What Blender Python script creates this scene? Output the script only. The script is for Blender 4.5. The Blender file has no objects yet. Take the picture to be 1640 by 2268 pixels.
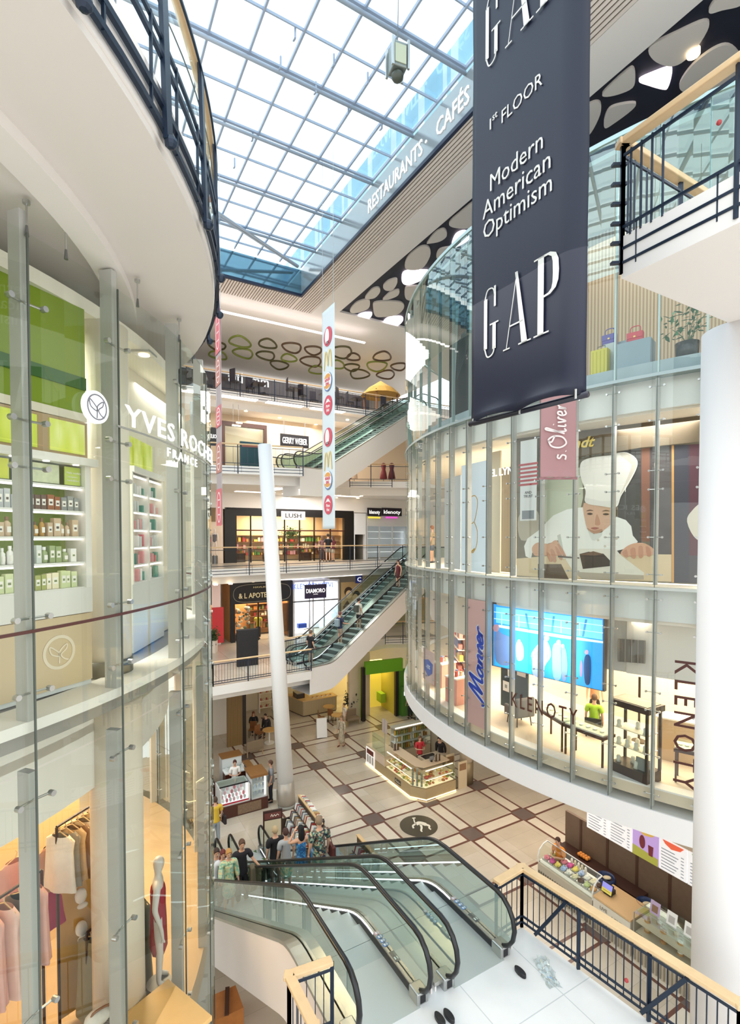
import bpy, bmesh, math, random
from math import sin, cos, pi, radians as R
from mathutils import Matrix, Vector
random.seed(7)
S = bpy.context.scene
COL = S.collection
# ---------------------------------------------------------------- camera, world, light, exposure
FPX, PPX, PPY, TILT, EYE = 1124.0, 820.0, 1219.0, R(1.48), 11.6
cd = bpy.data.cameras.new('camera'); cam = bpy.data.objects.new('camera', cd); COL.objects.link(cam)
cam.location = (0, 0, EYE); cam.rotation_euler = (pi / 2 - TILT, 0, 0)
cd.sensor_fit = 'VERTICAL'; cd.sensor_height = 36.0; cd.lens = FPX / 2268 * 36.0
cd.shift_y = (PPY - 1134) / 2268; cd.clip_start = .05; cd.clip_end = 300
S.camera = cam
S.view_settings.view_transform = 'Standard'; S.view_settings.look = 'None'
S.view_settings.gamma = 1; S.view_settings.use_curve_mapping = False
S.view_settings.exposure = 0.56
S.cycles.max_bounces = 7; S.cycles.diffuse_bounces = 4; S.cycles.glossy_bounces = 3
S.cycles.transmission_bounces = 2; S.cycles.transparent_max_bounces = 24
S.cycles.caustics_reflective = False; S.cycles.caustics_refractive = False
S.cycles.sample_clamp_indirect = 6
W = bpy.data.worlds.new('world'); S.world = W; W.use_nodes = True
wn = W.node_tree.nodes; wl = W.node_tree.links
bg = wn['Background']
tc = wn.new('ShaderNodeTexCoord'); sp = wn.new('ShaderNodeSeparateXYZ'); rp = wn.new('ShaderNodeValToRGB')
wl.new(tc.outputs['Generated'], sp.inputs[0]); wl.new(sp.outputs['Z'], rp.inputs[0]); wl.new(rp.outputs[0], bg.inputs[0])
rp.color_ramp.elements[0].position = 0.0; rp.color_ramp.elements[0].color = (.66, .64, .62, 1)
rp.color_ramp.elements[1].position = .25; rp.color_ramp.elements[1].color = (.90, .97, 1, 1)
bg.inputs[1].default_value = 1.7
U = Vector((.866, .5, 0)); V = Vector((-.5, .866, 0)); Z3 = Vector((0, 0, 1))
def uv(u, v, z=0): return U * u + V * v + Z3 * z
# a pixel of the photograph to a point on a level, or on a frontal depth
def ray(px, py):
    a = (px - PPX) / FPX; v = (PPY - py) / FPX
    return Vector((a, cos(TILT) + v * sin(TILT), v * cos(TILT) - sin(TILT)))
def atZ(px, py, z): d = ray(px, py); return d * ((z - EYE) / d.z) + Vector((0, 0, EYE))
def atY(px, py, y): d = ray(px, py); return d * (y / d.y) + Vector((0, 0, EYE))
def atPlane(px, py, p, n):
    d = ray(px, py); o = Vector((0, 0, EYE)); return o + d * ((p - o).dot(n) / d.dot(n))
# ---------------------------------------------------------------- materials
def lin(h):
    h = h.lstrip('#'); r = [int(h[i:i + 2], 16) / 255 for i in (0, 2, 4)]
    return tuple((x / 12.92 if x <= .04045 else ((x + .055) / 1.055) ** 2.4) for x in r) + (1,)
MC = {}
def mat(h, rough=.5, metal=0, emit=0, noise=0, scale=6, spec=.5):
    k = (h, rough, metal, emit, noise, scale, spec)
    if k in MC: return MC[k]
    m = bpy.data.materials.new('m_' + h.strip('#')); m.use_nodes = True
    b = m.node_tree.nodes['Principled BSDF']; c = lin(h)
    b.inputs['Base Color'].default_value = c; b.inputs['Roughness'].default_value = rough
    b.inputs['Metallic'].default_value = metal; b.inputs['Specular IOR Level'].default_value = spec
    if emit: b.inputs['Emission Color'].default_value = c; b.inputs['Emission Strength'].default_value = emit
    if noise:
        N = m.node_tree.nodes; L = m.node_tree.links
        t = N.new('ShaderNodeTexCoord'); n = N.new('ShaderNodeTexNoise'); n.inputs['Scale'].default_value = scale; n.inputs['Detail'].default_value = 5
        mx = N.new('ShaderNodeMix'); mx.data_type = 'RGBA'
        mx.inputs[6].default_value = tuple(x * (1 - noise) for x in c[:3]) + (1,)
        mx.inputs[7].default_value = tuple(min(1, x * (1 + noise)) for x in c[:3]) + (1,)
        L.new(t.outputs['Object'], n.inputs[0]); L.new(n.outputs[0], mx.inputs[0]); L.new(mx.outputs[2], b.inputs['Base Color'])
    MC[k] = m; return m
def wave_mat(h1, h2, scale, axis='X', rough=.5, noise=0, profile='SIN', sharp=None):
    m = bpy.data.materials.new('wave_' + h1.strip('#')); m.use_nodes = True
    N = m.node_tree.nodes; L = m.node_tree.links; b = N['Principled BSDF']; b.inputs['Roughness'].default_value = rough
    t = N.new('ShaderNodeTexCoord'); w = N.new('ShaderNodeTexWave'); w.bands_direction = axis; w.inputs['Scale'].default_value = scale
    w.inputs['Distortion'].default_value = noise; w.wave_profile = profile
    r = N.new('ShaderNodeValToRGB'); r.color_ramp.elements[0].color = lin(h1); r.color_ramp.elements[1].color = lin(h2)
    if sharp: r.color_ramp.elements[0].position, r.color_ramp.elements[1].position = sharp
    L.new(t.outputs['Object'], w.inputs[0]); L.new(w.outputs['Fac'], r.inputs[0]); L.new(r.outputs[0], b.inputs['Base Color'])
    return m
def tile_mat(h1, h2, hm, bw, rh, rough=.25, rot=R(30), mortar=.006):
    m = bpy.data.materials.new('tile_' + h1.strip('#')); m.use_nodes = True
    N = m.node_tree.nodes; L = m.node_tree.links; b = N['Principled BSDF']; b.inputs['Roughness'].default_value = rough
    t = N.new('ShaderNodeTexCoord'); mp = N.new('ShaderNodeMapping'); mp.inputs['Rotation'].default_value = (0, 0, -rot)
    br = N.new('ShaderNodeTexBrick'); br.offset = 0
    br.inputs['Color1'].default_value = lin(h1); br.inputs['Color2'].default_value = lin(h2); br.inputs['Mortar'].default_value = lin(hm)
    br.inputs['Scale'].default_value = 1; br.inputs['Brick Width'].default_value = bw; br.inputs['Row Height'].default_value = rh; br.inputs['Mortar Size'].default_value = mortar
    n = N.new('ShaderNodeTexNoise'); n.inputs['Scale'].default_value = .9; n.inputs['Detail'].default_value = 8
    mx = N.new('ShaderNodeMix'); mx.data_type = 'RGBA'; mx.blend_type = 'MULTIPLY'; mx.inputs[0].default_value = .35
    L.new(t.outputs['Object'], mp.inputs[0]); L.new(mp.outputs[0], br.inputs[0]); L.new(t.outputs['Object'], n.inputs[0])
    L.new(br.outputs[0], mx.inputs[6]); L.new(n.outputs[0], mx.inputs[7]); L.new(mx.outputs[2], b.inputs['Base Color'])
    return m
def print_mat(hs, scale=16):   # printed cloth: patches of several colours
    m = bpy.data.materials.new('print_' + hs[0].strip('#')); m.use_nodes = True; N = m.node_tree.nodes; L = m.node_tree.links; b = N['Principled BSDF']; b.inputs['Roughness'].default_value = .8
    t = N.new('ShaderNodeTexCoord'); v = N.new('ShaderNodeTexVoronoi'); v.inputs['Scale'].default_value = scale; sp = N.new('ShaderNodeSeparateColor'); r = N.new('ShaderNodeValToRGB'); r.color_ramp.interpolation = 'CONSTANT'
    r.color_ramp.elements[0].color = lin(hs[0]); r.color_ramp.elements[1].color = lin(hs[1]); r.color_ramp.elements[1].position = 1 / len(hs)
    for k, h in enumerate(hs[2:], 2): e = r.color_ramp.elements.new(k / len(hs)); e.color = lin(h)
    L.new(t.outputs['Object'], v.inputs[0]); L.new(v.outputs['Color'], sp.inputs[0]); L.new(sp.outputs[0], r.inputs[0]); L.new(r.outputs[0], b.inputs['Base Color']); return m
def glass_mat(name, tint, base=.05, gain=.6, rough=.0):
    m = bpy.data.materials.new(name); m.use_nodes = True
    N = m.node_tree.nodes; L = m.node_tree.links; N.remove(N['Principled BSDF'])
    tr = N.new('ShaderNodeBsdfTransparent'); tr.inputs[0].default_value = lin(tint)
    gl = N.new('ShaderNodeBsdfGlossy'); gl.inputs['Roughness'].default_value = rough; gl.inputs[0].default_value = (.93, 1, .97, 1)
    lw = N.new('ShaderNodeLayerWeight'); lw.inputs[0].default_value = .25
    mm = N.new('ShaderNodeMath'); mm.operation = 'MULTIPLY_ADD'; mm.inputs[1].default_value = gain; mm.inputs[2].default_value = base; mm.use_clamp = True
    mx = N.new('ShaderNodeMixShader')
    L.new(lw.outputs['Fresnel'], mm.inputs[0]); L.new(mm.outputs[0], mx.inputs[0]); L.new(tr.outputs[0], mx.inputs[1]); L.new(gl.outputs[0], mx.inputs[2])
    L.new(mx.outputs[0], N['Material Output'].inputs[0]); return m
G_FAC = glass_mat('glass_facade', '#f8fbf9', .035, .5)
G_DRUM = glass_mat('glass_drum', '#f5f8f3', .035, .5)
G_UP = glass_mat('glass_upper', '#dcefe9', .22, .7)
G_CLEAR = glass_mat('glass_clear', '#f3f9f6', .02, .45)
G_BAL = glass_mat('glass_balustrade', '#cfdedb', .05, .5)
G_SKY = glass_mat('glass_sky', '#f2faff', .02, .3)
WHITE = mat('#e9e6e2', .6); OFFW = mat('#dcd8d2', .65); CREAM = mat('#e6dcc9', .6); WARMW = mat('#efe6d8', .6)
NAVY = mat('#1c2a3d', .35, .3); BLACK = mat('#17161a', .4); DKBROWN = mat('#3a221b', .4); GREY = mat('#8c8c86', .4, .2)
STEEL = mat('#b9bab8', .28, .9); DSTEEL = mat('#77797a', .35, .8); FIN = mat('#b6b7b2', .45, .1)
WOOD = mat('#d9b98d', .4, noise=.12, scale=9); WOOD2 = mat('#8a5a35', .45, noise=.2, scale=5)
LED = mat('#fff3ee', .4, emit=1.7); LEDW = mat('#ffe3b8', .4, emit=3.0); LEDC = mat('#f1f5ff', .4, emit=2.6)
ORD = ('first', 'second', 'third', 'fourth', 'fifth', 'sixth', 'seventh', 'eighth', 'ninth', 'tenth', 'eleventh', 'twelfth', 'thirteenth', 'fourteenth', 'fifteenth', 'sixteenth', 'seventeenth', 'eighteenth')
# ---------------------------------------------------------------- mesh helpers
WM = {}
class MB:
    def __init__(s, m=None): s.v = []; s.f = []; s.mi = []; s.m = m; s.cur = 0
    def add(s, vs, fs):
        b = len(s.v)
        for p in vs: s.v.append(s.m @ Vector(p) if s.m else Vector(p))
        for f in fs: s.f.append([b + i for i in f]); s.mi.append(s.cur)
        return s
    def mt(s, i): s.cur = i; return s
    def box(s, x0, y0, z0, x1, y1, z1):
        return s.add([(x0, y0, z0), (x1, y0, z0), (x1, y1, z0), (x0, y1, z0), (x0, y0, z1), (x1, y0, z1), (x1, y1, z1), (x0, y1, z1)],
                     [(3, 2, 1, 0), (4, 5, 6, 7), (0, 1, 5, 4), (1, 2, 6, 5), (2, 3, 7, 6), (3, 0, 4, 7)])
    def bar(s, p, q, w, h):
        p = Vector(p); q = Vector(q); d = (q - p).normalized()
        a = d.cross(Z3); a = a.normalized() if a.length > 1e-4 else Vector((1, 0, 0)); b = a.cross(d)
        vs = []
        for c in (p, q):
            for i, j in ((-1, -1), (1, -1), (1, 1), (-1, 1)): vs.append(c + a * (i * w / 2) + b * (j * h / 2))
        return s.add(vs, [(3, 2, 1, 0), (4, 5, 6, 7), (0, 1, 5, 4), (1, 2, 6, 5), (2, 3, 7, 6), (3, 0, 4, 7)])
    def tube(s, pts, r, n=8, closed=False, flat=1.0):
        pts = [Vector(p) for p in pts]; k = len(pts); vs = []; fs = []
        up = None
        for i, p in enumerate(pts):
            a = pts[(i - 1) % k] if (i or closed) else p; c = pts[(i + 1) % k] if (i < k - 1 or closed) else p
            d = (c - a).normalized()
            if up is None: up = Z3 if abs(d.z) < .9 else Vector((1, 0, 0))
            x = d.cross(up); x = x.normalized() if x.length > 1e-5 else Vector((1, 0, 0)); y = x.cross(d); up = y
            rr = r[i] if isinstance(r, (list, tuple)) else r
            for j in range(n): t = 2 * pi * j / n; vs.append(p + x * (cos(t) * rr) + y * (sin(t) * rr * flat))
        for i in range(k if closed else k - 1):
            for j in range(n):
                a = i * n + j; b = i * n + (j + 1) % n; c = ((i + 1) % k) * n
                fs.append((a, b, c + (j + 1) % n, c + j))
        if not closed: fs += [tuple(range(n))[::-1], tuple(range((k - 1) * n, k * n))]
        return s.add(vs, fs)
    def cyl(s, x, y, z0, z1, r0, r1=None, n=20): return s.lathe([(r0, z0), (r1 if r1 is not None else r0, z1)], x, y, n)
    def lathe(s, prof, x=0, y=0, n=20):
        vs = []; fs = []
        for r, z in prof:
            for j in range(n): t = 2 * pi * j / n; vs.append((x + r * cos(t), y + r * sin(t), z))
        for i in range(len(prof) - 1):
            for j in range(n): fs.append((i * n + j, i * n + (j + 1) % n, (i + 1) * n + (j + 1) % n, (i + 1) * n + j))
        fs += [tuple(range(n))[::-1], tuple(range((len(prof) - 1) * n, len(prof) * n))]
        return s.add(vs, fs)
    def ball(s, c, r, nu=10, nv=7):
        c = Vector(c); r = (r, r, r) if not isinstance(r, (tuple, list)) else r; vs = []; fs = []
        for i in range(nv + 1):
            a = pi * i / nv
            for j in range(nu): t = 2 * pi * j / nu; vs.append((c.x + r[0] * sin(a) * cos(t), c.y + r[1] * sin(a) * sin(t), c.z - r[2] * cos(a)))
        for i in range(nv):
            for j in range(nu): fs.append((i * nu + j, i * nu + (j + 1) % nu, (i + 1) * nu + (j + 1) % nu, (i + 1) * nu + j))
        return s.add(vs, fs)
    def poly(s, pts): return s.add(pts, [tuple(range(len(pts)))])
    def prism(s, pts, z0, z1):
        a = sum(p[0] * q[1] - q[0] * p[1] for p, q in zip(pts, pts[1:] + pts[:1]))
        if a < 0: pts = pts[::-1]
        n = len(pts)
        return s.add([(p[0], p[1], z0) for p in pts] + [(p[0], p[1], z1) for p in pts],
                     [tuple(range(n))[::-1], tuple(range(n, 2 * n))] + [(i, (i + 1) % n, n + (i + 1) % n, n + i) for i in range(n)])
    def arc(s, cx, cy, r0, r1, a0, a1, z0, z1, n=40):
        vs = []; fs = []
        for i in range(n + 1):
            t = a0 + (a1 - a0) * i / n
            for r, z in ((r0, z0), (r1, z0), (r1, z1), (r0, z1)): vs.append((cx + r * cos(t), cy + r * sin(t), z))
        for i in range(n):
            for j in range(4): a = i * 4 + j; b = i * 4 + (j + 1) % 4; fs.append((a, b, b + 4, a + 4))
        fs += [(3, 2, 1, 0), (n * 4, n * 4 + 1, n * 4 + 2, n * 4 + 3)]
        return s.add(vs, fs)
    def build(s, name, mats, parent=None, world=False, smooth=False, bev=0):
        me = bpy.data.meshes.new(name)
        vs = s.v
        if world and parent: inv = WM[parent.name].inverted(); vs = [inv @ p for p in vs]
        me.from_pydata([tuple(p) for p in vs], [], s.f)
        for m in (mats if isinstance(mats, (list, tuple)) else [mats]): me.materials.append(m)
        me.polygons.foreach_set('material_index', s.mi)
        if smooth: me.polygons.foreach_set('use_smooth', [True] * len(s.f))
        me.update()
        o = bpy.data.objects.new(name, me); COL.objects.link(o)
        if parent: o.parent = parent; WM[o.name] = WM[parent.name]
        else: WM[o.name] = Matrix.Identity(4)
        if bev: b = o.modifiers.new('bevel', 'BEVEL'); b.width = bev; b.segments = 2; b.limit_method = 'ANGLE'
        return o
def tag(o, label, cat, group=None, kind=None):
    o['label'] = label; o['category'] = cat
    if group: o['group'] = group
    if kind: o['kind'] = kind
    return o
def thing(name, label, cat, loc=(0, 0, 0), rz=0, group=None):
    o = bpy.data.objects.new(name, None); COL.objects.link(o); o.location = loc; o.rotation_euler = (0, 0, rz)
    o.empty_display_size = .1
    WM[o.name] = Matrix.Translation(Vector(loc)) @ Matrix.Rotation(rz, 4, 'Z')
    return tag(o, label, cat, group)
def struct(o): o['kind'] = 'structure'; return o
def dup(o, loc=None, rz=None, label=None, group=None, parent=None):
    c = o.copy(); COL.objects.link(c)
    if parent: c.parent = parent
    if loc is not None: c.location = loc
    if rz is not None: c.rotation_euler = (0, 0, rz)
    if label: c['label'] = label
    if group: c['group'] = group
    for ch in [x for x in o.children]: dup(ch, parent=c)
    return c
def frame(o, x, y):   # matrix: local x along x, local y along y, z = x cross y, origin o
    x = Vector(x).normalized(); y = Vector(y).normalized(); z = x.cross(y)
    m = Matrix((x, y, z)).transposed().to_4x4(); m.translation = Vector(o); return m
def text(mb, body, size, m, ext=.01, off=0, shear=0, sx=1, align='CENTER', bend=None, space=1):
    cu = bpy.data.curves.new('t', 'FONT'); cu.body = body; cu.size = size; cu.extrude = ext; cu.offset = off; cu.shear = shear
    cu.align_x = align; cu.resolution_u = 2; cu.space_character = space
    o = bpy.data.objects.new('t', cu); COL.objects.link(o)
    me = bpy.data.meshes.new_from_object(o.evaluated_get(bpy.context.evaluated_depsgraph_get()))
    vs = [Vector((p.co.x * sx, p.co.y, p.co.z)) for p in me.vertices]
    vs = [bend(p) for p in vs] if bend else [m @ p for p in vs]
    mb.add(vs, [tuple(p.vertices) for p in me.polygons])
    bpy.data.objects.remove(o); bpy.data.curves.remove(cu); bpy.data.meshes.remove(me)
    return mb
def crom(pts, n=6, closed=False):
    pts = [Vector(p) for p in pts]; k = len(pts); out = []
    for i in range(k if closed else k - 1):
        g = (lambda j: pts[j % k]) if closed else (lambda j: pts[max(0, min(k - 1, j))])
        a, b, c, d = g(i - 1), g(i), g(i + 1), g(i + 2)
        for j in range(n):
            t = j / n; out.append(.5 * ((2 * b) + (c - a) * t + (2 * a - 5 * b + 4 * c - d) * t * t + (3 * b - a - 3 * c + d) * t ** 3))
    if not closed: out.append(pts[-1])
    return out
def stroke(mb, pts, w, m, th=.01, n=6, sm=True):   # brush stroke drawn in the x,y plane of matrix m
    p = crom([(x, y, 0) for x, y in pts], n) if sm else [Vector((x, y, 0)) for x, y in pts]
    L = []; Rr = []; k = len(p)
    for i in range(k):
        d = (p[min(k - 1, i + 1)] - p[max(0, i - 1)]).normalized(); nn = Vector((-d.y, d.x, 0))
        ww = w[0] + (w[1] - w[0]) * i / (k - 1) if isinstance(w, tuple) else w
        L.append(p[i] + nn * ww / 2); Rr.append(p[i] - nn * ww / 2)
    vs = [m @ Vector((q.x, q.y, z)) for z in (0, th) for q in L + Rr]; f = []
    for i in range(k - 1): f += [(i, k + i, k + i + 1, i + 1), (2 * k + i + 1, 3 * k + i + 1, 3 * k + i, 2 * k + i), (i + 1, 2 * k + i + 1, 2 * k + i, i), (k + i, 3 * k + i, 3 * k + i + 1, k + i + 1)]
    return mb.add(vs, f)
def flat(mb, pts, m, th=.004, z=0):    # filled outline in the x,y plane of m
    n = len(pts); a = sum(p[0] * q[1] - q[0] * p[1] for p, q in zip(pts, pts[1:] + pts[:1]))
    if a < 0: pts = pts[::-1]
    return mb.add([m @ Vector((x, y, z)) for x, y in pts] + [m @ Vector((x, y, z + th)) for x, y in pts],
                  [tuple(range(n))[::-1], tuple(range(n, 2 * n))] + [(i, (i + 1) % n, n + (i + 1) % n, n + i) for i in range(n)])
def ell(cx, cy, rx, ry, n=28, a0=0, a1=2 * pi):
    return [(cx + rx * cos(a0 + (a1 - a0) * i / n), cy + ry * sin(a0 + (a1 - a0) * i / n)) for i in range(n)]
def leaves(n, c, spread, size, drop=0):   # scattered two-triangle leaves around a centre
    mb = MB()
    for k in range(n):
        p = Vector(c) + Vector((random.gauss(0, spread[0]), random.gauss(0, spread[0]), random.gauss(0, spread[1]))); s_ = size * random.uniform(.6, 1.2)
        d = Vector((random.gauss(0, 1), random.gauss(0, 1), random.gauss(0, .6))).normalized(); e = d.cross(Z3).normalized(); u_ = e.cross(d) * s_ * .25
        mb.add([p - d * s_, p + e * s_ * .45 + u_, p + d * s_ - u_, p - e * s_ * .45 + u_], [(0, 1, 2), (0, 2, 3)])
    return mb
def light(name, loc, power, size=1.5, color=(1, .95, .88), rot=(0, 0, 0), sy=None):
    l = bpy.data.lights.new(name, 'AREA'); l.energy = power; l.color = color; l.size = size
    if sy: l.shape = 'RECTANGLE'; l.size_y = sy
    o = bpy.data.objects.new(name, l); COL.objects.link(o); o.location = loc; o.rotation_euler = rot; return o
# ---------------------------------------------------------------- lights of the place: lit shop ceilings
WARM = (1, .86, .66); NEUT = (1, .97, .93)
light('lamp_cosmetics', (-5.0, 5.6, 13.9), 286, 2.5, (1, .96, .86))
light('lamp_cosmetics_b', (-4.4, 8.6, 13.9), 132, 2, (1, .96, .86))
light('lamp_clothes', (-5.2, 8.6, 9.2), 374, 3, (1, .78, .5))
light('lamp_klenoty', (9.0, 15.2, 9.38), 400, 4, (1, .86, .64))
light('lamp_klenoty_b', (4.9, 20.5, 9.38), 300, 3, (1, .9, .75))
light('lamp_chef', (8.8, 14.8, 14.55), 640, 4, NEUT)
light('lamp_chef_b', (5.0, 20.5, 14.55), 300, 3, (1, .9, .78))
light('lamp_bags', (8.0, 15.5, 21.0), 90, 4, NEUT)
light('lamp_lush', (-5.85, 34.25, 13.2), 300, 4.5, (1, .8, .58), (0, 0, R(30)), 1.0); light('lamp_lush_front', (-3.0, 31.0, 14.3), 264, 5, NEUT)
light('lamp_apothecary', (-7.5, 33.45, 8.5), 190, 2.6, (1, .82, .6), (0, 0, R(30)), 1.0); light('lamp_level_one', (-3.5, 31.5, 9.2), 308, 6, NEUT)
light('lamp_jeweller', (-4.2, 35.3, 8.5), 150, 2.6, (1, .98, 1), (0, 0, R(30)), 1.0)
light('lamp_level_three', (-4.0, 31.5, 19.2), 726, 8, (1, .92, .84))
light('lamp_food', (-3.0, 35.0, 23.8), 572, 9, NEUT)
light('lamp_ground', (-4.5, 31.0, 4.2), 200, 6, (1, .9, .76)); light('lamp_ground_b', (-9, 28.5, 4.2), 90, 3, (1, .86, .66))
light('lamp_green_door', (.8, 35.0, 3.4), 198, 2, (1, .85, .4))
light('lamp_under_right', (7.5, 18.5, 4.2), 210, 6, (1, .88, .74)); light('lamp_under_left', (-6.0, 24.0, 9.0), 90, 4, NEUT)
light('lamp_landing', (1.5, 5.0, 14.3), 40, 4, NEUT)
# ================================================================ STRUCTURE
# ---- ground floor with inlaid marble grid
O0 = atZ(914, 1897, 0); CELL = 2.82
M_TILE = tile_mat('#d9cdbc', '#cfc0ab', '#b9ad9c', 1.41, .7, .18)
M_STRIP = mat('#6b4a40', .2, noise=.15, scale=3); M_NODE = mat('#6d5f5a', .2, noise=.12, scale=3); M_INLAY = mat('#d4c9b8', .2, noise=.08, scale=4)
fl = MB(); fl.poly([(-16, 2, 0), (18, 2, 0), (18, 48, 0), (-16, 48, 0)])
def fl_rect(u0, v0, u1, v1, k, z): fl.mt(k).poly([O0 + uv(a, b, z) for a, b in ((u0, v0), (u1, v0), (u1, v1), (u0, v1))])
for i in range(-5, 7):
    for j in range(-3, 6):
        u, v = i * CELL, j * CELL
        c = O0 + uv(u, v)
        if c.y < 9 or c.y > 33 or c.x < -7.5 or (c.x < -3.2 and c.y < 24): continue
        h = .34; e = CELL - h
        fl_rect(u - h, v - h, u + h, v + h, 2, .004)
        for (a0, b0, a1, b1) in ((u + h, v - h, u + e, v + h), (u - h, v + h, u + h, v + e)):
            fl_rect(a0, b0, a1, b1, 1, .003); fl_rect(a0 + .1, b0 + .1, a1 - .1, b1 - .1, 3, .005)
o = struct(fl.build('floor', [M_TILE, M_STRIP, M_NODE, M_INLAY]))
p = atZ(928, 1829, 0); em = thing('floor_emblem', 'round dark stone medallion with a pale leaping figure set in the marble floor', 'floor emblem', p, R(30))
MB().prism(ell(0, 0, .76, .76, 40), .004, .012).build('disc', mat('#4b453a', .25), em)
mb = MB(); fm = Matrix.Rotation(R(-30), 4, 'Z') @ Matrix.Diagonal((1, 1.45, 1, 1))   # a bent pale figure with a staff
for q, w in (([(-.16, .36), (-.15, .18), (-.1, .06)], .05), ([(-.22, .36), (-.08, .38)], .05), ([(-.1, .06), (.02, .12), (.16, .1), (.3, .04)], .15),
             ([(.3, .04), (.42, -.02), (.4, -.12), (.46, -.2)], (.1, .05)), ([(.08, .06), (.1, -.1), (.06, -.24), (.1, -.3)], (.1, .05)), ([(-.14, .06), (-.24, -.02), (-.22, -.14)], .07)):
    stroke(mb, q, w, Matrix.Translation((0, 0, .012)) @ fm, .006)
mb.build('leaping_figure', mat('#e4ddcb', .4), em)
# ---- first level landing (white tiles) in front of the escalators
M_LAND = tile_mat('#f1f1f0', '#ecedee', '#cfd2d4', 1.2, 1.2, .16, mortar=.008)
lp = [(-1.03, 6.31), (2.04, 8.05), (2.57, 8.43), (5.6, 4.35), (4.6, 2.0), (1.4, 2.0)]
struct(MB().prism(lp, 4.45, 5.0).build('floor_landing', [M_LAND]))
# ---- levels at the far end of the hall
SH0 = Vector((-8.7, 31.5, 0))      # foot of the shop fronts, running along U
def sh(s, d=0, z=0): return SH0 + U * s + V * d + Z3 * z
far = [tuple((SH0 + U * 16 + V * 8)[:2]), tuple((SH0 - U * 9 + V * 8)[:2])]
M_TILEF = tile_mat('#cfc4b4', '#c7baa8', '#8e7466', 1.41, 1.41, .25)
def slab(n, edge, z0, z1, m=WHITE): return struct(MB().prism(list(edge) + far, z0, z1).build('floor_' + n, [m]))
E1 = [(-14, 18.1), (-6.94, 22.27), (-2.9, 24.9), (-5.0, 27.0), (1.0, 33.0), (4.5, 33.5)]
E2 = [(-13.5, 21.0), (-8.1, 25.3), (2.2, 34.2), (6, 37.4)]
E3 = [(-13, 23.2), (-8.2, 25.06), (-3.5, 26.6), (-5.2, 29.4), (-1.3, 32.6), (6, 33)]
E4 = [(-14, 27.6), (-9.67, 29.65), (1.58, 35.8), (7, 38.8)]
ZL = {1: 5.0, 2: 10.0, 3: 15.2, 4: 20.3}
for n, (w, e) in enumerate(zip(('level_one', 'level_two', 'level_three', 'level_four'), (E1, E2, E3, E4)), 1):
    slab(w, e, ZL[n] - .42, ZL[n] - .02); ins = [(x, y + .45) for x, y in e]
    struct(MB().prism([(x, y + .03) for x, y in e] + far, ZL[n] - .02, ZL[n]).build('floor_tiles_' + w, [M_TILEF]))
    struct(MB().prism([(x, y + .9) for x, y in e] + far, ZL[n] - .85, ZL[n] - .42).build('ceiling_' + w, [WHITE]))
# back wall and its storeys, side walls
struct(MB(frame(sh(-9, 4.2), U, V)).box(0, 0, 0, 44, .3, 20.2).build('wall_back', [CREAM]))
struct(MB(frame(sh(-9, 0), U, V)).box(0, -.0, 13.35, 26, .25, 14.35).build('wall_over_shops_two', [WHITE]))
struct(MB(frame(sh(-9, 0), U, V)).box(0, 0, 8.85, 26, .25, 9.15).build('wall_over_shops_one', [WHITE]))
struct(MB(frame(sh(-9, 8.2), U, V)).box(0, 0, 20.3, 44, .3, 24.2).build('wall_food_court', [mat('#8d857d', .7)]))
struct(MB().box(-14.6, 16, 0, -14.2, 44, 25).build('wall_left', [OFFW]))
struct(MB().box(14, 20, 0, 14.3, 44, 25).build('wall_right', [OFFW]))
struct(MB().box(13.5, 8, 0, 13.8, 20, 24.6).build('wall_right_near', [OFFW]))
# ---- roof: skylight, fascia, slatted ceiling, white band, dark ceiling with pebble cut-outs
ZC, ZG = 24.6, 25.95
def uvp(pts): return [tuple(uv(a, b)[:2]) for a, b in pts]
struct(MB().prism(uvp([(11.95, -2), (13.3, -2), (13.3, 26.55), (26, 26.55), (26, 52), (-3, 52), (-3, 27.6), (11.95, 27.6)]), ZC, ZC + .2).build('ceiling_white', [WHITE]))
struct(MB().prism(uvp([(13.3, -2), (24, -2), (24, 26.6), (13.3, 26.6)]), ZC + .12, ZC + .3).build('ceiling_dark', [mat('#151a2e', .55)]))
M_SL = mat('#e7ded6', .55, noise=.06, scale=.7); M_SLB = mat('#8c8078', .7)
mb = MB(frame((0, 0, ZC), U, V))
for k in range(9): mb.box(10.72 + k * .14, -2, 0, 10.812 + k * .14, 27.6, .03)
for k in range(126): mb.box(-7 + k * .141, 25.95, 0, -6.905 + k * .141, 27.6, .03) if -7 + k * .141 < 10.7 else None
mb.mt(1).box(10.7, -2, .06, 11.95, 27.6, .2).box(-7, 25.9, .06, 10.7, 27.6, .2)
struct(mb.build('ceiling_slatted', [M_SL, M_SLB]))
M_FAS = mat('#a3adb0', .15, .35); M_TRIM = mat('#15233f', .35)
fa = MB(frame((0, 0, 0), U, V)); fa.box(10.62, -2, ZC + .1, 10.7, 25.9, ZG)
struct(fa.build('trim_skylight_side', [M_FAS]))
struct(MB(frame((0, 0, 0), U, V)).box(-7, 25.8, ZC + .1, 10.62, 25.88, ZG).build('trim_skylight_end', [mat('#6d90a0', .08, .75)]))
struct(MB(frame((0, 0, 0), U, V)).box(10.6, -2, ZC - .03, 10.72, 25.95, ZC + .1).box(-7, 25.8, ZC - .03, 10.6, 25.95, ZC + .1).build('trim_skylight_lip', [M_TRIM]))
sg = thing('fascia_lettering', 'pale raised words RESTAURANTS and CAFES on the grey skylight fascia', 'sign', uv(10.6, 18, 24.9))
a = atPlane(818, 470, uv(10.6, 0), U); b = atPlane(1180, 65, uv(10.6, 0), U)
s0 = uv(10.6, 0) .dot(U); va = V.dot(a); vb = V.dot(b)
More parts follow.
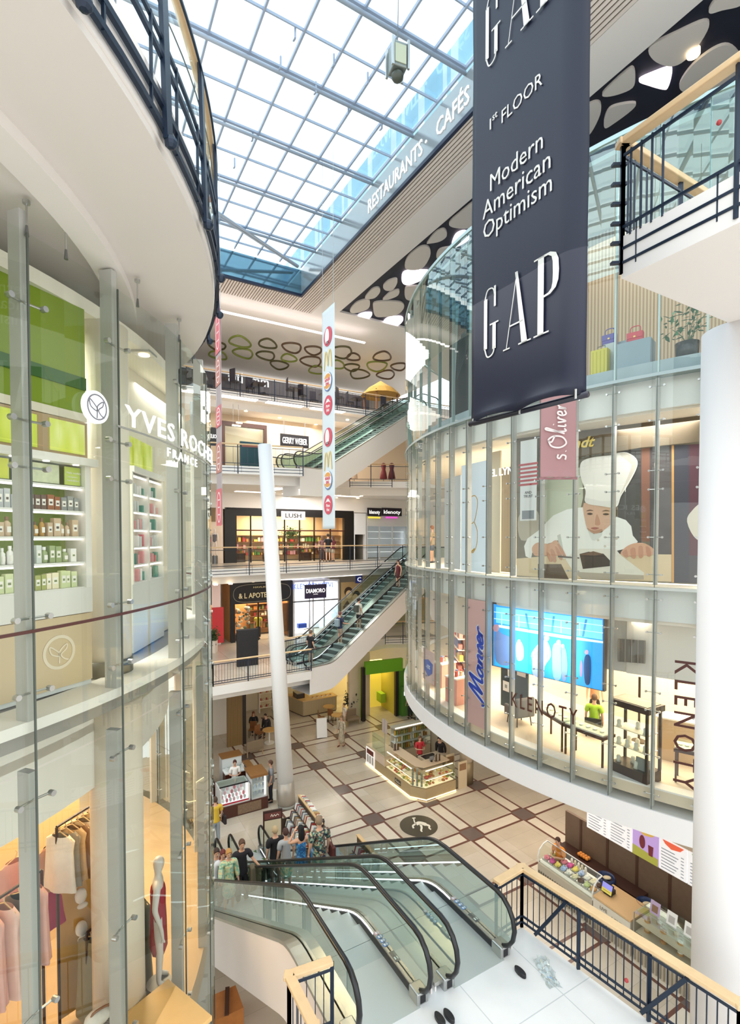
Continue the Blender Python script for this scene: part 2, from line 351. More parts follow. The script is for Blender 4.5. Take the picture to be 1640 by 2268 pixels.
for wd, px0, px1 in (('RESTAURANTS', (815, 475), (936, 335)), ('·', (940, 325), (955, 310)), ('CAFÉS', (966, 296), (1040, 206))):
    A = atPlane(*px0, uv(10.6, 0), U); B = atPlane(*px1, uv(10.6, 0), U); L = abs(V.dot(A) - V.dot(B))
    m = frame(uv(10.6, V.dot(A), 24.97), -V, Z3)
    t = MB(); text(t, wd, 1.0, Matrix.Identity(4), .015, .006, align='LEFT')
    w = max(q.x for q in t.v) or 1; k = L / w if len(wd) > 1 else .8; k = min(k, 1.3)
    t2 = MB(); t2.add([m @ Vector((q.x * k, q.y * .78 + (.0 if len(wd) > 1 else -.0), q.z)) for q in t.v], t.f)
    t2.build('word' if len(wd) > 1 else 'dot', mat('#f4f4f4', .4, emit=.25), sg, world=True)
# roof glass: beams across (U), mullions along V
M_ALU = mat('#b4c2d2', .45, .1); M_ALU2 = mat('#a5b4c8', .45, .1)
beams = []
for q in ((1040, 168), (927, 304), (841, 410), (767, 492), (711, 562)): P = atPlane(*q, Vector((0, 0, ZG)), Z3); beams.append(V.dot(P))
sp_ = (beams[-1] - beams[0]) / 4; bv = [beams[0] + sp_ * k for k in range(-4, 6)]
UM = [10.6 - 1.19 * k for k in range(15)]
n = 0
for k, v in enumerate(bv):
    if v > 25.8: continue
    o = thing('roof_beam', 'grey tubular roof beam across the skylight, number %d counted from the far end' % (sum(1 for x in bv if x <= 25.8) - k), 'roof beam', uv(0, v, ZG), R(30), 'skylight beams'); o['kind'] = 'structure'
    MB().tube([(-7, 0, 0), (10.6, 0, 0)], .06, 10).build('tube', M_ALU, o, smooth=True)
    MB().box(-7, -.05, .13, 10.6, .05, .2).build('cap_rail', M_ALU2, o)
for k, u in enumerate(UM):
    o = MB(frame(uv(u, 0, ZG + .14), U, V)).box(-.03, -1, -.03, .03, 25.8, .08).build('roof_mullion', M_ALU2); struct(o)
for k, v in enumerate(bv[:-1]):
    o = MB(frame(uv(0, v + sp_ / 2, ZG + .16), U, V)).box(-7, -.02, -.02, 10.6, .02, .06).build('roof_transom', M_ALU2); struct(o)
for k in range(len(UM) - 1):
    struct(MB(frame((0, 0, ZG + .26), U, V)).box(UM[k + 1] + .02, -1, 0, UM[k] - .02, 25.8, .012).build('skylight_glass', [G_SKY]))
br = MB(); A = uv(10.3, 25.4, ZG - .05)
for d in (0, .22): br.tube([A + V * d * .5, uv(3.9, 22.2 + d, ZG - .05)], .06, 8)
struct(br.build('roof_brace', [M_ALU]))
for k, (px, py) in enumerate([(612, 210), (525, 330), (880, 380), (725, 520), (815, 480), (1010, 470), (900, 640), (1065, 730)] and [(654, 85), (622, 150), (740, 145), (700, 205), (815, 185), (772, 252), (846, 285), (560, 310), (520, 370)]):
    P = atPlane(px, py, Vector((0, 0, ZG - .1)), Z3)
    o = thing('blind_bracket', 'small hooked blind bracket hanging below the skylight grid', 'bracket', P, R(30), 'blind brackets under the skylight')
    MB().bar((0, 0, 0), (0, 0, .34), .05, .05).build('stem', M_ALU2, o); MB().bar((0, 0, 0), (0, .14, .04), .05, .03).build('hook', M_ALU2, o)
# building seen through the roof
M_BB = tile_mat('#7cc0de', '#a9d8ea', '#d5eef6', 1.1, 2.6, .2, 0, .12)
ob = MB(frame(uv(13.0, 3, 26.6), V, Z3)); ob.box(0, 0, 0, 44, 4.25, 5)
o = struct(ob.build('outside_building', [M_BB]))
# pebble cut-outs in the dark ceiling
def pebble(pts, n=5): return crom([(x, y, 0) for x, y in pts], n, True)
PEB = [  # outlines in photo pixels, ray-cast to the ceiling level; last flag: lit panel
 ([(1440, 100), (1500, 68), (1560, 42), (1571, 55), (1545, 100), (1510, 135), (1480, 142), (1448, 128)], 0),
 ([(1338, 200), (1380, 160), (1402, 146), (1408, 165), (1402, 190), (1370, 205), (1340, 210)], 0),
 ([(1416, 175), (1450, 158), (1486, 147), (1488, 165), (1480, 190), (1470, 194), (1440, 186)], 1),
 ([(1507, 180), (1535, 140), (1580, 105), (1615, 96), (1640, 120), (1640, 150), (1600, 190), (1540, 203), (1512, 198)], 0),
 ([(1283, 245), (1310, 225), (1330, 224), (1330, 250), (1310, 290), (1290, 306), (1275, 300)], 0),
 ([(1339, 262), (1350, 238), (1375, 228), (1408, 225), (1400, 240), (1360, 270), (1341, 280)], 0),
 ([(1572, 15), (1590, -5), (1640, -10), (1640, 8), (1600, 18), (1575, 25)], 0),
 ([(995, 492), (1020, 468), (1060, 440), (1075, 470), (1050, 500), (1010, 502)], 0),
 ([(1001, 540), (1010, 518), (1030, 510), (1042, 522), (1030, 535), (1006, 546)], 1),
 ([(947, 535), (965, 512), (985, 505), (990, 520), (975, 532), (950, 537)], 0),
 ([(967, 565), (975, 550), (1000, 545), (1012, 546), (1000, 560), (975, 574)], 0),
 ([(897, 586), (905, 565), (930, 545), (950, 545), (953, 565), (935, 592), (905, 595)], 0),
 ([(890, 615), (897, 600), (930, 597), (953, 600), (940, 615), (910, 628), (895, 627)], 1),
 ([(849, 632), (860, 620), (878, 615), (880, 625), (870, 640), (855, 641)], 0),
 ([(810, 655), (825, 638), (840, 635), (842, 645), (830, 658), (812, 660)], 0),
 ([(849, 660), (865, 645), (884, 640), (882, 652), (865, 660), (852, 662)], 0),
 ([(776, 684), (790, 668), (815, 661), (820, 670), (815, 682), (795, 690), (780, 691)], 0),
 ([(827, 680), (830, 668), (860, 665), (890, 668), (895, 680), (880, 695), (850, 700), (832, 698)], 0),
 ([(897, 640), (905, 632), (940, 632), (952, 640), (945, 655), (920, 664), (900, 660)], 0),
 ([(793, 698), (806, 692), (824, 692), (820, 702), (808, 707), (797, 704)], 1),
 ([(850, 712), (862, 702), (888, 700), (893, 708), (880, 720), (860, 721)], 1)]
zc = ZC + .1
for k, (pts, lit) in enumerate(PEB):
    q = [atZ(x, y, zc) for x, y in pts]; c = sum(q, Vector()) / len(q)
    q = crom(q, 4, True)
    o = MB().prism([(a.x, a.y) for a in q], zc - .06, zc + .03).build('ceiling_pebble', [mat('#ffeef6', .4, emit=2.0) if lit else mat('#d9d4cd', .6)]); struct(o)
o = tag(MB(Matrix.Translation(atZ(1537, 120, ZC))).cyl(0, 0, -.03, .1, .16, n=14).build('downlight', LEDW), 'small warm spotlight set in the dark pebble ceiling', 'ceiling light')
# lantern speaker hanging from the skylight
P = atPlane(881, 135, uv(0, 11.6), V); o = thing('hanging_speaker', 'box-shaped speaker cage hanging from a wire below the skylight', 'speaker', P, R(20))
MB().box(-.2, -.2, -.3, .2, .2, .35).build('body', mat('#8b938f', .3, .5), o, bev=.03)
MB().box(-.16, -.22, -.22, .16, -.2, .25).build('front_grille', mat('#c3cbb0', .5), o)
for sx in (-1, 1):
    for sy in (-1, 1): MB().box(sx * .22 - .03, sy * .22 - .03, -.34, sx * .22 + .03, sy * .22 + .03, .4).build('cage_post', STEEL, o)
MB().ball((0, 0, -.4), (.17, .17, .14)).build('lower_pod', mat('#4a5148', .4), o, smooth=True)
MB().tube([(0, 0, .35), (.02, 0, ZG - P.z)], .012, 6).build('wire', DSTEEL, o)
# ---- leaning white column and the thick near column
o = thing('leaning_column', 'tall slim white column leaning slightly, grey sheathed at its foot', 'column', atZ(637, 1785, 0))
b0 = atZ(636, 1785, 0) - Vector((0, 0, 0)); t0 = atY(587, 985, b0.y)
def lean(z): return b0 + (t0 - b0) * ((z - b0.z) / (t0.z - b0.z))
def leancol(z0, z1, r0, r1, nm, m): c = MB(); c.tube([lean(z0), lean((z0 + z1) / 2), lean(z1)], [r0, (r0 + r1) / 2, r1], 28); return c.build(nm, m, o, world=True, smooth=True)
leancol(1.1, t0.z, .345, .295, 'shaft', mat('#f0f1f3', .45)); leancol(0, 1.1, .375, .37, 'foot_sheath', mat('#a79f95', .35, .3)); leancol(0, .12, .39, .39, 'foot_ring', GREY)
MB(Matrix.Translation(lean(1.0) + Vector((-.43, -.15, -.4)))).box(-.08, -.06, -.25, .08, .06, .2).build('service_box', mat('#b5b0a8', .5), o, world=True, bev=.02)
struct(MB().cyl(5.38, 7.35, 0, 14.56, .53, n=48).build('column_near', [mat('#eceaea', .5)], smooth=True))
struct(MB().cyl(4.56, 23.75, 1.05, 4.9, .31, n=24).build('column_kiosk', [mat('#d9c9b2', .5)], smooth=True))
struct(MB().cyl(4.56, 23.75, 0, 1.05, .33, n=24).build('column_kiosk_foot', [mat('#8a7a5c', .35, .3)], smooth=True))
# ================================================================ LEFT: balcony above, glass drum
SC = Vector((-9.11, 4.036)); SR = 7.553
struct(MB().arc(SC.x, SC.y, .5, SR - .02, R(-80), R(80), 14.5, 14.56, 72).build('ceiling_balcony', [mat('#d9d4ce', .65)]))
struct(MB().arc(SC.x, SC.y, SR - .3, SR, R(-80), R(80), 14.56, 14.95, 72).build('trim_balcony_edge', [WHITE]))
struct(MB().arc(SC.x, SC.y, .5, SR - .3, R(-80), R(80), 14.56, 14.95, 72).build('floor_balcony', [OFFW]))
struct(MB().arc(SC.x, SC.y, 6.35, 6.62, R(-70), R(75), 14.40, 14.52, 72).build('trim_balcony_cove', [mat('#e3dfda', .6)]))
def curved_rail(name, label, c, r, a0, a1, z, npost, group=None):
    root = thing(name, label, 'railing', (c.x + r * cos(a0), c.y + r * sin(a0), z), 0, group)
    def P(t, dr, zz): return Vector((c.x + (r + dr) * cos(t), c.y + (r + dr) * sin(t), z + zz))
    A = [a0 + (a1 - a0) * k / 60 for k in range(61)]
    MB().tube([P(t, -.03, 1.06) for t in A], .045, 10).build('handrail', WOOD, root, world=True, smooth=True)
    for zz, w in ((-.33, .035), (-.17, .035), (.17, .03), (.30, .025), (.98, .02)):
        m = MB()
        for k in range(60): m.bar(P(A[k], .035, zz), P(A[k + 1], .035, zz), w, w * 1.3)
        m.build('rail', NAVY, root, world=True)
    pl = MB()
    for k in range(60): a, b = A[k], A[k + 1]; pl.add([P(a, -.02, .1), P(b, -.02, .1), P(b, -.02, .95), P(a, -.02, .95)], [(0, 1, 2, 3)])
    pl.build('glass_panel', G_CLEAR, root, world=True)
    for k in range(npost):
        t = a0 + (a1 - a0) * (k + .5) / npost
        MB().bar(P(t, .06, -.42), P(t, .02, 1.02), .10, .035).build('post', NAVY, root, world=True)
        for d in (-.22, .22):
            dt = d / r; MB().bar(P(t + dt, .04, -.36), P(t + dt, .04, .32), .02, .02).build('picket', NAVY, root, world=True)
        MB(Matrix.Translation(P(t, .08, -.42))).ball((0, 0, 0), .05, 8, 6).build('bracket', NAVY, root, world=True)
    MB().tube([P(t, .0, .62 + .1 * sin(t * 9)) for t in A], .006, 5).build('cable', DSTEEL, root, world=True)
    MB(Matrix.Translation(P(a0 + (a1 - a0) * .52, .02, .6))).ball((0, 0, 0), .03, 8, 6).build('red_tag', mat('#c2474a', .5), root, world=True)
    return root
curved_rail('balcony_railing', 'curved navy balcony railing with timber handrail above the white soffit', SC, SR, R(-35), R(62), 14.95, 13)
# ---- drum: centre, radius, bays
DC = Vector((-9.75, 6.82)); DR = 7.27
def on_circle(px, c, r):   # angle at which the sight line of pixel column px meets the circle (near side)
    d = Vector(((px - PPX) / FPX, 1)).normalized(); oc = -c; b = oc.dot(d); q = b * b - (oc.dot(oc) - r * r)
    t = -b - math.sqrt(max(q, 0)) if c.length > r else 0
    if c.x < 0: t = -b - math.sqrt(max(q, 0))
    P = d * t - c; return math.atan2(P.y, P.x)
def spider(c, t, r, z, parent, w=.16, mm=STEEL):
    n = Vector((cos(t), sin(t), 0)); tg = Vector((-sin(t), cos(t), 0)); p = Vector((c.x, c.y, 0)) + n * r + Z3 * z
    m = MB(); m.tube([p - n * .16, p - n * .04], .014, 6)
    for s in (-1, 1):
        q = p + tg * (s * w / 2); m.tube([p - n * .05, q - n * .03], .011, 6); m.tube([q - n * .035, q + n * .015], .027, 10)
    return m.build('glass_fitting', mm, parent, smooth=False)
def bay(c, r, ta, tb, spans, fin, fz0, fz1, fits, glass, trans=(), finw=(.075, .14), idx=1, n=3):
    root = bpy.data.objects.new('window_%d' % idx, None); COL.objects.link(root); root['kind'] = 'structure'; WM[root.name] = Matrix.Identity(4)
    for z0, z1 in spans:
        g = MB(); e = .006 / r
        for k in range(n):
            a = ta + e + (tb - ta - 2 * e) * k / n; b = ta + e + (tb - ta - 2 * e) * (k + 1) / n
            g.add([(c.x + r * cos(a), c.y + r * sin(a), z0), (c.x + r * cos(b), c.y + r * sin(b), z0), (c.x + r * cos(b), c.y + r * sin(b), z1), (c.x + r * cos(a), c.y + r * sin(a), z1)], [(0, 1, 2, 3)])
        g.build('glass_pane', glass, root, smooth=True)
    if fin:
        nn = Vector((cos(tb), sin(tb), 0)); tg = Vector((-sin(tb), cos(tb), 0)); p = Vector((c.x, c.y, 0)) + nn * (r - .045)
        for f0, f1 in zip(fz0, fz1): MB(frame(p, -tg, nn)).box(-finw[0] / 2, -finw[1], f0, finw[0] / 2, 0, f1).build('mullion_fin', FIN, root)
        ee = Vector((c.x, c.y, 0)) + nn * (r + .002)
        MB(frame(ee, -tg, nn)).box(-.007, -.012, spans[0][0], .007, .004, spans[-1][1]).build('glass_joint', mat('#4d544e', .4), root)
        for z in fits: spider(c, tb, r, z, root, .3)
    return root
lt = [on_circle(px, DC, DR) for px in (72, 268, 404)]
st = .17; ts = [lt[0] - 3 * st, lt[0] - 2 * st, lt[0] - st, lt[0], lt[1], lt[2]]
st2 = (lt[2] - lt[1]); ts += [lt[2] + st2 * k for k in range(1, 9)]
LFZ0, LFZ1 = (0.2, 5.0, 10.0), (4.5, 9.55, 14.38)
for k in range(len(ts) - 1):
    bay(DC, DR, ts[k], ts[k + 1], [(0.1, 3.2), (3.21, 6.4), (6.41, 9.58), (9.6, 10.78), (10.8, 12.4), (12.41, 14.18)], True, LFZ0, LFZ1, [5.3, 6.2, 7.4, 9.3, 10.25, 10.9, 12.2, 12.6, 13.6], G_DRUM, idx=1 + k)
drm = MB()
for k in range(60):
    a = ts[0] + (ts[-1] - ts[0]) * k / 60; b = ts[0] + (ts[-1] - ts[0]) * (k + 1) / 60
    drm.bar((DC.x + DR * cos(a), DC.y + DR * sin(a), 10.79), (DC.x + DR * cos(b), DC.y + DR * sin(b), 10.79), .02, .028)
struct(drm.build('trim_glass_joint', [mat('#4b231d', .4)]))
struct(MB().arc(DC.x, DC.y, .5, DR - .14, R(-70), R(75), 9.75, 9.98, 60).build('floor_cosmetics', [mat('#8f8b84', .5)]))
struct(MB().arc(DC.x, DC.y, DR - .5, DR - .05, R(-70), R(75), 9.90, 10.0, 60).build('trim_drum_slab', [mat('#e8e4dc', .5)]))
struct(MB().arc(DC.x, DC.y, .5, DR - .5, R(-70), R(75), 14.05, 14.2, 60).build('ceiling_cosmetics', [mat('#efeadd', .6)]))
struct(MB().arc(DC.x, DC.y, DR - 1.0, DR - .75, R(-70), R(75), 8.62, 9.75, 60).build('wall_clothes_bulkhead', [mat('#e9e4da', .6)]))
struct(MB().arc(DC.x, DC.y, .5, DR - .75, R(-70), R(75), 9.3, 9.4, 60).build('ceiling_clothes', [mat('#efe4d2', .6)]))
struct(MB().arc(DC.x, DC.y, .5, DR - .1, R(-70), R(75), 4.6, 5.0, 60).build('floor_clothes', [mat('#b79d78', .35, noise=.15, scale=2)]))
struct(MB().arc(DC.x, DC.y, 1.6, 1.8, R(-60), R(85), 5, 14, 40).build('wall_drum_inner', [mat('#ecd9b8', .6)]))
for k, (px, yy) in enumerate(((105, 4.0), (165, 4.9), (300, 5.65), (350, 6.6))):
    t = on_circle((75 + 0, 160, 315, 405)[k], DC, DR); n_ = Vector((cos(t), sin(t), 0)); p = Vector((DC.x, DC.y, 0)) + n_ * (DR - .02)
    o = thing('hanger_rod', ('thin steel hanger rod from soffit to glass top, nearest the frame edge', 'thin steel hanger rod left of the second gray fin', 'thin steel hanger rod right of the second gray fin', 'thin steel hanger rod by the third gray fin')[k], 'rod', p + Z3 * 14.18)
    MB().tube([(0, 0, 0), (0, 0, .26)], .007, 6).build('rod', STEEL, o); MB().cyl(0, 0, -.02, .07, .018, .01, 8).build('clamp', DSTEEL, o); MB().cyl(0, 0, .25, .28, .03, .03, 10).build('ceiling_plate', STEEL, o)
# ================================================================ RIGHT: curved glass building
RC = Vector((15.78, 23.126)); RR = 14.147
rpx = [897, 916, 935, 965, 997, 1036, 1083, 1138, 1202, 1277, 1364, 1467, 1560]
rt = [on_circle(px, RC, RR) for px in rpx]
stp = (rt[-1] - rt[3]) / 9; rt = [rt[3] - stp * k for k in (5, 4, 3, 2, 1)] + [rt[3] + stp * k for k in range(0, 13)]
RZ = (5.0, 10.38, 15.5, 21.4)
for k in range(len(rt) - 1):
    r_ = bay(RC, RR, rt[k], rt[k + 1], [(5.0, 7.6), (7.62, 10.34), (10.4, 12.9), (12.92, 15.46)], True, (5.05, 10.45), (10.3, 15.4), [5.35, 6.3, 7.4, 7.85, 9.3, 10.1, 10.7, 11.6, 12.75, 13.2, 14.4, 15.2], G_FAC, idx=30 + k, finw=(.075, .16))
    for za, zb, gm in ((15.53, 18.15, G_FAC), (18.17, 21.5, G_UP)):
        g = MB(); a, b = rt[k] + .0006, rt[k + 1] - .0006
        for j in range(3):
            t0_, t1_ = a + (b - a) * j / 3, a + (b - a) * (j + 1) / 3
            g.add([(RC.x + RR * cos(t_), RC.y + RR * sin(t_), z_) for t_, z_ in ((t0_, za), (t1_, za), (t1_, zb), (t0_, zb))], [(0, 1, 2, 3)])
        g.build('upper_pane', gm, r_, smooth=True)
    nn = Vector((cos(rt[k]), sin(rt[k]), 0)); tg = Vector((-sin(rt[k]), cos(rt[k]), 0))
    MB(frame(Vector((RC.x, RC.y, 0)) + nn * (RR - .1), -tg, nn)).box(-.02, -.12, 15.5, .02, 0, 21.5).build('upper_fin', mat('#a9bdbb', .3, .3), r_)
def rarc(r0, r1, z0, z1, nm, m): return struct(MB().arc(RC.x, RC.y, r0, r1, R(120), R(262), z0, z1, 90).build(nm, [m]))
rarc(4, RR - .2, 5.15, 5.42, 'floor_jewellery', mat('#d9cbb4', .4)); rarc(RR - .55, RR - .2, 5.42, 5.46, 'trim_slab_first', mat('#eceae4', .5))
rarc(RR - .9, RR + .04, 4.38, 4.98, 'trim_fascia_lower', mat('#e9e8e8', .5)); rarc(4, RR - .9, 4.38, 4.6, 'ceiling_under_right', mat('#d8cdbd', .6))
rarc(4, RR - .35, 10.1, 10.36, 'floor_chocolate', CREAM); rarc(RR - .42, RR - .3, 9.55, 10.32, 'trim_slab_second', mat('#e3e6e4', .6)); rarc(RR - .25, RR + .015, 10.33, 10.39, 'trim_transom_second', mat('#b9c0bc', .4, .3))
rarc(4, RR - .42, 9.45, 9.6, 'ceiling_jewellery', WARMW); rarc(4, RR - .35, 15.2, 15.48, 'floor_bags', mat('#9fb1b6', .5)); rarc(RR - .42, RR - .3, 14.72, 15.45, 'trim_slab_third', mat('#e8e9e4', .6)); rarc(RR - .25, RR + .015, 15.44, 15.52, 'trim_transom_third', mat('#9cabab', .4, .3))
rarc(4, RR - .42, 14.66, 14.76, 'ceiling_chocolate', WARMW); rarc(4, RR - .3, 21.3, 21.42, 'ceiling_bags', mat('#dfe5e2', .6)); rarc(RR - .1, RR + .03, 21.45, 21.56, 'trim_glass_top', mat('#bcd3d1', .3, .4))
rarc(6.0, 6.3, 5.4, 21.3, 'wall_right_core', WARMW)
# ---- upper right walkway (level three) with its railing
C0 = Vector((2.87, 5.867)); c1 = C0 + Vector((.5, -.866)) * 7; c2 = C0 + Vector((.866, .5)) * 7
struct(MB().prism([tuple(C0), tuple(c1), (c1.x + 6, c1.y + 3.5), tuple(c2)], 14.55, 15.02).build('floor_walkway', [WHITE]))
# ================================================================ RAILINGS
def rail(name_label, pts, z, style='thin', top=WOOD, group=None, hw=.09, hh=.06, lift=1.08, end_posts=True, picket=.12, post=1.3):
    pts = [Vector((p[0], p[1], z)) for p in pts]
    root = thing('railing', name_label, 'railing', pts[0], 0, group)
    for a, b in zip(pts, pts[1:]):
        d = (b - a); L = d.length; d.normalize(); nrm = Vector((d.y, -d.x, 0))
        MB().bar(a + Z3 * lift, b + Z3 * lift, hw, hh).build('handrail', top, root, world=True, bev=.012)
        if b is not pts[-1]: MB(Matrix.Translation(b + Z3 * lift)).box(-hw / 2, -hw / 2, -hh / 2, hw / 2, hw / 2, hh / 2 + .001).build('handrail_corner', top, root, world=True, bev=.012)
        lows = (.10, .2, lift - .12) if style == 'bars' else (-.28, -.12, .12, lift - .14)
        for zz in lows: MB().bar(a + Z3 * zz, b + Z3 * zz, .022, .03).build('rail', NAVY, root, world=True)
        n = max(1, round(L / post))
        for k in range(n + 1):
            p = a + d * (L * k / n)
            MB().bar(p + Z3 * (-.4 if style != 'bars' else 0), p + Z3 * (lift - .02), .05, .03).build('post', NAVY, root, world=True)
            if style == 'thin':
                for s in (-.17, .17):
                    if 0 <= L * k / n + s <= L: MB().bar(p + d * s - Z3 * .34, p + d * s + Z3 * .12, .012, .012).build('picket', NAVY, root, world=True)
        if style != 'glass':
            k = int(L / picket); b0_ = None
            for j in range(1, k):
                p = a + d * (L * j / k)
                if b0_ is None: b0_ = MB().box(-.006, -.006, .12, .006, .006, lift - .12).build('baluster', NAVY, root); q_ = b0_
                else: q_ = b0_.copy(); COL.objects.link(q_); q_.parent = root
                q_.location = p - pts[0]
    return root
o = rail('dark railing with wide timber handrail beside the escalator head, above the ice cream counter', [(2.04, 8.05), (2.57, 8.43), (4.42, 5.92), (5.5, 4.45)], 5.0, 'bars', hw=.15, hh=.06, lift=1.03, picket=.115, post=1.05)
for k in (0, 1):
    a = Vector((2.6, 8.32, 5.34 + .0)); d = Vector((1.85, -2.51, 0)).normalized()
    MB().bar(a + d * (.2 + 1.7 * k) + Z3 * -.25, a + d * (.75 + 1.7 * k) + Z3 * .62, .06, .05).build('brace', NAVY, o, world=True)
MB(Matrix.Translation((3.62, 7.0, 5.35))).ball((0, 0, 0), .03, 8, 6).build('red_tag', mat('#b03a3c', .5), o, world=True)
rail('short dark railing with pale timber handrail at the near corner of the landing', [(-.5, 6.54), (-1.03, 6.31), (-.64, 5.64), (.1, 4.35)], 5.0, 'bars', hw=.13, hh=.06, lift=1.03, picket=.115, post=.62)
o = rail('black railing of the walkway corner high above the chocolate shop', [tuple(c2)[:2], tuple(C0)[:2], tuple(c1)[:2]], 15.0, 'thin', hw=.13, hh=.07, lift=1.06, picket=99, post=1.25)
for a, b in ((C0, c1), (C0, c2)):
    d = (b - a).normalized()
    for j in range(4): p = a + d * (.1 + .12 * j); MB().bar((p.x, p.y, 15.0), (p.x, p.y, 15.95), .018, .018).build('baluster', NAVY, o, world=True)
    q = a + d * .62; q2 = b
    MB().add([(q.x, q.y, 15.1), (q2.x, q2.y, 15.1), (q2.x, q2.y, 15.9), (q.x, q.y, 15.9)], [(0, 1, 2, 3)]).build('glass_panel', G_CLEAR, o, world=True)
for j in range(6): MB().bar((C0.x - .12, C0.y, 14.72 + j * .22), (C0.x + .05, C0.y + .02, 14.74 + j * .22), .05, .03).build('corner_bracket', NAVY, o, world=True)
MB(Matrix.Translation((C0 + (c1 - C0).normalized()).to_3d() + Vector((0, 0, 15.6)))).ball((0, 0, 0), .025, 8, 6).build('red_tag', mat('#b03a3c', .5), o, world=True)
rail('black railing with timber handrail on the first level balcony in front of the apothecary', [(-11, 19.9), (-6.94, 22.27), (-2.9, 24.9)], 5.0, 'bars', picket=.13, post=1.4)
rail('black railing with timber handrail on the second level in front of the black soap shop', [(-12, 22.2), (-8.1, 25.3), (2.2, 34.2), (5, 36.5)], 10.0, 'thin', picket=99, post=2.1)
rail('black railing with timber handrail on the third level beside the leaning column top', [(-12.5, 23.4), (-8.2, 25.06), (-3.5, 26.6)], 15.2, 'thin', picket=.35, post=1.7)
rail('thin dark railing on the third level behind the upper escalator', [(-1.3, 32.6), (5.5, 33)], 15.2, 'thin', picket=99, post=1.4)
rail('long dark railing with timber handrail at the edge of the food court', [(-13.5, 27.8), (-9.67, 29.65), (1.58, 35.8), (6, 38.2)], 20.3, 'thin', picket=.24, post=2.2)
rail('black curved barred railing behind the rising escalator on the first level', [(-5.0, 27.0), (-3.2, 29.0)], 5.0, 'bars', picket=.13, post=1.2)
rail('thin dark railing at the far first level beyond the escalator truss', [(1.0, 33.0), (4.5, 33.5)], 5.0, 'thin', picket=99, post=1.2)
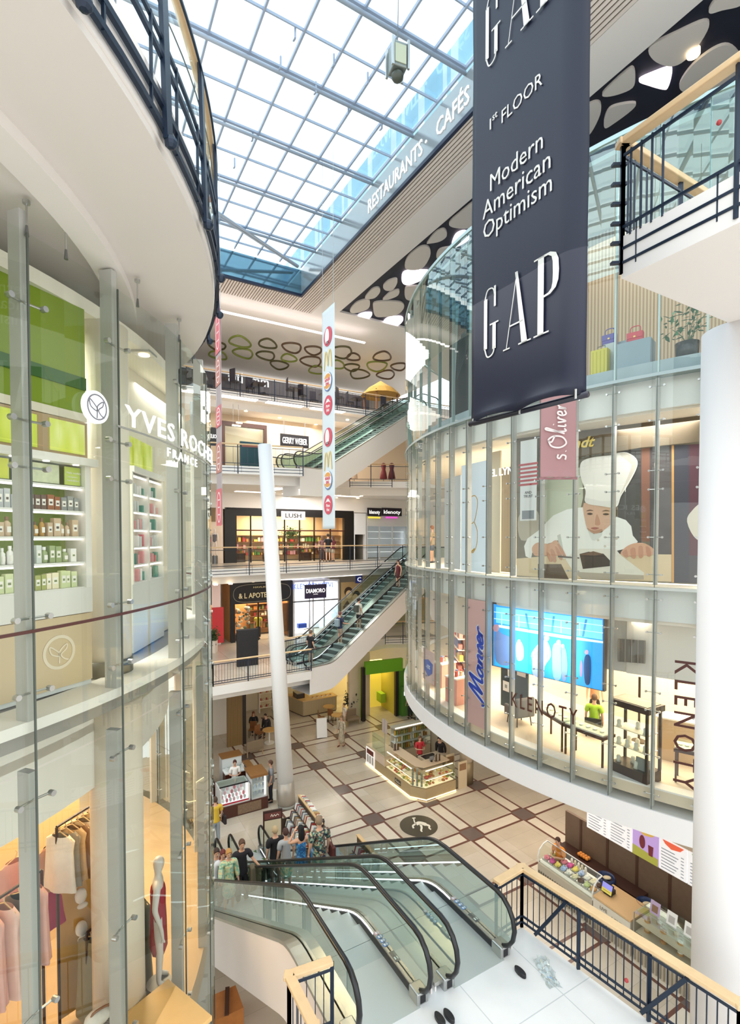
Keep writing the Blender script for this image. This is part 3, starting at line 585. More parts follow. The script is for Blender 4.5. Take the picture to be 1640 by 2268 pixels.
# ================================================================ ESCALATORS
M_STEP = mat('#a9b4b2', .5, .25); M_RISER = mat('#55605f', .5, .3); M_SKIRT = mat('#23232b', .45); M_DECK = mat('#c2bfb8', .25, .75); M_RUB = mat('#141417', .3)
TAN = math.tan(R(30))
def escalator(label, org, yaw, rise, f0=1.5, f1=1.7, up=False, group=None, w=.5, bal=.56, ext0=.35, truss=1.0, lit=True, clad=WHITE, signs=False):
    """local y runs away from the origin end; the flight falls (or climbs when up) by rise along it"""
    root = thing('escalator', label, 'escalator', org, yaw, group); sg = 1 if up else -1
    run = rise / TAN; L = f0 + run + f1
    def zl(y): return 0 if y < f0 else sg * ((y - f0) * TAN if y < f0 + run else rise)
    def line(y0, y1, dz):
        ys = [y0] + [y for c, e in ((f0, .35), (f0 + run, .35)) for y in (c - e, c - e * .4, c, c + e * .4, c + e) if y0 < y < y1] + [y1]
        def zs(y):
            for c, s in ((f0, 1), (f0 + run, -1)):
                if abs(y - c) < .36: t = (y - c + .36) / .72; return zl(c) + (sg * TAN * .36 * t * t if s == 1 else sg * TAN * (-.36 + .72 * t - .36 * t * t))
            return zl(y)
        return [(y, zs(y) + dz) for y in ys]
    # steps
    pitch = .40; y = f0 - .9; stp_m = None
    while y < f0 + run + .9:
        zc_ = zl(y) if up else zl(y + pitch)
        zt = zl(y) if not up else zl(y + pitch); z = min(zl(y), zl(y + pitch)) if not up else max(zl(y), zl(y + pitch))
        z = zl(y + pitch / 2)
        if stp_m is None:
            stp_m = MB(); stp_m.box(-w, 0, -.03, w, pitch - .01, 0); stp_m.mt(1)
            if up: stp_m.box(-w, 0, -.24, w, .03, -.03)
            else: stp_m.box(-w, pitch - .03, -.24, w, pitch - .01, -.03)
            so = stp_m.build('step', [M_STEP, M_RISER], root); so.location = (0, y, z)
        else: so2 = so.copy(); COL.objects.link(so2); so2.parent = root; so2.location = (0, y, z)
        y += pitch
    m = MB(); m.box(-w, -ext0, -.04, w, f0 - .9, .005); m.build('landing_plate', mat('#b8bfbd', .4, .4), root)
    m = MB(); m.box(-w, f0 + run + .9, zl(L) - .04, w, L + ext0, zl(L) + .005); m.build('landing_plate', mat('#b8bfbd', .4, .4), root)
    for s in (-1, 1):
        x = s * bal
        # balustrade glass
        g = MB(); a = line(-.1, L + .1, .12); b = line(-.1, L + .1, .92)
        for i in range(len(a) - 1): g.add([(x, a[i][0], a[i][1]), (x, a[i + 1][0], a[i + 1][1]), (x, b[i + 1][0], b[i + 1][1]), (x, b[i][0], b[i][1])], [(0, 1, 2, 3)])
        for y0, sgn in ((-.1, -1), (L + .1, 1)):
            zb = zl(y0); arc_ = [(x, y0 + sgn * .36 * sin(pi * k / 8), zb + .52 + .40 * cos(pi * k / 8)) for k in range(9)]; g.poly(arc_)
        g.build('balustrade_glass', G_BAL, root)
        # handrail loop
        h = [(x, q, z) for q, z in line(-.1, L + .1, .95)]
        e1 = [(x, L + .1 + .40 * sin(pi * k / 8), zl(L) + .53 + .42 * cos(pi * k / 8)) for k in range(1, 9)]
        e0 = [(x, -.1 - .40 * sin(pi * k / 8), .53 + .42 * cos(pi * k / 8)) for k in range(1, 9)]
        MB().tube(e0[::-1] + h + e1, .042, 8, flat=.8).build('handrail', M_RUB, root, smooth=True)
        # skirt, lit strip, decks
        def strip(nm, xa, xb, z0, z1, mm, y0=-.25, y1=None):
            q = MB(); a = line(y0, (L + .25) if y1 is None else y1, 0)
            for i in range(len(a) - 1):
                (ya, za), (yb, zb) = a[i], a[i + 1]
                vs = [(xa, ya, za + z0), (xb, ya, za + z0), (xb, ya, za + z1), (xa, ya, za + z1), (xa, yb, zb + z0), (xb, yb, zb + z0), (xb, yb, zb + z1), (xa, yb, zb + z1)]
                q.add(vs, [(0, 1, 2, 3), (7, 6, 5, 4), (1, 5, 6, 2), (0, 3, 7, 4), (3, 2, 6, 7), (0, 4, 5, 1)])
            return q.build(nm, mm, root)
        strip('skirt_brush', s * (w + .0), s * (w + .02), -.1, .10, M_SKIRT)
        strip('inner_deck', s * (w + .012), s * (bal - .01), .10, .15, M_DECK)
        if lit: strip('lit_strip', s * (w + .008), s * (w + .022), .112, .142, LEDC, 1.0)
        strip('outer_deck', s * (bal + .012), s * (bal + .22), .07, .13, M_DECK)
        strip('truss_cladding', s * (bal + .19), s * (bal + .215), -truss + .0, .08, clad)
        m = MB(); m.box(x - .1, -.32, -.02, x + .1, -.1, .17); nb = m.build('newel_block', STEEL, root, bev=.02)
        m = MB(); m.box(x - .1, L + .1, zl(L) - .02, x + .1, L + .32, zl(L) + .17); m.build('newel_block', STEEL, root, bev=.02)
        MB().box(x - .045, -.325, .02, x + .045, -.319, .13).build('handrail_inlet', BLACK, nb)
    a = line(-.25, L + .25, 0); q = MB()
    for i in range(len(a) - 1):
        (ya, za), (yb, zb) = a[i], a[i + 1]; X = bal + .19
        q.add([(-X, ya, za - truss), (X, ya, za - truss), (X, yb, zb - truss), (-X, yb, zb - truss)], [(0, 1, 2, 3)])
    q.build('truss_underside', clad, root)
    if signs:
        for k, cc in enumerate(('#c9a7ae', '#5f86b8', '#5f86b8', '#5f86b8')):
            m = MB(); m.lathe([(.038, 0), (.038, .004)], 0, 0, 16); o = m.build('pictogram', mat(cc, .4), root); o.location = ((bal + w) / 2 + .012, .95 - .09 * k, .151)
            m = MB(); m.box(-.014, -.02, .004, .014, .02, .006); m.build('pictogram_mark', mat('#e8eef4', .4), o)
        q = MB().box((bal + w) / 2 - .014, .32, .15, (bal + w) / 2 + .034, .52, .158).build('stop_button_plate', DSTEEL, root)
        MB().box((bal + w) / 2 + 0, .35, .158, (bal + w) / 2 + .02, .40, .164).build('stop_button', mat('#d8e4e0', .4), q)
    return root
YAW = R(30)
nR = Vector((2.10, 7.87, 5.0)); ER = nR - U * .56 + V * .25; EL = ER - U * 1.6
esc1 = escalator('wide escalator descending from the white landing with four riders seen from behind', ER, YAW, 5.0, 1.55, 1.6, signs=True, truss=1.0)
esc2 = escalator('escalator nearest the glass drum, rising to the white landing with riders facing the landing', EL, YAW, 5.0, 1.55, 1.6, signs=True, truss=1.15, clad=mat('#e8dedb', .5))
D45 = Vector((.7, .714, 0)); N45 = Vector((-.714, .7, 0)); YB = math.atan2(-D45.x, D45.y)
p = Vector((-2.9, 24.9, 5.0)) + N45 * .95 + D45 * .3
esc3 = escalator('escalator climbing from the first level with several riders, nearer of the pair', p, YB, 5.0, 1.3, 1.5, up=True, truss=1.25, clad=mat('#ece9e8', .5))
esc4 = escalator('empty escalator rising behind the busy one, past the jewellery shop front', p + N45 * 1.55, YB, 5.0, 1.3, 1.5, up=True, truss=1.0)
p3_ = Vector((-3.5, 26.6, 15.2)) + N45 * .95 + D45 * .2
esc5 = escalator('white-sided escalator climbing from the third level towards the food court', p3_, YB, 5.1, 1.3, 1.5, up=True, truss=1.4, lit=False)
esc6 = escalator('farther escalator running beside the one up to the food court', p3_ + N45 * 1.55, YB, 5.1, 1.3, 1.5, up=True, truss=1.0, lit=False)
# foot-shaped floor stops in front of the newels
for (px, py), lb in (((1153, 2157), 'black oval rubber stop on the landing by the outer handrail loop'), ((975, 2262), 'black rubber stop on the landing, first of the two under the paired handrails'), ((995, 2255), 'black rubber stop on the landing, second of the two under the paired handrails')):
    o = tag(MB(Matrix.Translation(atZ(px, py, 5.0)) @ Matrix.Rotation(R(30), 4, 'Z')).prism(ell(0, 0, .05, .11, 16), 0, .06).build('floor_stop', BLACK, bev=.015), lb, 'stop')
# crumpled clear plastic on the landing
random.seed(3); mb = MB(); c = atZ(1208, 2155, 5.0); nx, ny = 9, 12
mb.add([c + Vector(((i / nx - .5) * .22 + random.gauss(0, .015) + (j / ny) * .05, (.5 - j / ny) * .5 + random.gauss(0, .015), .005 + random.random() * .09 * (1 - abs(i / nx - .5)) * (1.1 - j / ny))) for j in range(ny + 1) for i in range(nx + 1)], [(j * (nx + 1) + i, j * (nx + 1) + i + 1, (j + 1) * (nx + 1) + i + 1, (j + 1) * (nx + 1) + i) for j in range(ny) for i in range(nx)])
tag(mb.build('plastic_wrap', glass_mat('film', '#eef3f4', .10, .35, .1)), 'crumpled clear plastic wrap lying by the railing foot', 'wrap')
# ================================================================ FAR SHOPS
def ptx(px, z0, d=0):      # position along the shop line for a pixel column
    a = (px - PPX) / FPX; o = SH0 + V * d; return (a * o.y - o.x) / (U.x - a * U.y)
def shelf_goods(parent_label, mm, s0, s1, z0, rows, dz, cols, pal, group, dep=.25, d=1.6, fill=.9):
    k = 0
    for r_ in range(rows):
        x = s0 + .05
        while x < s1 - .12:
            wd = random.uniform(.10, .24); hh = random.uniform(.3, .75) * dz
            if random.random() < fill:
                cc = random.choice(pal)
                key = (cc[1], round(hh, 1))
                o = MB(frame(sh(x, d - .16, z0 + r_ * dz + .03), U, V)).box(0, 0, 0, wd, .14, hh).build('product_box', mat(cc[1], .5))
                tag(o, '%s product box on the %s shelf of the %s' % (cc[0], ('lowest', 'second', 'third', 'fourth', 'fifth', 'top')[min(r_, 5)], parent_label), 'product', group)
            x += wd + random.uniform(.03, .12)
def shopfront(label, name, px0, px1, lv, h, fr, inner, muls, glass=True, fw=.35, top=.45, d=0, depth=2.2):
    s0, s1 = ptx(px0, 0, d), ptx(px1, 0, d); z = ZL[lv] if lv else 0
    root = thing(name, label, 'shop front', sh(s0, d, z), R(30)); w = s1 - s0
    MB().box(0, 0, 0, fw, .3, h).box(w - fw, 0, 0, w, .3, h).box(fw, 0, h - top, w - fw, .3, h).build('frame', fr, root)
    MB().box(.1, depth, .05, w - .1, depth + .1, h - .1).build('back_wall', inner, root)
    MB().box(0, .3, 0, .1, depth, h - .1).build('side_wall', inner, root); MB().box(w - .1, .3, 0, w, depth, h - .1).build('side_wall', inner, root)
    for x in muls: MB().box(fw + (w - 2 * fw) * x - .04, .02, 0, fw + (w - 2 * fw) * x + .04, .12, h - top).build('mullion', fr, root)
    if glass: MB().add([(fw, .06, 0), (w - fw, .06, 0), (w - fw, .06, h - top), (fw, .06, h - top)], [(0, 1, 2, 3)]).build('shop_glass', G_CLEAR, root)
    return root, s0, s1, w
def sign(label, body, px, py, px1, lv_d, size, bgc, fgc, th=.06, pad=(.16, .12), emit=1.0, cat='sign', sub=None, plate=True, sx=1.0):
    d = lv_d; a = atPlane(px, py, sh(0, d), V); b = atPlane(px1, py, sh(0, d), V); w = abs((b - a).dot(U)); c = (a + b) / 2
    root = thing('shop_sign', label, cat, c, R(30)); m = frame((0, -.035, 0), (1, 0, 0), Z3)
    t = MB(); text(t, body, 1, Matrix.Identity(4), .012, .012); tw = max(q.x for q in t.v) - min(q.x for q in t.v); th_ = max(q.y for q in t.v)
    k = (w - 2 * pad[0]) / tw; t2 = MB(); t2.add([m @ Vector((q.x * k, (q.y - th_ / 2) * size / th_, q.z - .0)) for q in t.v], t.f)
    pl_ = MB().box(-w / 2, -.03, -size / 2 - pad[1] - (.1 if sub else 0), w / 2, .03, size / 2 + pad[1]).build('plate', bgc, root, bev=.01) if plate else root
    t2.build('lettering', fgc, pl_)
    if sub: s_ = MB(); text(s_, sub, size * .32, m @ Matrix.Translation((0, -size / 2 - .12, 0)), .008); s_.build('small_lettering', fgc, pl_)
    return root
WHL = mat('#ffffff', .4, emit=.45)
# level two: black soap shop
root, s0, s1, w = shopfront('black-framed soap shop front glowing warm behind the second level railing', 'storefront', 498, 784, 2, 3.45, mat('#141112', .35), mat('#e9c79c', .6), (.12, .26, .42, .56, .70, .86), fw=.75, top=.5)
MB().box(.75, .0, 2.0, w - .75, .14, 2.08).build('transom', mat('#4a1a16', .4), root)
for k in range(4): MB().box(.2, 1.75, .35 + k * .45, w - .2, 2.18, .38 + k * .45).build('shelf', WOOD2, root)
pal = [('cream', '#f2e2c4'), ('red', '#b23a34'), ('green', '#5d8a45'), ('orange', '#d98d45'), ('pink', '#e3a4a8'), ('brown', '#6b4430'), ('yellow', '#e3c75e')]
shelf_goods('soap shop', None, s0 + .9, s1 - .9, 10.38, 3, .45, 0, pal, 'goods on the soap shop shelves', d=2.0)
for k, (x, lb) in enumerate(((.13, 'left'), (.34, 'middle'), (.64, 'centre'), (.8, 'right'))):
    o = thing('display_table', 'low timber display table in the soap shop window, %s from the drum side' % ORD[k], 'table', sh(s0 + w * x, .6, 10), R(30))
    MB().box(-.35, 0, .55, .35, .6, .6).build('table_top', WOOD2, o); MB().box(-.3, .05, 0, .3, .55, .55).build('table_body', DKBROWN, o)
    for j in range(5): tag(MB(frame(sh(s0 + w * x - .3 + j * .13, .8, 10.6), U, V)).box(0, 0, 0, .1, .14, .12 + .06 * (j % 3)).build('product_box', mat(pal[(j + k) % 7][1], .5)), '%s gift box on the %s window table of the soap shop' % (pal[(j + k) % 7][0], ORD[k]), 'product', 'gift boxes in the soap shop window')
o = thing('wreath', 'leafy green garland hung inside the soap shop doorway', 'garland', sh(s0 + w * .52, 1.0, 11.9), R(30)); random.seed(5)
leaves(260, (0, 0, 0), (.3, .17), .14).build('leaves', mat('#4c6a35', .6, noise=.3), o)
sign('white lit box sign reading LUSH over the soap shop doorway', 'LUSH', 623, 1142, 676, -.05, .28, mat('#f7f5f1', .4, emit=.08), mat('#1a1a1a', .4), pad=(.28, .14))
o = MB(frame(sh(s0 - 2.4, 0, 10), U, V)).box(0, 0, 0, 2.3, .3, 3.4).build('wall_lingerie_shop', mat('#ecd7c2', .6)); struct(o)
tag(MB(frame(sh(s0 - 2.3, -.06, 12.55), U, V)).box(0, 0, 0, 1.75, .05, .85).build('slatted_sign_panel', wave_mat('#5c4a35', '#a98f6a', 9, 'X')), 'brown slatted wood panel over the lingerie shop window', 'panel')
# level two: jewellery shop at the far right
root, s0, s1, w = shopfront('bright white jewellery shop front on the second level beyond the soap shop', 'storefront', 812, 905, 2, 3.3, mat('#d9dbdc', .35, .3), mat('#eef1f6', .5), (.3, .62), fw=.1, top=.9)
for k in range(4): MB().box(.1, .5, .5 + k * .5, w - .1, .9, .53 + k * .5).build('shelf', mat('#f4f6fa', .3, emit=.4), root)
for k, (a, b) in enumerate(((814, 845), (846, 890))):
    sign('black and pink sign with white word, %s of two over the bright jewellery front' % ('first' if k == 0 else 'second'), 'klenoty', a, 1134, b, -.2, .26, mat('#1c1622', .4), WHL, pad=(.14, .16))
    q = atPlane((a + b) / 2, 1146, sh(0, -.25), V); o = tag(MB(frame(q, U, V)).box(-.5, -.02, -.07, .5, .02, .05).build('sign_stripe', mat('#e054c8' if k else '#e6d24a', .4, emit=.5)), 'lit %s stripe under the black jewellery sign' % ('magenta' if k else 'yellow'), 'sign stripe')
root, s0, s1, w = shopfront('plain white service bay with a narrow door beside the soap shop', 'storefront', 785, 811, 2, 3.3, mat('#e5e7ea', .5), mat('#8a8377', .5), (), glass=False, fw=.06, top=1.5)
# level one: apothecary
root, s0, s1, w = shopfront('black apothecary shop front with gold lettering on the first level', 'storefront', 511, 648, 1, 3.75, mat('#16151a', .35), mat('#c98f55', .6, noise=.2), (.42,), fw=.25, top=1.35)
MB().tube(crom([(.35, -.03, 2.6), (.35, -.03, 3.45), (w / 2, -.03, 3.62), (w - .35, -.03, 3.45), (w - .35, -.03, 2.6), (w / 2, -.03, 2.5)], 6, True), .018, 5, True).build('scroll_border', mat('#8f8a7a', .5), root)
for k in range(5): MB().box(1.6, 1.75, .4 + k * .42, w - .2, 2.18, .43 + k * .42).build('shelf', WOOD2, root)
MB().box(w - .5, .5, .3, w - .12, 1.7, 2.2).build('side_cabinet', WOOD2, root)
shelf_goods('apothecary', None, s0 + 1.7, s1 - .3, 5.43, 4, .42, 0, [('cream', '#efe0c0'), ('amber', '#b87432'), ('red', '#a33a2f'), ('olive', '#6f7040')], 'goods on the apothecary shelves', d=2.0)
o = thing('window_display', 'heap of round gift tins and parcels behind the apothecary window', 'display', sh(s0 + .9, .5, 5.0), R(30)); mb = MB(); random.seed(9); MB().box(-.5, .0, 0, .55, .5, .4).build('plinth', DKBROWN, o)
for k in range(46):
    q = MB(); q.ball((random.uniform(-.5, .5), random.uniform(.05, .4), .45 + random.random() * 1.7), random.uniform(.07, .13), 7, 5); q.build('tin', mat(random.choice(['#c9bca4', '#7c8a86', '#a58b6a', '#5e6a52', '#cfc7bd']), .4), o)
sign('gold lettering on the black apothecary fascia', '& L APOTEKE', 528, 1318, 606, -.04, .32, BLACK, mat('#cdbf93', .4, emit=.15), plate=False, pad=(.02, .1))
sign('small gold word above the apothecary name', 'HAVLIK', 560, 1300, 590, -.04, .1, BLACK, mat('#cdbf93', .4), plate=False, pad=(.02, .1))
# jeweller next to it
root, s0, s1, w = shopfront('white jewellery shop front with lit shelves on the first level', 'storefront', 649, 752, 1, 3.7, mat('#c9c9cc', .35, .3), mat('#eceef4', .5), (.34, .42, .68), fw=.12, top=.1)
MB().box(0, .0, 2.25, w, .12, 2.34).build('transom', DSTEEL, root)
for k in range(4):
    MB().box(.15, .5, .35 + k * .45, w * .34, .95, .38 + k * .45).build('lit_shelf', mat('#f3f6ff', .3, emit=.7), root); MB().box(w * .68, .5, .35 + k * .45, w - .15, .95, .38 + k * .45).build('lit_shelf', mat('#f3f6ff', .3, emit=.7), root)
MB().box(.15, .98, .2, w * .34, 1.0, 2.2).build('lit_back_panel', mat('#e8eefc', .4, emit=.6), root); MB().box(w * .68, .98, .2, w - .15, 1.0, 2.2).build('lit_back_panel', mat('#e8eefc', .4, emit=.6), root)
sign('large white letters KLENOTNICTVI over the jewellery shop', 'KLENOTNICTVI', 649, 1297, 737, -.3, .34, WHITE, mat('#5a78e6', .4, emit=.5), plate=False, pad=(.02, .1))
sign('dark purple sign reading DIAMORO in front of the jewellery shop', 'DIAMORO', 675, 1308, 723, -.5, .27, mat('#241b3a', .35), WHL, pad=(.1, .28), sub='jewellery')
tag(MB(frame(sh(s0 + .8, .3, 5.45), U, V)).box(-.3, 0, 0, .3, .3, .3).build('blue_display_box', mat('#2f57c4', .4)), 'blue gift box in the jewellery shop window', 'box')
# poster and further fronts on level one
q0 = atPlane(755, 1290, sh(0, .0), V); q1 = atPlane(802, 1395, sh(0, .0), V); wq = (q1 - q0).dot(U); hq = q0.z - 5.1
o = thing('portrait_poster', 'tall sepia poster of a couple beside the jewellery shop', 'poster', Vector((q0.x, q0.y, 5.1)) - V * .06, R(30))
MB().box(0, 0, 0, wq, .05, hq).build('panel', mat('#b49a6c', .5), o); m = frame((0, -.012, 0), (1, 0, 0), Z3)
for (a, b, rx, ry, cc, nm) in ((.34, .80, .13, .1, '#3a2a20', 'hair'), (.36, .74, .10, .09, '#d9bc8c', 'face'), (.72, .70, .12, .11, '#33251c', 'hair'), (.66, .66, .09, .085, '#d3b384', 'face')):
    t = MB(); flat(t, ell(a * wq, b * hq, rx * wq * 1.5, ry * hq, 20), m, .004, .002 if nm == 'face' else 0); t.build(nm, mat(cc, .5), o)
for pts, cc in (([(.05, .05), (.1, .5), (.3, .62), (.45, .5), (.5, .05)], '#5a4030'), ([(.45, .05), (.5, .5), (.7, .58), (.95, .5), (1, .05)], '#6d4c30')):
    t = MB(); flat(t, [(a * wq * .98, b * hq) for a, b in pts], m, .004, -.004); t.build('coat', mat(cc, .5, noise=.2), o)
sign('small blue square sign at the top of the sepia poster', 'C', 788, 1283, 803, -.12, .3, mat('#24379a', .4), WHL, pad=(.12, .12))
struct(MB(frame(sh(ptx(803, 0), 0, 5), U, V)).box(0, 0, 0, 6, .3, 3.8).build('wall_shop_green', mat('#a9a583', .5)))
sign('red letters Tiger over the far olive shop', 'Tiger', 832, 1286, 860, -.06, .3, WHITE, mat('#c23b3b', .4), plate=False)
struct(MB(frame(sh(ptx(440, 0), 0, 5), U, V)).box(0, 0, 0, ptx(488, 0) - ptx(440, 0), .3, 3.8).build('wall_pink_shop', mat('#f2dcd8', .5)))
tag(MB(frame(sh(ptx(466, 0), -.08, 5.1), U, V)).box(-.6, 0, 0, .75, .06, 2.2).build('red_panel', mat('#c8353c', .4)), 'red panel in the pink shop window beside the apothecary', 'panel')
# level three
struct(MB(frame(sh(-9, 1.2, 15.2), U, V)).box(0, 0, 0, 26, .2, 4.4).build('wall_level_three', mat('#e2cdb0', .6)))
root, s0, s1, w = shopfront('brown-framed fashion shop window on the third level', 'storefront', 494, 593, 3, 3.6, mat('#4a2a20', .4), mat('#e3d1b4', .6), (), fw=.18, top=.25, d=.2, depth=.9)
o = thing('mirror_panel', 'dark glossy panel unit standing in the fashion shop window', 'panel', sh(s0 + .9, -.6, 15.2), R(30)); MB().box(0, 0, .1, 1.6, .2, 2.3).build('panel', mat('#27414a', .15, .4), o, bev=.02); MB().box(.1, -.02, 1.95, 1.5, 0, 2.15).build('top_strip', mat('#5a2f22', .4), o); MB().box(-.05, -.1, 0, 2.1, .3, .12).build('base', BLACK, o)
o = sign('black hanging sign reading GERRY WEBER on the third level', 'GERRY WEBER', 621, 977, 684, -1.6, .38, mat('#16131a', .35), WHL, pad=(.12, .2))
for x in (-.7, .7): MB().bar((x, 0, .3), (x, 0, 1.2), .03, .03).build('hanger', DSTEEL, o)
sign('small black sign with white word at the edge of the drum, third level', 'CELIO', 456, 966, 483, -1.5, .22, mat('#1b1b1e', .4), WHL, pad=(.1, .4))
o = thing('pendant_lamp', 'two-tier pendant lamp on wires above the fashion shop', 'pendant lamp', atPlane(524, 943, sh(0, -1.5), V), R(30))
MB().box(-.25, -.05, -.03, .25, .05, .05).build('light_bar', LEDW, o); MB().box(-.05, -.2, .12, .3, -.1, .2).build('light_bar', LEDW, o)
for x in (-.2, .12): MB().bar((x, 0, 0), (x, 0, 1.25), .012, .012).build('wire', DSTEEL, o)
for k, (px, lb) in enumerate(((773, 'first'), (785, 'second'), (850, 'third'), (868, 'fourth'))):
    q = Vector(((px - PPX) / FPX * 35, 35, 15.2)); o = thing('dress_form', 'dress form in a dark red dress behind the third level railing, %s from the column' % lb, 'dress form', q)
    MB().lathe([(.02, .4), (.26, .42), (.2, .8), (.13, 1.05), (.18, 1.3), (.14, 1.45), (.05, 1.5)], n=12).build('dress', mat(('#7c3a3a', '#d8c3b0', '#8f4048', '#6f2c34')[k], .6), o, smooth=True); MB().cyl(0, 0, 0, .45, .02, n=8).cyl(0, 0, 0, .02, .15, n=12).build('stand', DSTEEL, o)
# food court: green loops on the ceiling, dim seating
struct(MB(frame((0, 0, 23.92), U, V)).box(-9, 28.3, 0, 16, 28.45, .06).build('trim_led_line', [mat('#fff1f0', .4, emit=4.0)]))
LO = [(532, 757, 27), (594, 762, 23), (648, 770, 25), (540, 783, 25), (590, 788, 23), (694, 776, 22), (640, 793, 20), (619, 809, 23), (690, 801, 27), (702, 820, 22), (755, 780, 30), (783, 791, 18), (745, 808, 22), (780, 814, 20), (848, 790, 24), (836, 811, 27), (796, 829, 26), (855, 830, 24), (484, 787, 22), (480, 765, 22), (884, 812, 20)]
for k, (px, py, r_) in enumerate(LO):
    c = atZ(px, py, 23.95); rr = .86 * r_ * c.y / FPX; random.seed(k); a0 = random.random() * 6
    pts = crom([c + Vector((cos(a0 + t) * rr * q, sin(a0 + t) * rr * q * 1.5, 0)) for t, q in ((0, 1.0), (1.2, .85), (2.1, 1.05), (3.1, .9), (4.2, 1.05), (5.2, .85))], 5, True)
    cc = (('olive', '#7c8a3a'), ('dark olive', '#4e4a26'), ('brown', '#5a4530'))[k % 3]
    o = tag(MB().tube(pts, .065, 6, True).build('ceiling_loop', mat(cc[1], .5), smooth=True), '%s rounded loop under the food court ceiling, %s in its %s row' % (cc[0], ORD[sum(1 for q in LO if (q[1] > 800, q[1] > 774) == (py > 800, py > 774) and q[0] < px)], 'nearest' if py <= 774 else 'middle' if py <= 800 else 'farthest'), 'ceiling loop', 'loops on the food court ceiling')
struct(MB(frame(sh(-8, 3.5, 20.3), U, V)).box(0, 0, 0, 20, .2, 2.4).build('wall_food_counters', mat('#3e3a3e', .5, noise=.4, scale=1.5)))
for k in range(13):
    s = -3.5 + k * 1.15; o = thing('dining_chair', 'dark food court chair behind the long railing, %s from the drum' % ORD[k], 'chair', sh(s, -1.6 + (k % 3) * .8, 20.3), R(30 + 40 * (k % 4)), 'food court chairs')
    MB().box(-.22, -.22, .42, .22, .22, .48).build('seat', mat('#25222a', .5), o); MB().box(-.22, .18, .48, .22, .23, 1.15).build('backrest', mat('#2c2730', .5), o)
    for x in (-.19, .19):
        for y in (-.19, .19): MB().bar((x, y, 0), (x, y, .43), .03, .03).build('leg', BLACK, o)
for k in range(6):
    o = thing('dining_table', 'small dark food court table behind the railing, %s from the drum' % ORD[k], 'table', sh(-3 + k * 2.3, -.9, 20.3), R(30)); MB().box(-.4, -.4, .72, .4, .4, .76).build('table_top', mat('#3a3134', .4), o); MB().cyl(0, 0, 0, .72, .04, n=8).cyl(0, 0, 0, .03, .25, n=12).build('pedestal', BLACK, o)
sign('pale lettering on the dark food court wall', 'uiti  ram', 500, 840, 600, 3.3, .7, BLACK, mat('#cfd4d6', .4, emit=.4), plate=False)
o = thing('straw_hut', 'golden straw-roofed hut at the far end of the food court', 'hut', sh(ptx(862, 0), 1.2, 20.3), R(30)); MB().lathe([(1.5, 1.9), (1.0, 2.4), (.5, 2.7), (.05, 3.0)], n=14).build('straw_roof', mat('#b98f3f', .8, noise=.35, scale=12), o)
for x in (-.9, .9):
    for y in (-.9, .9): MB().cyl(x, y, 0, 2.1, .07, n=8).build('post', WOOD2, o)
# downlights in the far soffits
DLS = [(470, 1108, 3), (500, 1095, 3), (560, 1100, 3), (567, 1096, 3), (745, 1102, 3), (752, 1097, 3), (793, 1103, 3), (801, 1098, 3), (478, 1295, 2), (511, 1293, 2), (505, 1294, 2), (560, 1288, 2), (772, 1270, 2), (812, 1266, 2), (545, 910, 4), (620, 925, 4), (700, 940, 4), (770, 930, 4)]
for k, (px, py, lv) in enumerate(DLS):
    q = atZ(px, py, ZL[lv] - .85)
    if not 20 < q.y < 42 or k in (10, 13): continue
    tag(MB(Matrix.Translation(q)).cyl(0, 0, -.03, .04, .11, n=12).build('downlight', LEDW), 'round lit downlight in the soffit under the %s level, the %s counted from the drum' % (ORD[lv - 1], ORD[sum(1 for a in DLS if a[2] == lv and a[0] < px)]), 'ceiling light', 'downlights in the far soffits')
for lv, e0, e1, nn in ((4, -7, 7, 5), (3, 0, 9, 3), (2, -4, 8, 4)):
    for k in range(nn):
        s = e0 + (e1 - e0) * k / nn
        struct(MB(frame(sh(s, -3.2 if lv == 4 else -1.6, ZL[lv] - .87), U, V)).box(0, 0, 0, (e1 - e0) / nn * .8, .5, .03).build('trim_light_trough', [mat('#ffe9da', .4, emit=2.2)]))
# ================================================================ COSMETICS SHOP IN THE DRUM
XR = Vector((.38, .925, 0)).normalized(); NR = Vector((.925, -.38, 0)).normalized()     # along the unit, towards the glass
SO = Vector((-3.06, 5.52, 10.0)); FS = frame(SO, XR, Z3)      # local x along unit, y up, z = out towards glass
UYAW = math.atan2(XR.y, XR.x)
def onu(px, py, d=0):   # photo pixel -> local x, y on the unit's front plane
    q = atPlane(px, py, SO + NR * d, NR) - SO; return q.dot(XR), q.z
unit = thing('display_shelving', 'white lit cosmetics shelving unit with leaf pictures behind the drum glass', 'shelving', SO, UYAW)
def ub(nm, x0, z0, x1, z1, d0, d1, m, par=unit, bev=0): return MB().box(x0, -d1, z0, x1, -d0, z1).build(nm, m, par, bev=bev)
ub('back_panel', -2.2, 0, 0, 2.9, -.34, -.30, mat('#8aa41c', .6))
ub('base_panel', -2.2, .05, .02, .78, -.3, 0, mat('#d2bc96', .4)); ub('plinth_strip', -2.2, 0, .02, .06, -.3, -.02, mat('#dfe3e3', .4))
ub('parapet', -2.2, .79, .02, 1.06, -.34, .02, mat('#e8e5de', .5))
ub('end_panel', -.05, 1.06, .02, 2.36, -.34, .02, mat('#efece6', .5))
rows = (1.06, 1.33, 1.60, 1.87, 2.13)
for z in rows: ub('shelf', -2.2, z - .012, -.05, z + .008, -.32, .0, mat('#f0efe9', .4))
for z in rows[1:]: ub('led_strip', -2.2, z - .03, -.06, z - .013, -.05, -.03, LED)
ub('canopy', -2.2, 2.36, .06, 2.44, -.34, .09, mat('#f1eee6', .5))
for x in (-.18, -.5, -.82, -1.3): MB().cyl(x, -.05, 2.35, 2.365, .03, n=12).build('spot_lamp', LED, unit)
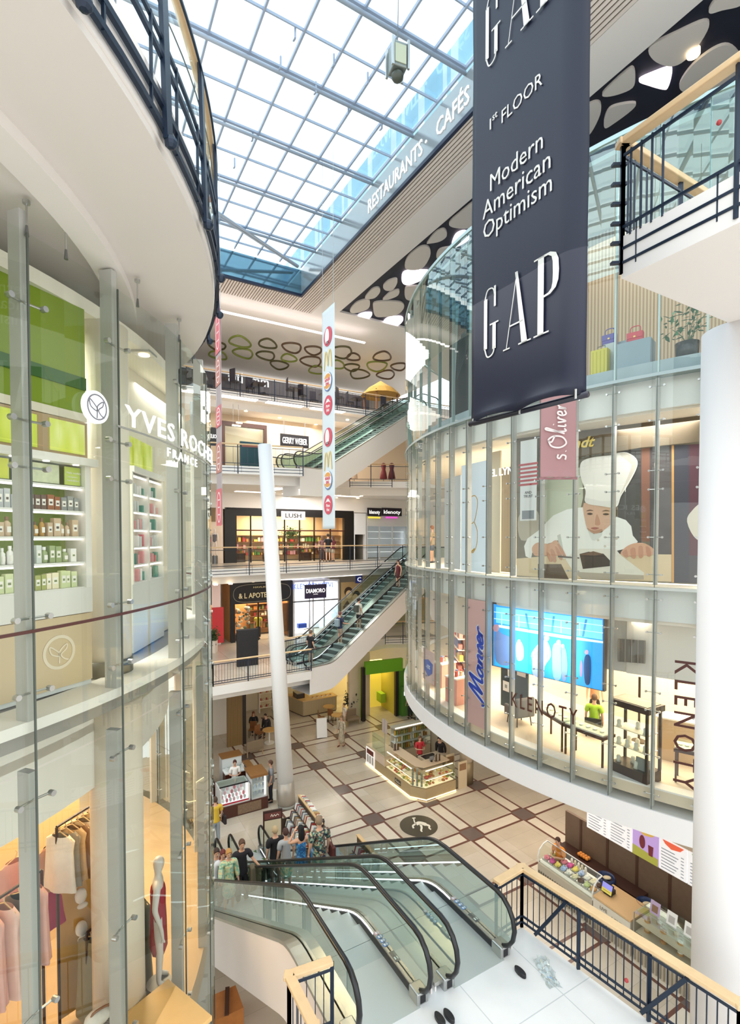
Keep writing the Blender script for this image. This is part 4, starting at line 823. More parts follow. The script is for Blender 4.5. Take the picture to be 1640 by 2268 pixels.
ub('picture_frame', -2.2, 2.45, .0, 2.83, -.02, .0, mat('#b59b76', .5))
def leafmat():
    m = bpy.data.materials.new('leaf_picture'); m.use_nodes = True; N = m.node_tree.nodes; L = m.node_tree.links; b = N['Principled BSDF']; b.inputs['Roughness'].default_value = .3
    t = N.new('ShaderNodeTexCoord'); w = N.new('ShaderNodeTexVoronoi'); w.feature = 'SMOOTH_F1'; w.inputs['Scale'].default_value = 7; mp = N.new('ShaderNodeMapping'); mp.inputs['Scale'].default_value = (1, 1, .35); mp.inputs['Rotation'].default_value = (0, .7, 0)
    r = N.new('ShaderNodeValToRGB'); r.color_ramp.elements[0].color = lin('#eef3a8'); r.color_ramp.elements[1].color = lin('#86a53c'); e = r.color_ramp.elements.new(.45); e.color = lin('#d2de58')
    L.new(t.outputs['Object'], mp.inputs[0]); L.new(mp.outputs[0], w.inputs[0]); L.new(w.outputs['Distance'], r.inputs[0]); L.new(r.outputs[0], b.inputs['Base Color']); L.new(r.outputs[0], b.inputs['Emission Color']); b.inputs['Emission Strength'].default_value = .12
    return m
LEAF = leafmat()
for x0, x1 in ((-.43, -.04), (-.98, -.56), (-1.6, -1.1)): ub('leaf_picture', x0, 2.48, x1, 2.80, .0, .012, LEAF)
for (x0, x1, m, nm) in ((-.24, -.06, mat('#b9cc5f', .5), 'text_panel'), (-.75, -.3, mat('#d3d9b6', .5, noise=.3, scale=14), 'bottle_panel'), (-2.2, -.8, mat('#c8cf1f', .5), 'yellow_panel')): ub(nm, x0, 2.15, x1, 2.34, -.05, -.04, m)
tb = MB(); text(tb, 'Naše rostliny', .03, FS @ Matrix.Translation((-.22, 2.27, -.035)), .002, align='LEFT'); text(tb, 'z ekologického', .02, FS @ Matrix.Translation((-.22, 2.23, -.035)), .002, align='LEFT'); text(tb, 'zemědělství', .028, FS @ Matrix.Translation((-.22, 2.19, -.035)), .002, align='LEFT')
tb.build('panel_text', mat('#f5f7e6', .5), unit, world=True)
tb = MB(); lm = FS @ Matrix.Translation((-.36, .42, .003)) @ Matrix.Scale(.16, 4)   # round leaf emblem
def emblem(t, m, th=.02):
    for a0, a1, rr, wd in ((0, 2 * pi, 1.0, .2),): stroke(t, [(rr * cos(k / 40 * 2 * pi), rr * sin(k / 40 * 2 * pi)) for k in range(41)], wd, m, th, 1, False)
def leaf_lines(t, m, th=.02, w=.09):
    for q in ([(-.02, -.72), (0, -.2), (-.06, .0), (-.62, .42), (-.55, -.02), (-.2, -.22), (0, -.26)], [(0, -.26), (.05, .1), (.5, .45), (.48, .15), (.12, -.16), (.3, -.45), (.62, -.6)]): stroke(t, q, w, m, th)
emblem(tb, lm); leaf_lines(tb, lm); tb.build('round_emblem', mat('#e6d8bf', .4), unit, world=True)
# products, row by row
PAL = {0: [('pale green', '#cfd9a6'), ('cream', '#ece3c4'), ('olive', '#a8ad62')], 1: [('white', '#f2f1ec'), ('pale grey', '#d4dad3'), ('white', '#f2f1ec'), ('sage green', '#9cab78')],
       2: [('amber', '#b98f3c'), ('tan', '#c9a67a'), ('honey', '#d2ab58'), ('beige', '#cdb392')], 3: [('grey', '#8d9290'), ('rust', '#9c6138'), ('brown', '#6d5340'), ('silver', '#b7bcbc')]}
RN = ('lowest', 'second', 'third', 'fourth')
for r_ in range(4):
    x = -2.1; run_c = None; left = 0
    while x < -.13:
        if left <= 0: run_c = random.choice(PAL[r_]); left = random.randint(2, 4)
        left -= 1; wd = random.uniform(.048, .075); hh = random.uniform(.13, .19); p = FS @ Vector((x + wd / 2, rows[r_] + .01, -.07 - random.random() * .03))
        if r_ in (0, 3) or random.random() < .4:
            o = tag(MB().box(-wd / 2, -.03, 0, wd / 2, .03, hh).mt(1).box(-wd * .33, -.0315, hh * .3, wd * .33, -.029, hh * .72).mt(2).box(-wd * .2, -.0325, hh * .42, wd * .2, -.031, hh * .55).build('cosmetic_box', [mat(run_c[1], .45), mat('#f2efe6', .5), mat('#7d8a5a' if r_ < 2 else '#5a4a40', .5)], bev=.003), '%s cosmetic box on the %s shelf of the lit cosmetics unit' % (run_c[0], RN[r_]), 'cosmetic box', 'cosmetics on the %s shelf' % RN[r_])
        else:
            o = thing('cosmetic_bottle', '%s cosmetic bottle on the %s shelf of the lit cosmetics unit' % (run_c[0], RN[r_]), 'bottle', p, UYAW, 'cosmetics on the %s shelf' % RN[r_])
            MB().lathe([(wd * .42, 0), (wd * .45, .02), (wd * .45, hh * .66), (wd * .2, hh * .78), (wd * .2, hh * .82)], n=12).build('body', mat(run_c[1], .25), o, smooth=True)
            MB().box(-wd * .25, -wd * .47, hh * .2, wd * .25, -wd * .43, hh * .5).build('paper_label', mat('#f2efe6', .5), o)
            MB().cyl(0, 0, hh * .8, hh, wd * .24, n=10).build('cap', mat('#f4f4f0' if r_ != 2 else '#7a5a34', .4), o)
        o.location = p; o.rotation_euler = (0, 0, UYAW)
        x += wd + .008
        if random.random() < .25:
            q = MB().box(-.02, -.02, 0, .02, .02, .07).build('small_box', mat(random.choice(['#b0355a', '#5d2a4a', '#e3c0cf', '#d9d4ea']), .5)); q.location = FS @ Vector((x, rows[r_] + .01, -.19)); q.rotation_euler = (0, 0, UYAW)
            tag(q, 'small dark pink box at the back of the %s cosmetics shelf' % RN[r_], 'cosmetic box', 'small boxes at the back of the %s shelf' % RN[r_])
# bulkhead above, in green with a darker band
struct(MB(FS).box(-2.6, 2.92, -.3, .0, 4.05, -.02).build('wall_green', [mat('#7d9414', .6)]))
struct(MB(FS).box(-2.6, 2.84, -.3, .0, 2.925, .0).build('trim_bulkhead', [mat('#e5dcc9', .6)]))
struct(MB(FS).box(-2.6, 3.18, -.02, .0, 3.31, -.005).build('trim_green_band', [mat('#2f5f1c', .5)]))
struct(MB().cyl(-3.14, 6.02, 10.17, 14.06, .27, n=32).build('column_drum', [mat('#eee6d6', .5)], smooth=True)); struct(MB().cyl(-3.14, 6.02, 9.98, 10.17, .285, n=32).build('column_drum_skirting', [mat('#5f5d52', .4)], smooth=True))
struct(MB().cyl(-3.16, 6.25, 5.0, 9.6, .30, n=32).build('column_clothes', [mat('#e6d9c6', .5)], smooth=True))
struct(MB(frame((-3.46, 6.6, 10), Vector((-.03, 1, 0)), Z3)).box(0, 0, -.1, 3.2, 4.05, 0).build('wall_cosmetics_side', [mat('#e9e2d2', .6)]))
u2 = thing('display_shelving', 'narrow white shelving unit with pink boxes beside the drum column', 'shelving', (-3.30, 6.95, 10), math.atan2(1.25, -.1))
MB().box(0, -.04, 0, 1.3, .26, .95).build('base_panel', mat('#e6e6e2', .5), u2)
for x in (0, .62, 1.26): MB().box(x, -.05, .95, x + .04, .3, 2.5).build('upright', mat('#f2f0ea', .5), u2)
for z in (.95, 1.2, 1.45, 1.7, 1.95, 2.2, 2.46): MB().box(0, -.02, z, 1.3, .28, z + .015).build('shelf', mat('#f2f1ee', .4), u2); MB().box(.05, -.02, z - .02, 1.25, 0, z - .002).build('led_strip', LED, u2)
MB().box(0, -.08, 2.5, 1.3, .28, 2.58).build('canopy', mat('#f1efe8', .5), u2)
for k in range(3): MB().box(.06 + k * .42, .1, 2.62, .42 + k * .42, .13, 3.05).build('leaf_picture', LEAF, u2)
m2 = WM[u2.name]
for r_ in range(6):
    for k in range(12):
        if random.random() < .8:
            cc = random.choice([('white', '#f3f1ef'), ('pink', '#e4a2a4'), ('pale grey', '#d5d8d6'), ('teal', '#5d9a8c'), ('rose', '#cf6f78')]); o = MB().box(0, 0, 0, .07, .06, random.uniform(.1, .18)).build('cosmetic_box', mat(cc[1], .5)); o.location = m2 @ Vector((.06 + k * .1, .02, .967 + r_ * .25)); o.rotation_euler = (0, 0, math.atan2(1.25, -.1))
            tag(o, '%s box on the %s shelf of the narrow unit beside the drum column' % (cc[0], ORD[r_]), 'cosmetic box', 'boxes on the %s shelf of the narrow unit' % ORD[r_])
o = thing('recessed_spotlight', 'square lit spotlight in the cosmetics shop ceiling behind the second fin', 'ceiling light', (-3.0, 6.8, 14.04)); MB().box(-.12, -.12, -.02, .12, .12, .01).build('housing', STEEL, o); MB().cyl(0, 0, -.03, -.01, .07, n=14).build('lamp', LEDW, o)
# lit lettering standing off the glass
t0 = on_circle(278, DC, DR); SGR = DR + .06
def on_drum(arcx, z, dr=0, t00=t0): t = t00 + arcx / SGR; return Vector((DC.x + (SGR + dr) * cos(t), DC.y + (SGR + dr) * sin(t), z))
def drum_z(px, py):
    t = on_circle(px, DC, SGR); y = DC.y + SGR * sin(t); return atY(px, py, y).z, (t - t0) * SGR
LETTER = mat('#ffffff', .4, emit=.6)
ys = thing('shop_sign', 'lit white standoff letters YVES ROCHER FRANCE on the curved drum glass', 'sign', on_drum(0, 12))
zt, xa = drum_z(282, 902); zb, _ = drum_z(282, 940); zb2, xe = drum_z(458, 1008)
TL = MB(); text(TL, 'YVES ROCHER', 1, Matrix.Identity(4), .006, .006, align='LEFT', space=1.12); tw = max(q.x for q in TL.v); hc = max(q.y for q in TL.v)
wid = (xe - xa) * 1.30; hgt = .215; z0 = drum_z(330, 955)[0] - .01
MB().add([on_drum(xa + q.x / tw * wid, z0 + q.y / hc * hgt, q.z) for q in TL.v], TL.f).build('word', LETTER, ys, world=True)
zf, xf = drum_z(372, 1018); TL = MB(); text(TL, 'FRANCE', 1, Matrix.Identity(4), .006, .004, align='LEFT', space=1.5); tw = max(q.x for q in TL.v)
MB().add([on_drum(xf + q.x / tw * (drum_z(438, 1033)[1] - xf), z0 - .20 + q.y / hc * .105, q.z) for q in TL.v], TL.f).build('small_word', LETTER, ys, world=True)
m = MB()
for k in range(20):
    a, b = xa - .1 + (wid + .1) * k / 20, xa - .1 + (wid + .1) * (k + 1) / 20
    m.bar(on_drum(a, z0 - .03, -.03), on_drum(b, z0 - .03, -.03), .015, .02)
m.build('mount_rail', STEEL, ys, world=True)
zc_, xc = drum_z(217, 902); rad = .155
lg = thing('round_logo_sign', 'round lit white logo disc with grey leaf lines on the drum glass', 'sign', on_drum(xc, zc_))
tg = (on_drum(xc + .01, 0) - on_drum(xc - .01, 0)).normalized(); lm = frame(on_drum(xc, zc_), tg, Z3)
t = MB(); flat(t, ell(0, 0, rad, rad, 40), lm, .04, -.03); t.build('disc', mat('#f6f8ff', .4, emit=.6), lg, world=True)
t = MB(); lm2 = lm @ Matrix.Translation((0, 0, .012)) @ Matrix.Scale(rad, 4); stroke(t, [(.76 * cos(k / 40 * 2 * pi), .76 * sin(k / 40 * 2 * pi)) for k in range(41)], .09, lm2, .03, 1, False); leaf_lines(t, lm2 @ Matrix.Scale(.95, 4), .03, .08); t.build('leaf_lines', mat('#77797e', .5), lg, world=True)
# ================================================================ CLOTHES SHOP BELOW
bw = MB(frame((-5.6, 7.2, 5.0), Vector((.38, .925, 0)), Z3)); struct(bw.box(-4, 0, -.2, 1.55, 4.3, 0).build('wall_clothes_back', [mat('#e8c48d', .6)]))
wp = thing('wall_panel', 'honey timber wall panel with three white caps in the clothes shop', 'wall panel', (-3.92, 6.9, 5.0), R(52))
MB().box(-.36, 0, .15, .36, .06, 2.75).build('board', mat('#d9a95c', .45, noise=.12, scale=4), wp)
MB().box(-.4, -.12, 2.5, .5, -.08, 2.54).build('rail', DKBROWN, wp)
for k, z in enumerate((2.2, 1.75, 1.3)):
    o = thing('white_hat', 'white cap pegged on the honey timber panel, %s of three' % ('top', 'middle', 'lowest')[k], 'cap', WM[wp.name] @ Vector((-.12, -.1, z)), R(52))
    MB().ball((0, 0, 0), (.075, .07, .10), 12, 8).build('crown', mat('#f3eee6', .6), o, smooth=True); MB().ball((0, -.05, -.11), (.07, .05, .03), 12, 6).build('visor', mat('#efe9de', .6), o, smooth=True)
random.seed(21)
def garment(label, loc, rz, cc, h=.75, w=.42, group=None, pleat=5, name='garment'):
    o = thing(name, label, 'garment', loc, rz, group)
    m = MB(); n = 24; vs = []
    for i, (wd, z) in enumerate(((.12, 0), (w * .5, -.06), (w * .46, -.3 * h), (w * .5, -.7 * h), (w * .56, -h))):
        for j in range(n): t = 2 * pi * j / n; r_ = 1 + (.12 * sin(pleat * t) if i > 1 else 0); vs.append((cos(t) * wd * r_, sin(t) * .06 * r_ * (1 + i * .15), z))
    m.add(vs, [(i * n + j, i * n + (j + 1) % n, (i + 1) * n + (j + 1) % n, (i + 1) * n + j) for i in range(4) for j in range(n)]); m.build('cloth', mat(cc, .8, noise=.12, scale=8), o, smooth=True)
    MB().tube([(-.18, 0, -.04), (0, 0, .04), (.18, 0, -.04)], .008, 5).tube([(0, 0, .04), (.02, 0, .1), (0, 0, .13)], .006, 5).build('hanger', mat('#d8b98c', .4), o)
    return o
def rack(label, p, q, z, n, cols, h, group, gl):
    p = Vector(p); q = Vector(q); r_ = thing('clothes_rack', label, 'clothes rack', p, 0)
    MB().tube([p + Z3 * (z - p.z), q + Z3 * (z - q.z)], .018, 8).build('rail', DKBROWN, r_, world=True)
    for e in (p, q): MB().tube([e, e + Z3 * (z - e.z)], .018, 8).build('upright', DKBROWN, r_, world=True)
    d = q - p; rz = math.atan2(d.y, d.x) + pi / 2
    for k in range(n):
        c = cols[k % len(cols)]; e = p + d * ((k + .6) / (n + .2)); garment('%s, hanging %s along its rail' % (gl % c[0], ('first', 'second', 'third', 'fourth', 'fifth', 'sixth', 'seventh', 'eighth', 'ninth')[k]), (e.x, e.y, z - .13), rz, c[1], h * random.uniform(.9, 1.05), .44, group)
rack('timber clothes rack of dark green and olive garments below the white caps', (-3.62, 6.35, 5.0), (-3.3, 7.2, 5.0), 6.55, 8, [('olive', '#8a8062'), ('dark green', '#4b4a3e'), ('charcoal', '#4c4b48'), ('moss', '#5a5641')], 1.15, 'garments on the low rack', '%s long garment on the low timber rack')
rack('high rail of mixed tops above the low timber rack', (-3.95, 6.3, 5.0), (-3.72, 7.1, 5.0), 7.95, 9, [('white', '#ece5d8'), ('striped grey', '#8f8a80'), ('sand', '#c9ac83'), ('brown', '#8b6b4f')], .7, 'tops on the high rail', '%s top on the high rail')
rack('rail of pink and charcoal clothes at the frame edge inside the drum', (-4.3, 5.0, 5.0), (-3.95, 6.0, 5.0), 7.6, 6, [('charcoal', '#57514c'), ('pink', '#dba79a'), ('pink', '#dba79a'), ('blush', '#e2bdb0')], .95, 'clothes on the edge rail', '%s garment on the edge rail')
for k, ((px, py), c) in enumerate((((35, 1905), '#dba69a'), ((118, 1870), '#b98d78'), ((112, 1960), '#b82a5e'))):
    q = atY(px, py, 6.6); garment(('pale pink blouse hung against the honey wall at the frame edge', 'sand brown top hung beside the timber panel', 'bright magenta top hung low beside the timber panel')[k], q, R(60), c, .55, .4)
tb_ = thing('display_table', 'pale timber display table near the glass in the clothes shop', 'table', (-2.98, 5.38, 5.0), R(55)); MB().box(-.2, -.55, .78, 1.1, .35, .84).build('table_top', mat('#dcae6c', .4, noise=.1, scale=4), tb_, bev=.01); MB().box(-.1, -.45, 0, 1.0, .25, .78).build('table_body', mat('#c99b62', .5), tb_)
o = thing('handbag', 'brown woven handbag with tied scarf on the pale timber table', 'bag', WM[tb_.name] @ Vector((.15, .15, .84)), R(40)); MB().box(-.2, -.08, 0, .2, .08, .3).build('bag_body', wave_mat('#4d4038', '#8a7a6c', 18, 'DIAGONAL'), o, bev=.03)
MB().tube(crom([(-.12, 0, .28), (-.1, 0, .44), (.1, 0, .44), (.12, 0, .28)], 5), .014, 6).build('handle', WOOD2, o); MB().ball((-.05, .02, .36), (.14, .1, .08), 12, 8).build('scarf', mat('#e0dace', .7, noise=.3, scale=10), o, smooth=True)
t3 = thing('display_table', 'small timber table of folded white and red clothes at the frame edge', 'table', (-3.55, 4.75, 5.0), R(60)); MB().box(-.3, -.3, .95, .4, .3, 1.0).build('table_top', mat('#e0b06a', .4), t3)
for x in (-.25, .35):
    for y in (-.25, .25): MB().bar((x, y, 0), (x, y, .95), .04, .04).build('leg', DKBROWN, t3)
for k in range(5): o = MB().box(-.14, -.1, 0, .14, .1, .05).build('folded_shirt', mat(('#f2efe9', '#c52a44', '#f4f1ea', '#d9485a', '#efe7dd')[k], .8), bev=.015); o.location = WM[t3.name] @ Vector((.05, 0, 1.0 + .052 * k)); o.rotation_euler = (0, 0, R(60)); tag(o, '%s folded shirt, %s in the pile on the edge table' % (('white', 'crimson', 'off-white', 'red', 'cream')[k], ('lowest', 'second', 'third', 'fourth', 'topmost')[k]), 'folded shirt', 'folded shirts on the edge table')
# ================================================================ RIGHT BUILDING INTERIORS
rarc(9.0, 9.2, 5.4, 9.5, 'wall_jewellery_back', mat('#efe2c8', .6)); rarc(9.0, 9.2, 10.36, 14.7, 'wall_chocolate_back', mat('#cfc3ae', .6))
rarc(10.6, 10.75, 15.5, 21.3, 'wall_bags_back', wave_mat('#a98765', '#d9bf9f', 4.5, 'X'))
PM = Vector((3.91, 16.6, 10.36)); PMX = Vector((4.52, -3.7, 0)).normalized(); PMN = Vector((PMX.y, -PMX.x, 0)); FM = frame(PM, PMX, Z3)
def onm(px, py, off=0): q = atPlane(px, py, PM + PMN * off, PMN) - PM; return (q.dot(PMX), q.z)
def m6(x, y): return onm(1080 + x / 2.929, 650 + y / 2.929)
mural = thing('chef_mural', 'large wall picture of a chef in a tall white hat leaning over a book', 'mural', PM, math.atan2(PMX.y, PMX.x))
def mu(nm, pts, cc, lay, sm=0, noise=0):
    q = [m6(*p) for p in pts]
    if sm: q = [(p.x, p.y) for p in crom([(a, b, 0) for a, b in q], sm, True)]
    q = [(a, max(b, -.0)) for a, b in q]
    t = MB(); flat(t, q, FM, .004, .004 * lay); return t.build(nm, mat(cc, .55, noise=noise, scale=3), mural, world=True)
mu('background', [(190, 1090), (1240, 900), (1400, 890), (1400, 1890), (190, 1880)], '#7d7767', 0, noise=.25)
mu('pale_window', [(370, 1190), (470, 1190), (600, 1130), (600, 1420), (380, 1500)], '#c3c9b2', 1, 3); mu('kitchen_shadow', [(850, 1030), (1000, 1000), (1000, 1700), (850, 1690)], '#4d4a4a', 1, noise=.4); mu('kitchen_shadow', [(1055, 1000), (1200, 985), (1200, 1700), (1055, 1700)], '#544e4e', 1, noise=.4)
mu('brown_post', [(1000, 1010), (1055, 1000), (1055, 1610), (1000, 1610)], '#8a6150', 1); mu('orange_edge', [(1197, 985), (1212, 985), (1212, 1875), (1197, 1875)], '#dba765', 2); mu('dark_panel', [(1212, 985), (1310, 980), (1310, 1878), (1212, 1876)], '#4c4c56', 1); mu('maroon_panel', [(1310, 980), (1400, 975), (1400, 1700), (1310, 1700)], '#64404a', 1); mu('dark_panel', [(1310, 1700), (1400, 1700), (1400, 1880), (1310, 1880)], '#55525a', 1)
mu('blurred_cook', [(200, 1460), (260, 1400), (330, 1420), (330, 1560), (220, 1600)], '#b9b2a0', 1, 4); mu('lamp_glow', [(1085, 1100), (1100, 1085), (1112, 1110), (1100, 1150), (1087, 1140)], '#e3d2b8', 2, 3)
mu('table', [(190, 1720), (420, 1700), (860, 1690), (1195, 1693), (1195, 1870), (530, 1850), (190, 1830)], '#dccaa8', 2); mu('crate', [(330, 1755), (480, 1755), (530, 1860), (330, 1850)], '#6a5a4c', 3)
mu('coat', [(240, 1640), (262, 1590), (330, 1540), (430, 1440), (520, 1400), (630, 1385), (650, 1480), (690, 1560), (745, 1550), (830, 1445), (900, 1470), (935, 1510), (945, 1570), (978, 1610), (950, 1645), (880, 1660), (700, 1700), (560, 1720), (475, 1720), (462, 1600), (390, 1625), (300, 1650), (285, 1720), (250, 1705)], '#eef0ea', 3)
mu('sleeve_fold', [(455, 1570), (475, 1560), (500, 1690), (480, 1700)], '#c9ccc2', 4); mu('collar', [(640, 1480), (690, 1560), (745, 1550), (735, 1580), (680, 1600)], '#d9dcd4', 4, 3)
for x, y in ((720, 1600), (765, 1640), (800, 1560), (840, 1590)): mu('button', [(x + 9 * cos(k), y + 9 * sin(k)) for k in (0, 1, 2, 3, 4, 5)], '#cfcabb', 4)
mu('face', [(628, 1360), (740, 1375), (838, 1375), (836, 1440), (800, 1500), (742, 1545), (695, 1556), (655, 1532), (635, 1470)], '#d6b096', 5, 3); mu('hair', [(815, 1385), (842, 1380), (842, 1440), (828, 1450)], '#5a4437', 6, 2)
for x, y, w in ((668, 1430, 20), (772, 1432, 22)): mu('eye', [(x - w, y), (x, y - 7), (x + w, y), (x, y + 7)], '#4c3a32', 7, 2); mu('eyebrow', [(x - w - 6, y - 18), (x, y - 28), (x + w + 4, y - 20), (x, y - 20)], '#6b4d3c', 7, 2)
mu('nose', [(708, 1440), (720, 1440), (735, 1495), (715, 1505), (700, 1495)], '#c0937a', 6, 3); mu('mouth', [(672, 1523), (700, 1516), (728, 1522), (700, 1532)], '#a86a5c', 7, 3); mu('beard_shadow', [(650, 1520), (690, 1538), (745, 1528), (740, 1547), (695, 1558), (657, 1535)], '#b98f76', 6, 3)
mu('hat', [(603, 1140), (618, 1090), (690, 1063), (800, 1050), (855, 1034), (905, 1032), (955, 1058), (978, 1097), (965, 1150), (920, 1235), (870, 1315), (838, 1386), (740, 1380), (640, 1357), (640, 1280), (612, 1205)], '#eeebe2', 8, 4)
mu('hat_fold', [(862, 1045), (900, 1036), (950, 1062), (972, 1098), (958, 1150), (900, 1250), (868, 1300), (930, 1150), (930, 1100)], '#d9d2c2', 9, 4); mu('hat_band', [(640, 1325), (740, 1347), (850, 1345), (838, 1386), (740, 1380), (640, 1357)], '#e3e1d8', 9)
mu('book_page', [(510, 1725), (545, 1690), (600, 1656), (830, 1656), (870, 1700), (1020, 1812), (1016, 1850), (620, 1850), (560, 1805)], '#e4e2d6', 4); mu('book_edge', [(560, 1805), (1016, 1828), (1016, 1855), (620, 1855)], '#b5ac9c', 5); mu('chocolate_slab', [(600, 1690), (660, 1675), (755, 1688), (830, 1765), (622, 1787)], '#483c36', 5)
mu('chocolate_slab', [(600, 1695), (690, 1672), (755, 1690), (700, 1700)], '#7a604d', 6)
for pts in ([(292, 1650), (330, 1615), (400, 1625), (450, 1600), (488, 1665), (470, 1700), (380, 1700), (310, 1700)], [(866, 1685), (900, 1645), (950, 1622), (1010, 1618), (1060, 1640), (1090, 1672), (1068, 1695), (960, 1700), (900, 1705)]): mu('hand', pts, '#d3a78b', 6, 3)
for pts in ([(385, 1680), (405, 1690), (425, 1735), (405, 1738)], [(410, 1660), (435, 1670), (450, 1735), (430, 1738)], [(440, 1640), (465, 1660), (490, 1720), (470, 1722)], [(455, 1625), (480, 1640), (512, 1700), (495, 1705)], [(880, 1680), (905, 1660), (915, 1705), (895, 1712)], [(930, 1660), (960, 1650), (965, 1712), (940, 1716)], [(985, 1640), (1010, 1645), (1012, 1708), (985, 1712)], [(1030, 1640), (1058, 1655), (1064, 1698), (1040, 1705)]): mu('finger', pts, '#c4937a', 7, 2)
mu('pen', [(460, 1700), (600, 1712), (600, 1720), (462, 1712)], '#5c5048', 8); mu('second_hat', [(1297, 1480), (1320, 1420), (1400, 1365), (1400, 1592), (1340, 1575)], '#dcd7ca', 3, 3)
sb = thing('shop_fascia', 'dark brown shop fascia with gold script above the chef picture', 'shop sign', PM + Z3 * 3.6, math.atan2(PMX.y, PMX.x))
def mub(nm, pts, cc, off, par): q = [onm(1080 + x / 2.929, 650 + y / 2.929, off) for x, y in pts]; t = MB(); flat(t, q, FM, .01, off); return t.build(nm, mat(cc, .5, noise=.2, scale=3), par, world=True)
mub('board', [(180, 850), (860, 775), (1400, 690), (1400, 960), (1000, 1000), (600, 1060), (180, 1120)], '#6a5c47', .12, sb)
q = onm(1080 + 610 / 2.929, 650 + 1000 / 2.929, .14); t = MB(); text(t, 'Lindt', .42, FM @ Matrix.Translation((q[0] - .55, q[1], .15)), .01, .01, .35, align='LEFT'); t.build('gold_script', mat('#d8bc62', .35, .6), sb, world=True)
for k, (px, py) in enumerate(((1095, 650), (1290, 920), (1480, 888), (1330, 925))[1:]): tag(MB(Matrix.Translation(atPlane(px, py, PM + PMN * .5, PMN))).cyl(0, 0, 0, .04, .09, n=12).build('downlight', LEDW), 'lit round downlight over the chef picture, %s along' % ('first', 'second', 'middle')[k], 'ceiling light')
# pale necklace poster, columns and screens in the chocolate-level shops
def on_arc(px, dr, z): t = on_circle(px, RC, RR - dr); return Vector((RC.x + (RR - dr) * cos(t), RC.y + (RR - dr) * sin(t), z))
def panel_thing(nm, label, cat, px0, px1, z0, z1, dr, m, th=.05, group=None):
    a, b = on_arc(px0, dr, z0), on_arc(px1, dr, z0); d = (b - a); o = thing(nm, label, cat, a, math.atan2(d.y, d.x), group); w = d.length
    MB().box(0, 0, 0, w, th, z1 - z0).build('panel', m, o); return o, w
o, w = panel_thing('necklace_poster', 'pale blue poster of a gold bracelet behind the curved glass', 'poster', 1022, 1080, 10.4, 14.2, .9, mat('#d7e4ef', .4, emit=.12))
t = MB(); m = frame((0, -.005, 0), (1, 0, 0), Z3); stroke(t, [(.45, 2.3), (.6, 2.6), (.85, 2.65), (1.0, 2.45), (.95, 2.1), (.8, 1.75), (.55, 1.7), (.45, 1.95), (.6, 2.2)], .03, m, -.004); stroke(t, [(.8, 1.75), (1.0, 1.4), (.95, .9), (.7, .65), (.5, .9), (.5, 1.3), (.6, 1.7)], .03, m, -.004); stroke(t, [(.6, .65), (.85, .8)], .06, m, -.004); t.build('gold_bracelet', mat('#d9ab4a', .35, .5), o)
panel_thing('wall_panel', 'pale grey wall bay left of the bracelet poster behind the curved glass', 'wall panel', 985, 1020, 10.4, 13.9, 1.0, mat('#c9ced2', .5))
panel_thing('wall_panel', 'beige pier right of the bracelet poster behind the curved glass', 'wall panel', 1083, 1108, 10.4, 14.5, 1.2, mat('#c9bda6', .6))
panel_thing('dark_curtain', 'tall taupe curtain between the beige pier and the chef picture', 'curtain', 1110, 1140, 10.4, 14.0, 1.7, wave_mat('#7f7362', '#a59880', 7, 'X'), .08)
o, w = panel_thing('shop_bay', 'warm lit shop bay with shelves at the far end of the curved glass', 'shop bay', 915, 984, 10.4, 13.6, 2.2, mat('#dcc7a4', .6))
for k in range(5): MB().box(.1, -.3, .5 + k * .45, w - .1, 0, .53 + k * .45).build('shelf', mat('#efe6d8', .4), o)
for k in range(3): MB().box(.3 + k * w * .35, -.34, .3, .36 + k * w * .35, -.3, 2.9).build('light_tube', LED, o)
o = thing('shop_lettering', 'lit white letters EL LYN seen behind the curved glass near the banner', 'sign', on_arc(1084, .8, 13.6), 0)
a, b = on_arc(1084, .8, 13.6), on_arc(1132, .8, 13.6); t = MB(); text(t, 'EL LYN', .34, frame(a, b - a, Z3), .01, .004, align='LEFT'); t.build('letters', mat('#ffffff', .4, emit=.45), o, world=True)
# striped hanging banner inside
a = on_arc(1152, .55, 13.9); b = on_arc(1188, .55, 13.9); o = thing('striped_banner', 'hanging white banner with red stripes behind the facade glass', 'banner', a, math.atan2((b - a).y, (b - a).x)); w = (b - a).length
MB().box(0, 0, -1.8, w, .01, .6).build('cloth', mat('#e9ebea', .7), o)
for k in range(6): MB().box(-.04, -.012, -.75 + k * .12, w + .04, -.002, -.69 + k * .12).build('red_stripe', mat('#b94a4e', .6), o)
MB().box(.08, -.012, -1.75, w - .08, -.002, -1.5).build('print_block', mat('#8b9096', .6), o); t = MB(); text(t, 'AND\nTRUST', .11, frame((w / 2, -.008, -1.0), (1, 0, 0), Z3), .003); t.build('print_text', mat('#4d5054', .6), o)
# handbag level
rarc(RR - 2.2, RR - .5, 15.5, 15.95, 'floor_bag_platform', mat('#a9bbc0', .5))
def onb(px, dr=1.1, z=15.95): p = on_arc(px, dr, z); t = on_circle(px, RC, RR - dr); return p, t - pi / 2 + pi
def boxthing(nm, label, cat, px, w, d, h, cc, dr=1.1, z=15.95, bev=.02):
    p, a = onb(px, dr, z); o = thing(nm, label, cat, p, a); MB().box(-w / 2, -d / 2, 0, w / 2, d / 2, h).build('body', mat(cc, .5), o, bev=bev); return o
boxthing('plinth', 'tall blue-grey display plinth behind the purple bag', 'plinth', 1372, .62, .4, 1.05, '#9db4bd', 1.7); boxthing('plinth', 'low blue-grey display plinth under the red bag', 'plinth', 1402, .85, .5, .72, '#8fa6b1', 1.0)
boxthing('plinth', 'slim pale plinth under the purple bag', 'plinth', 1348, .3, .3, .95, '#c3d0d2', 1.3)
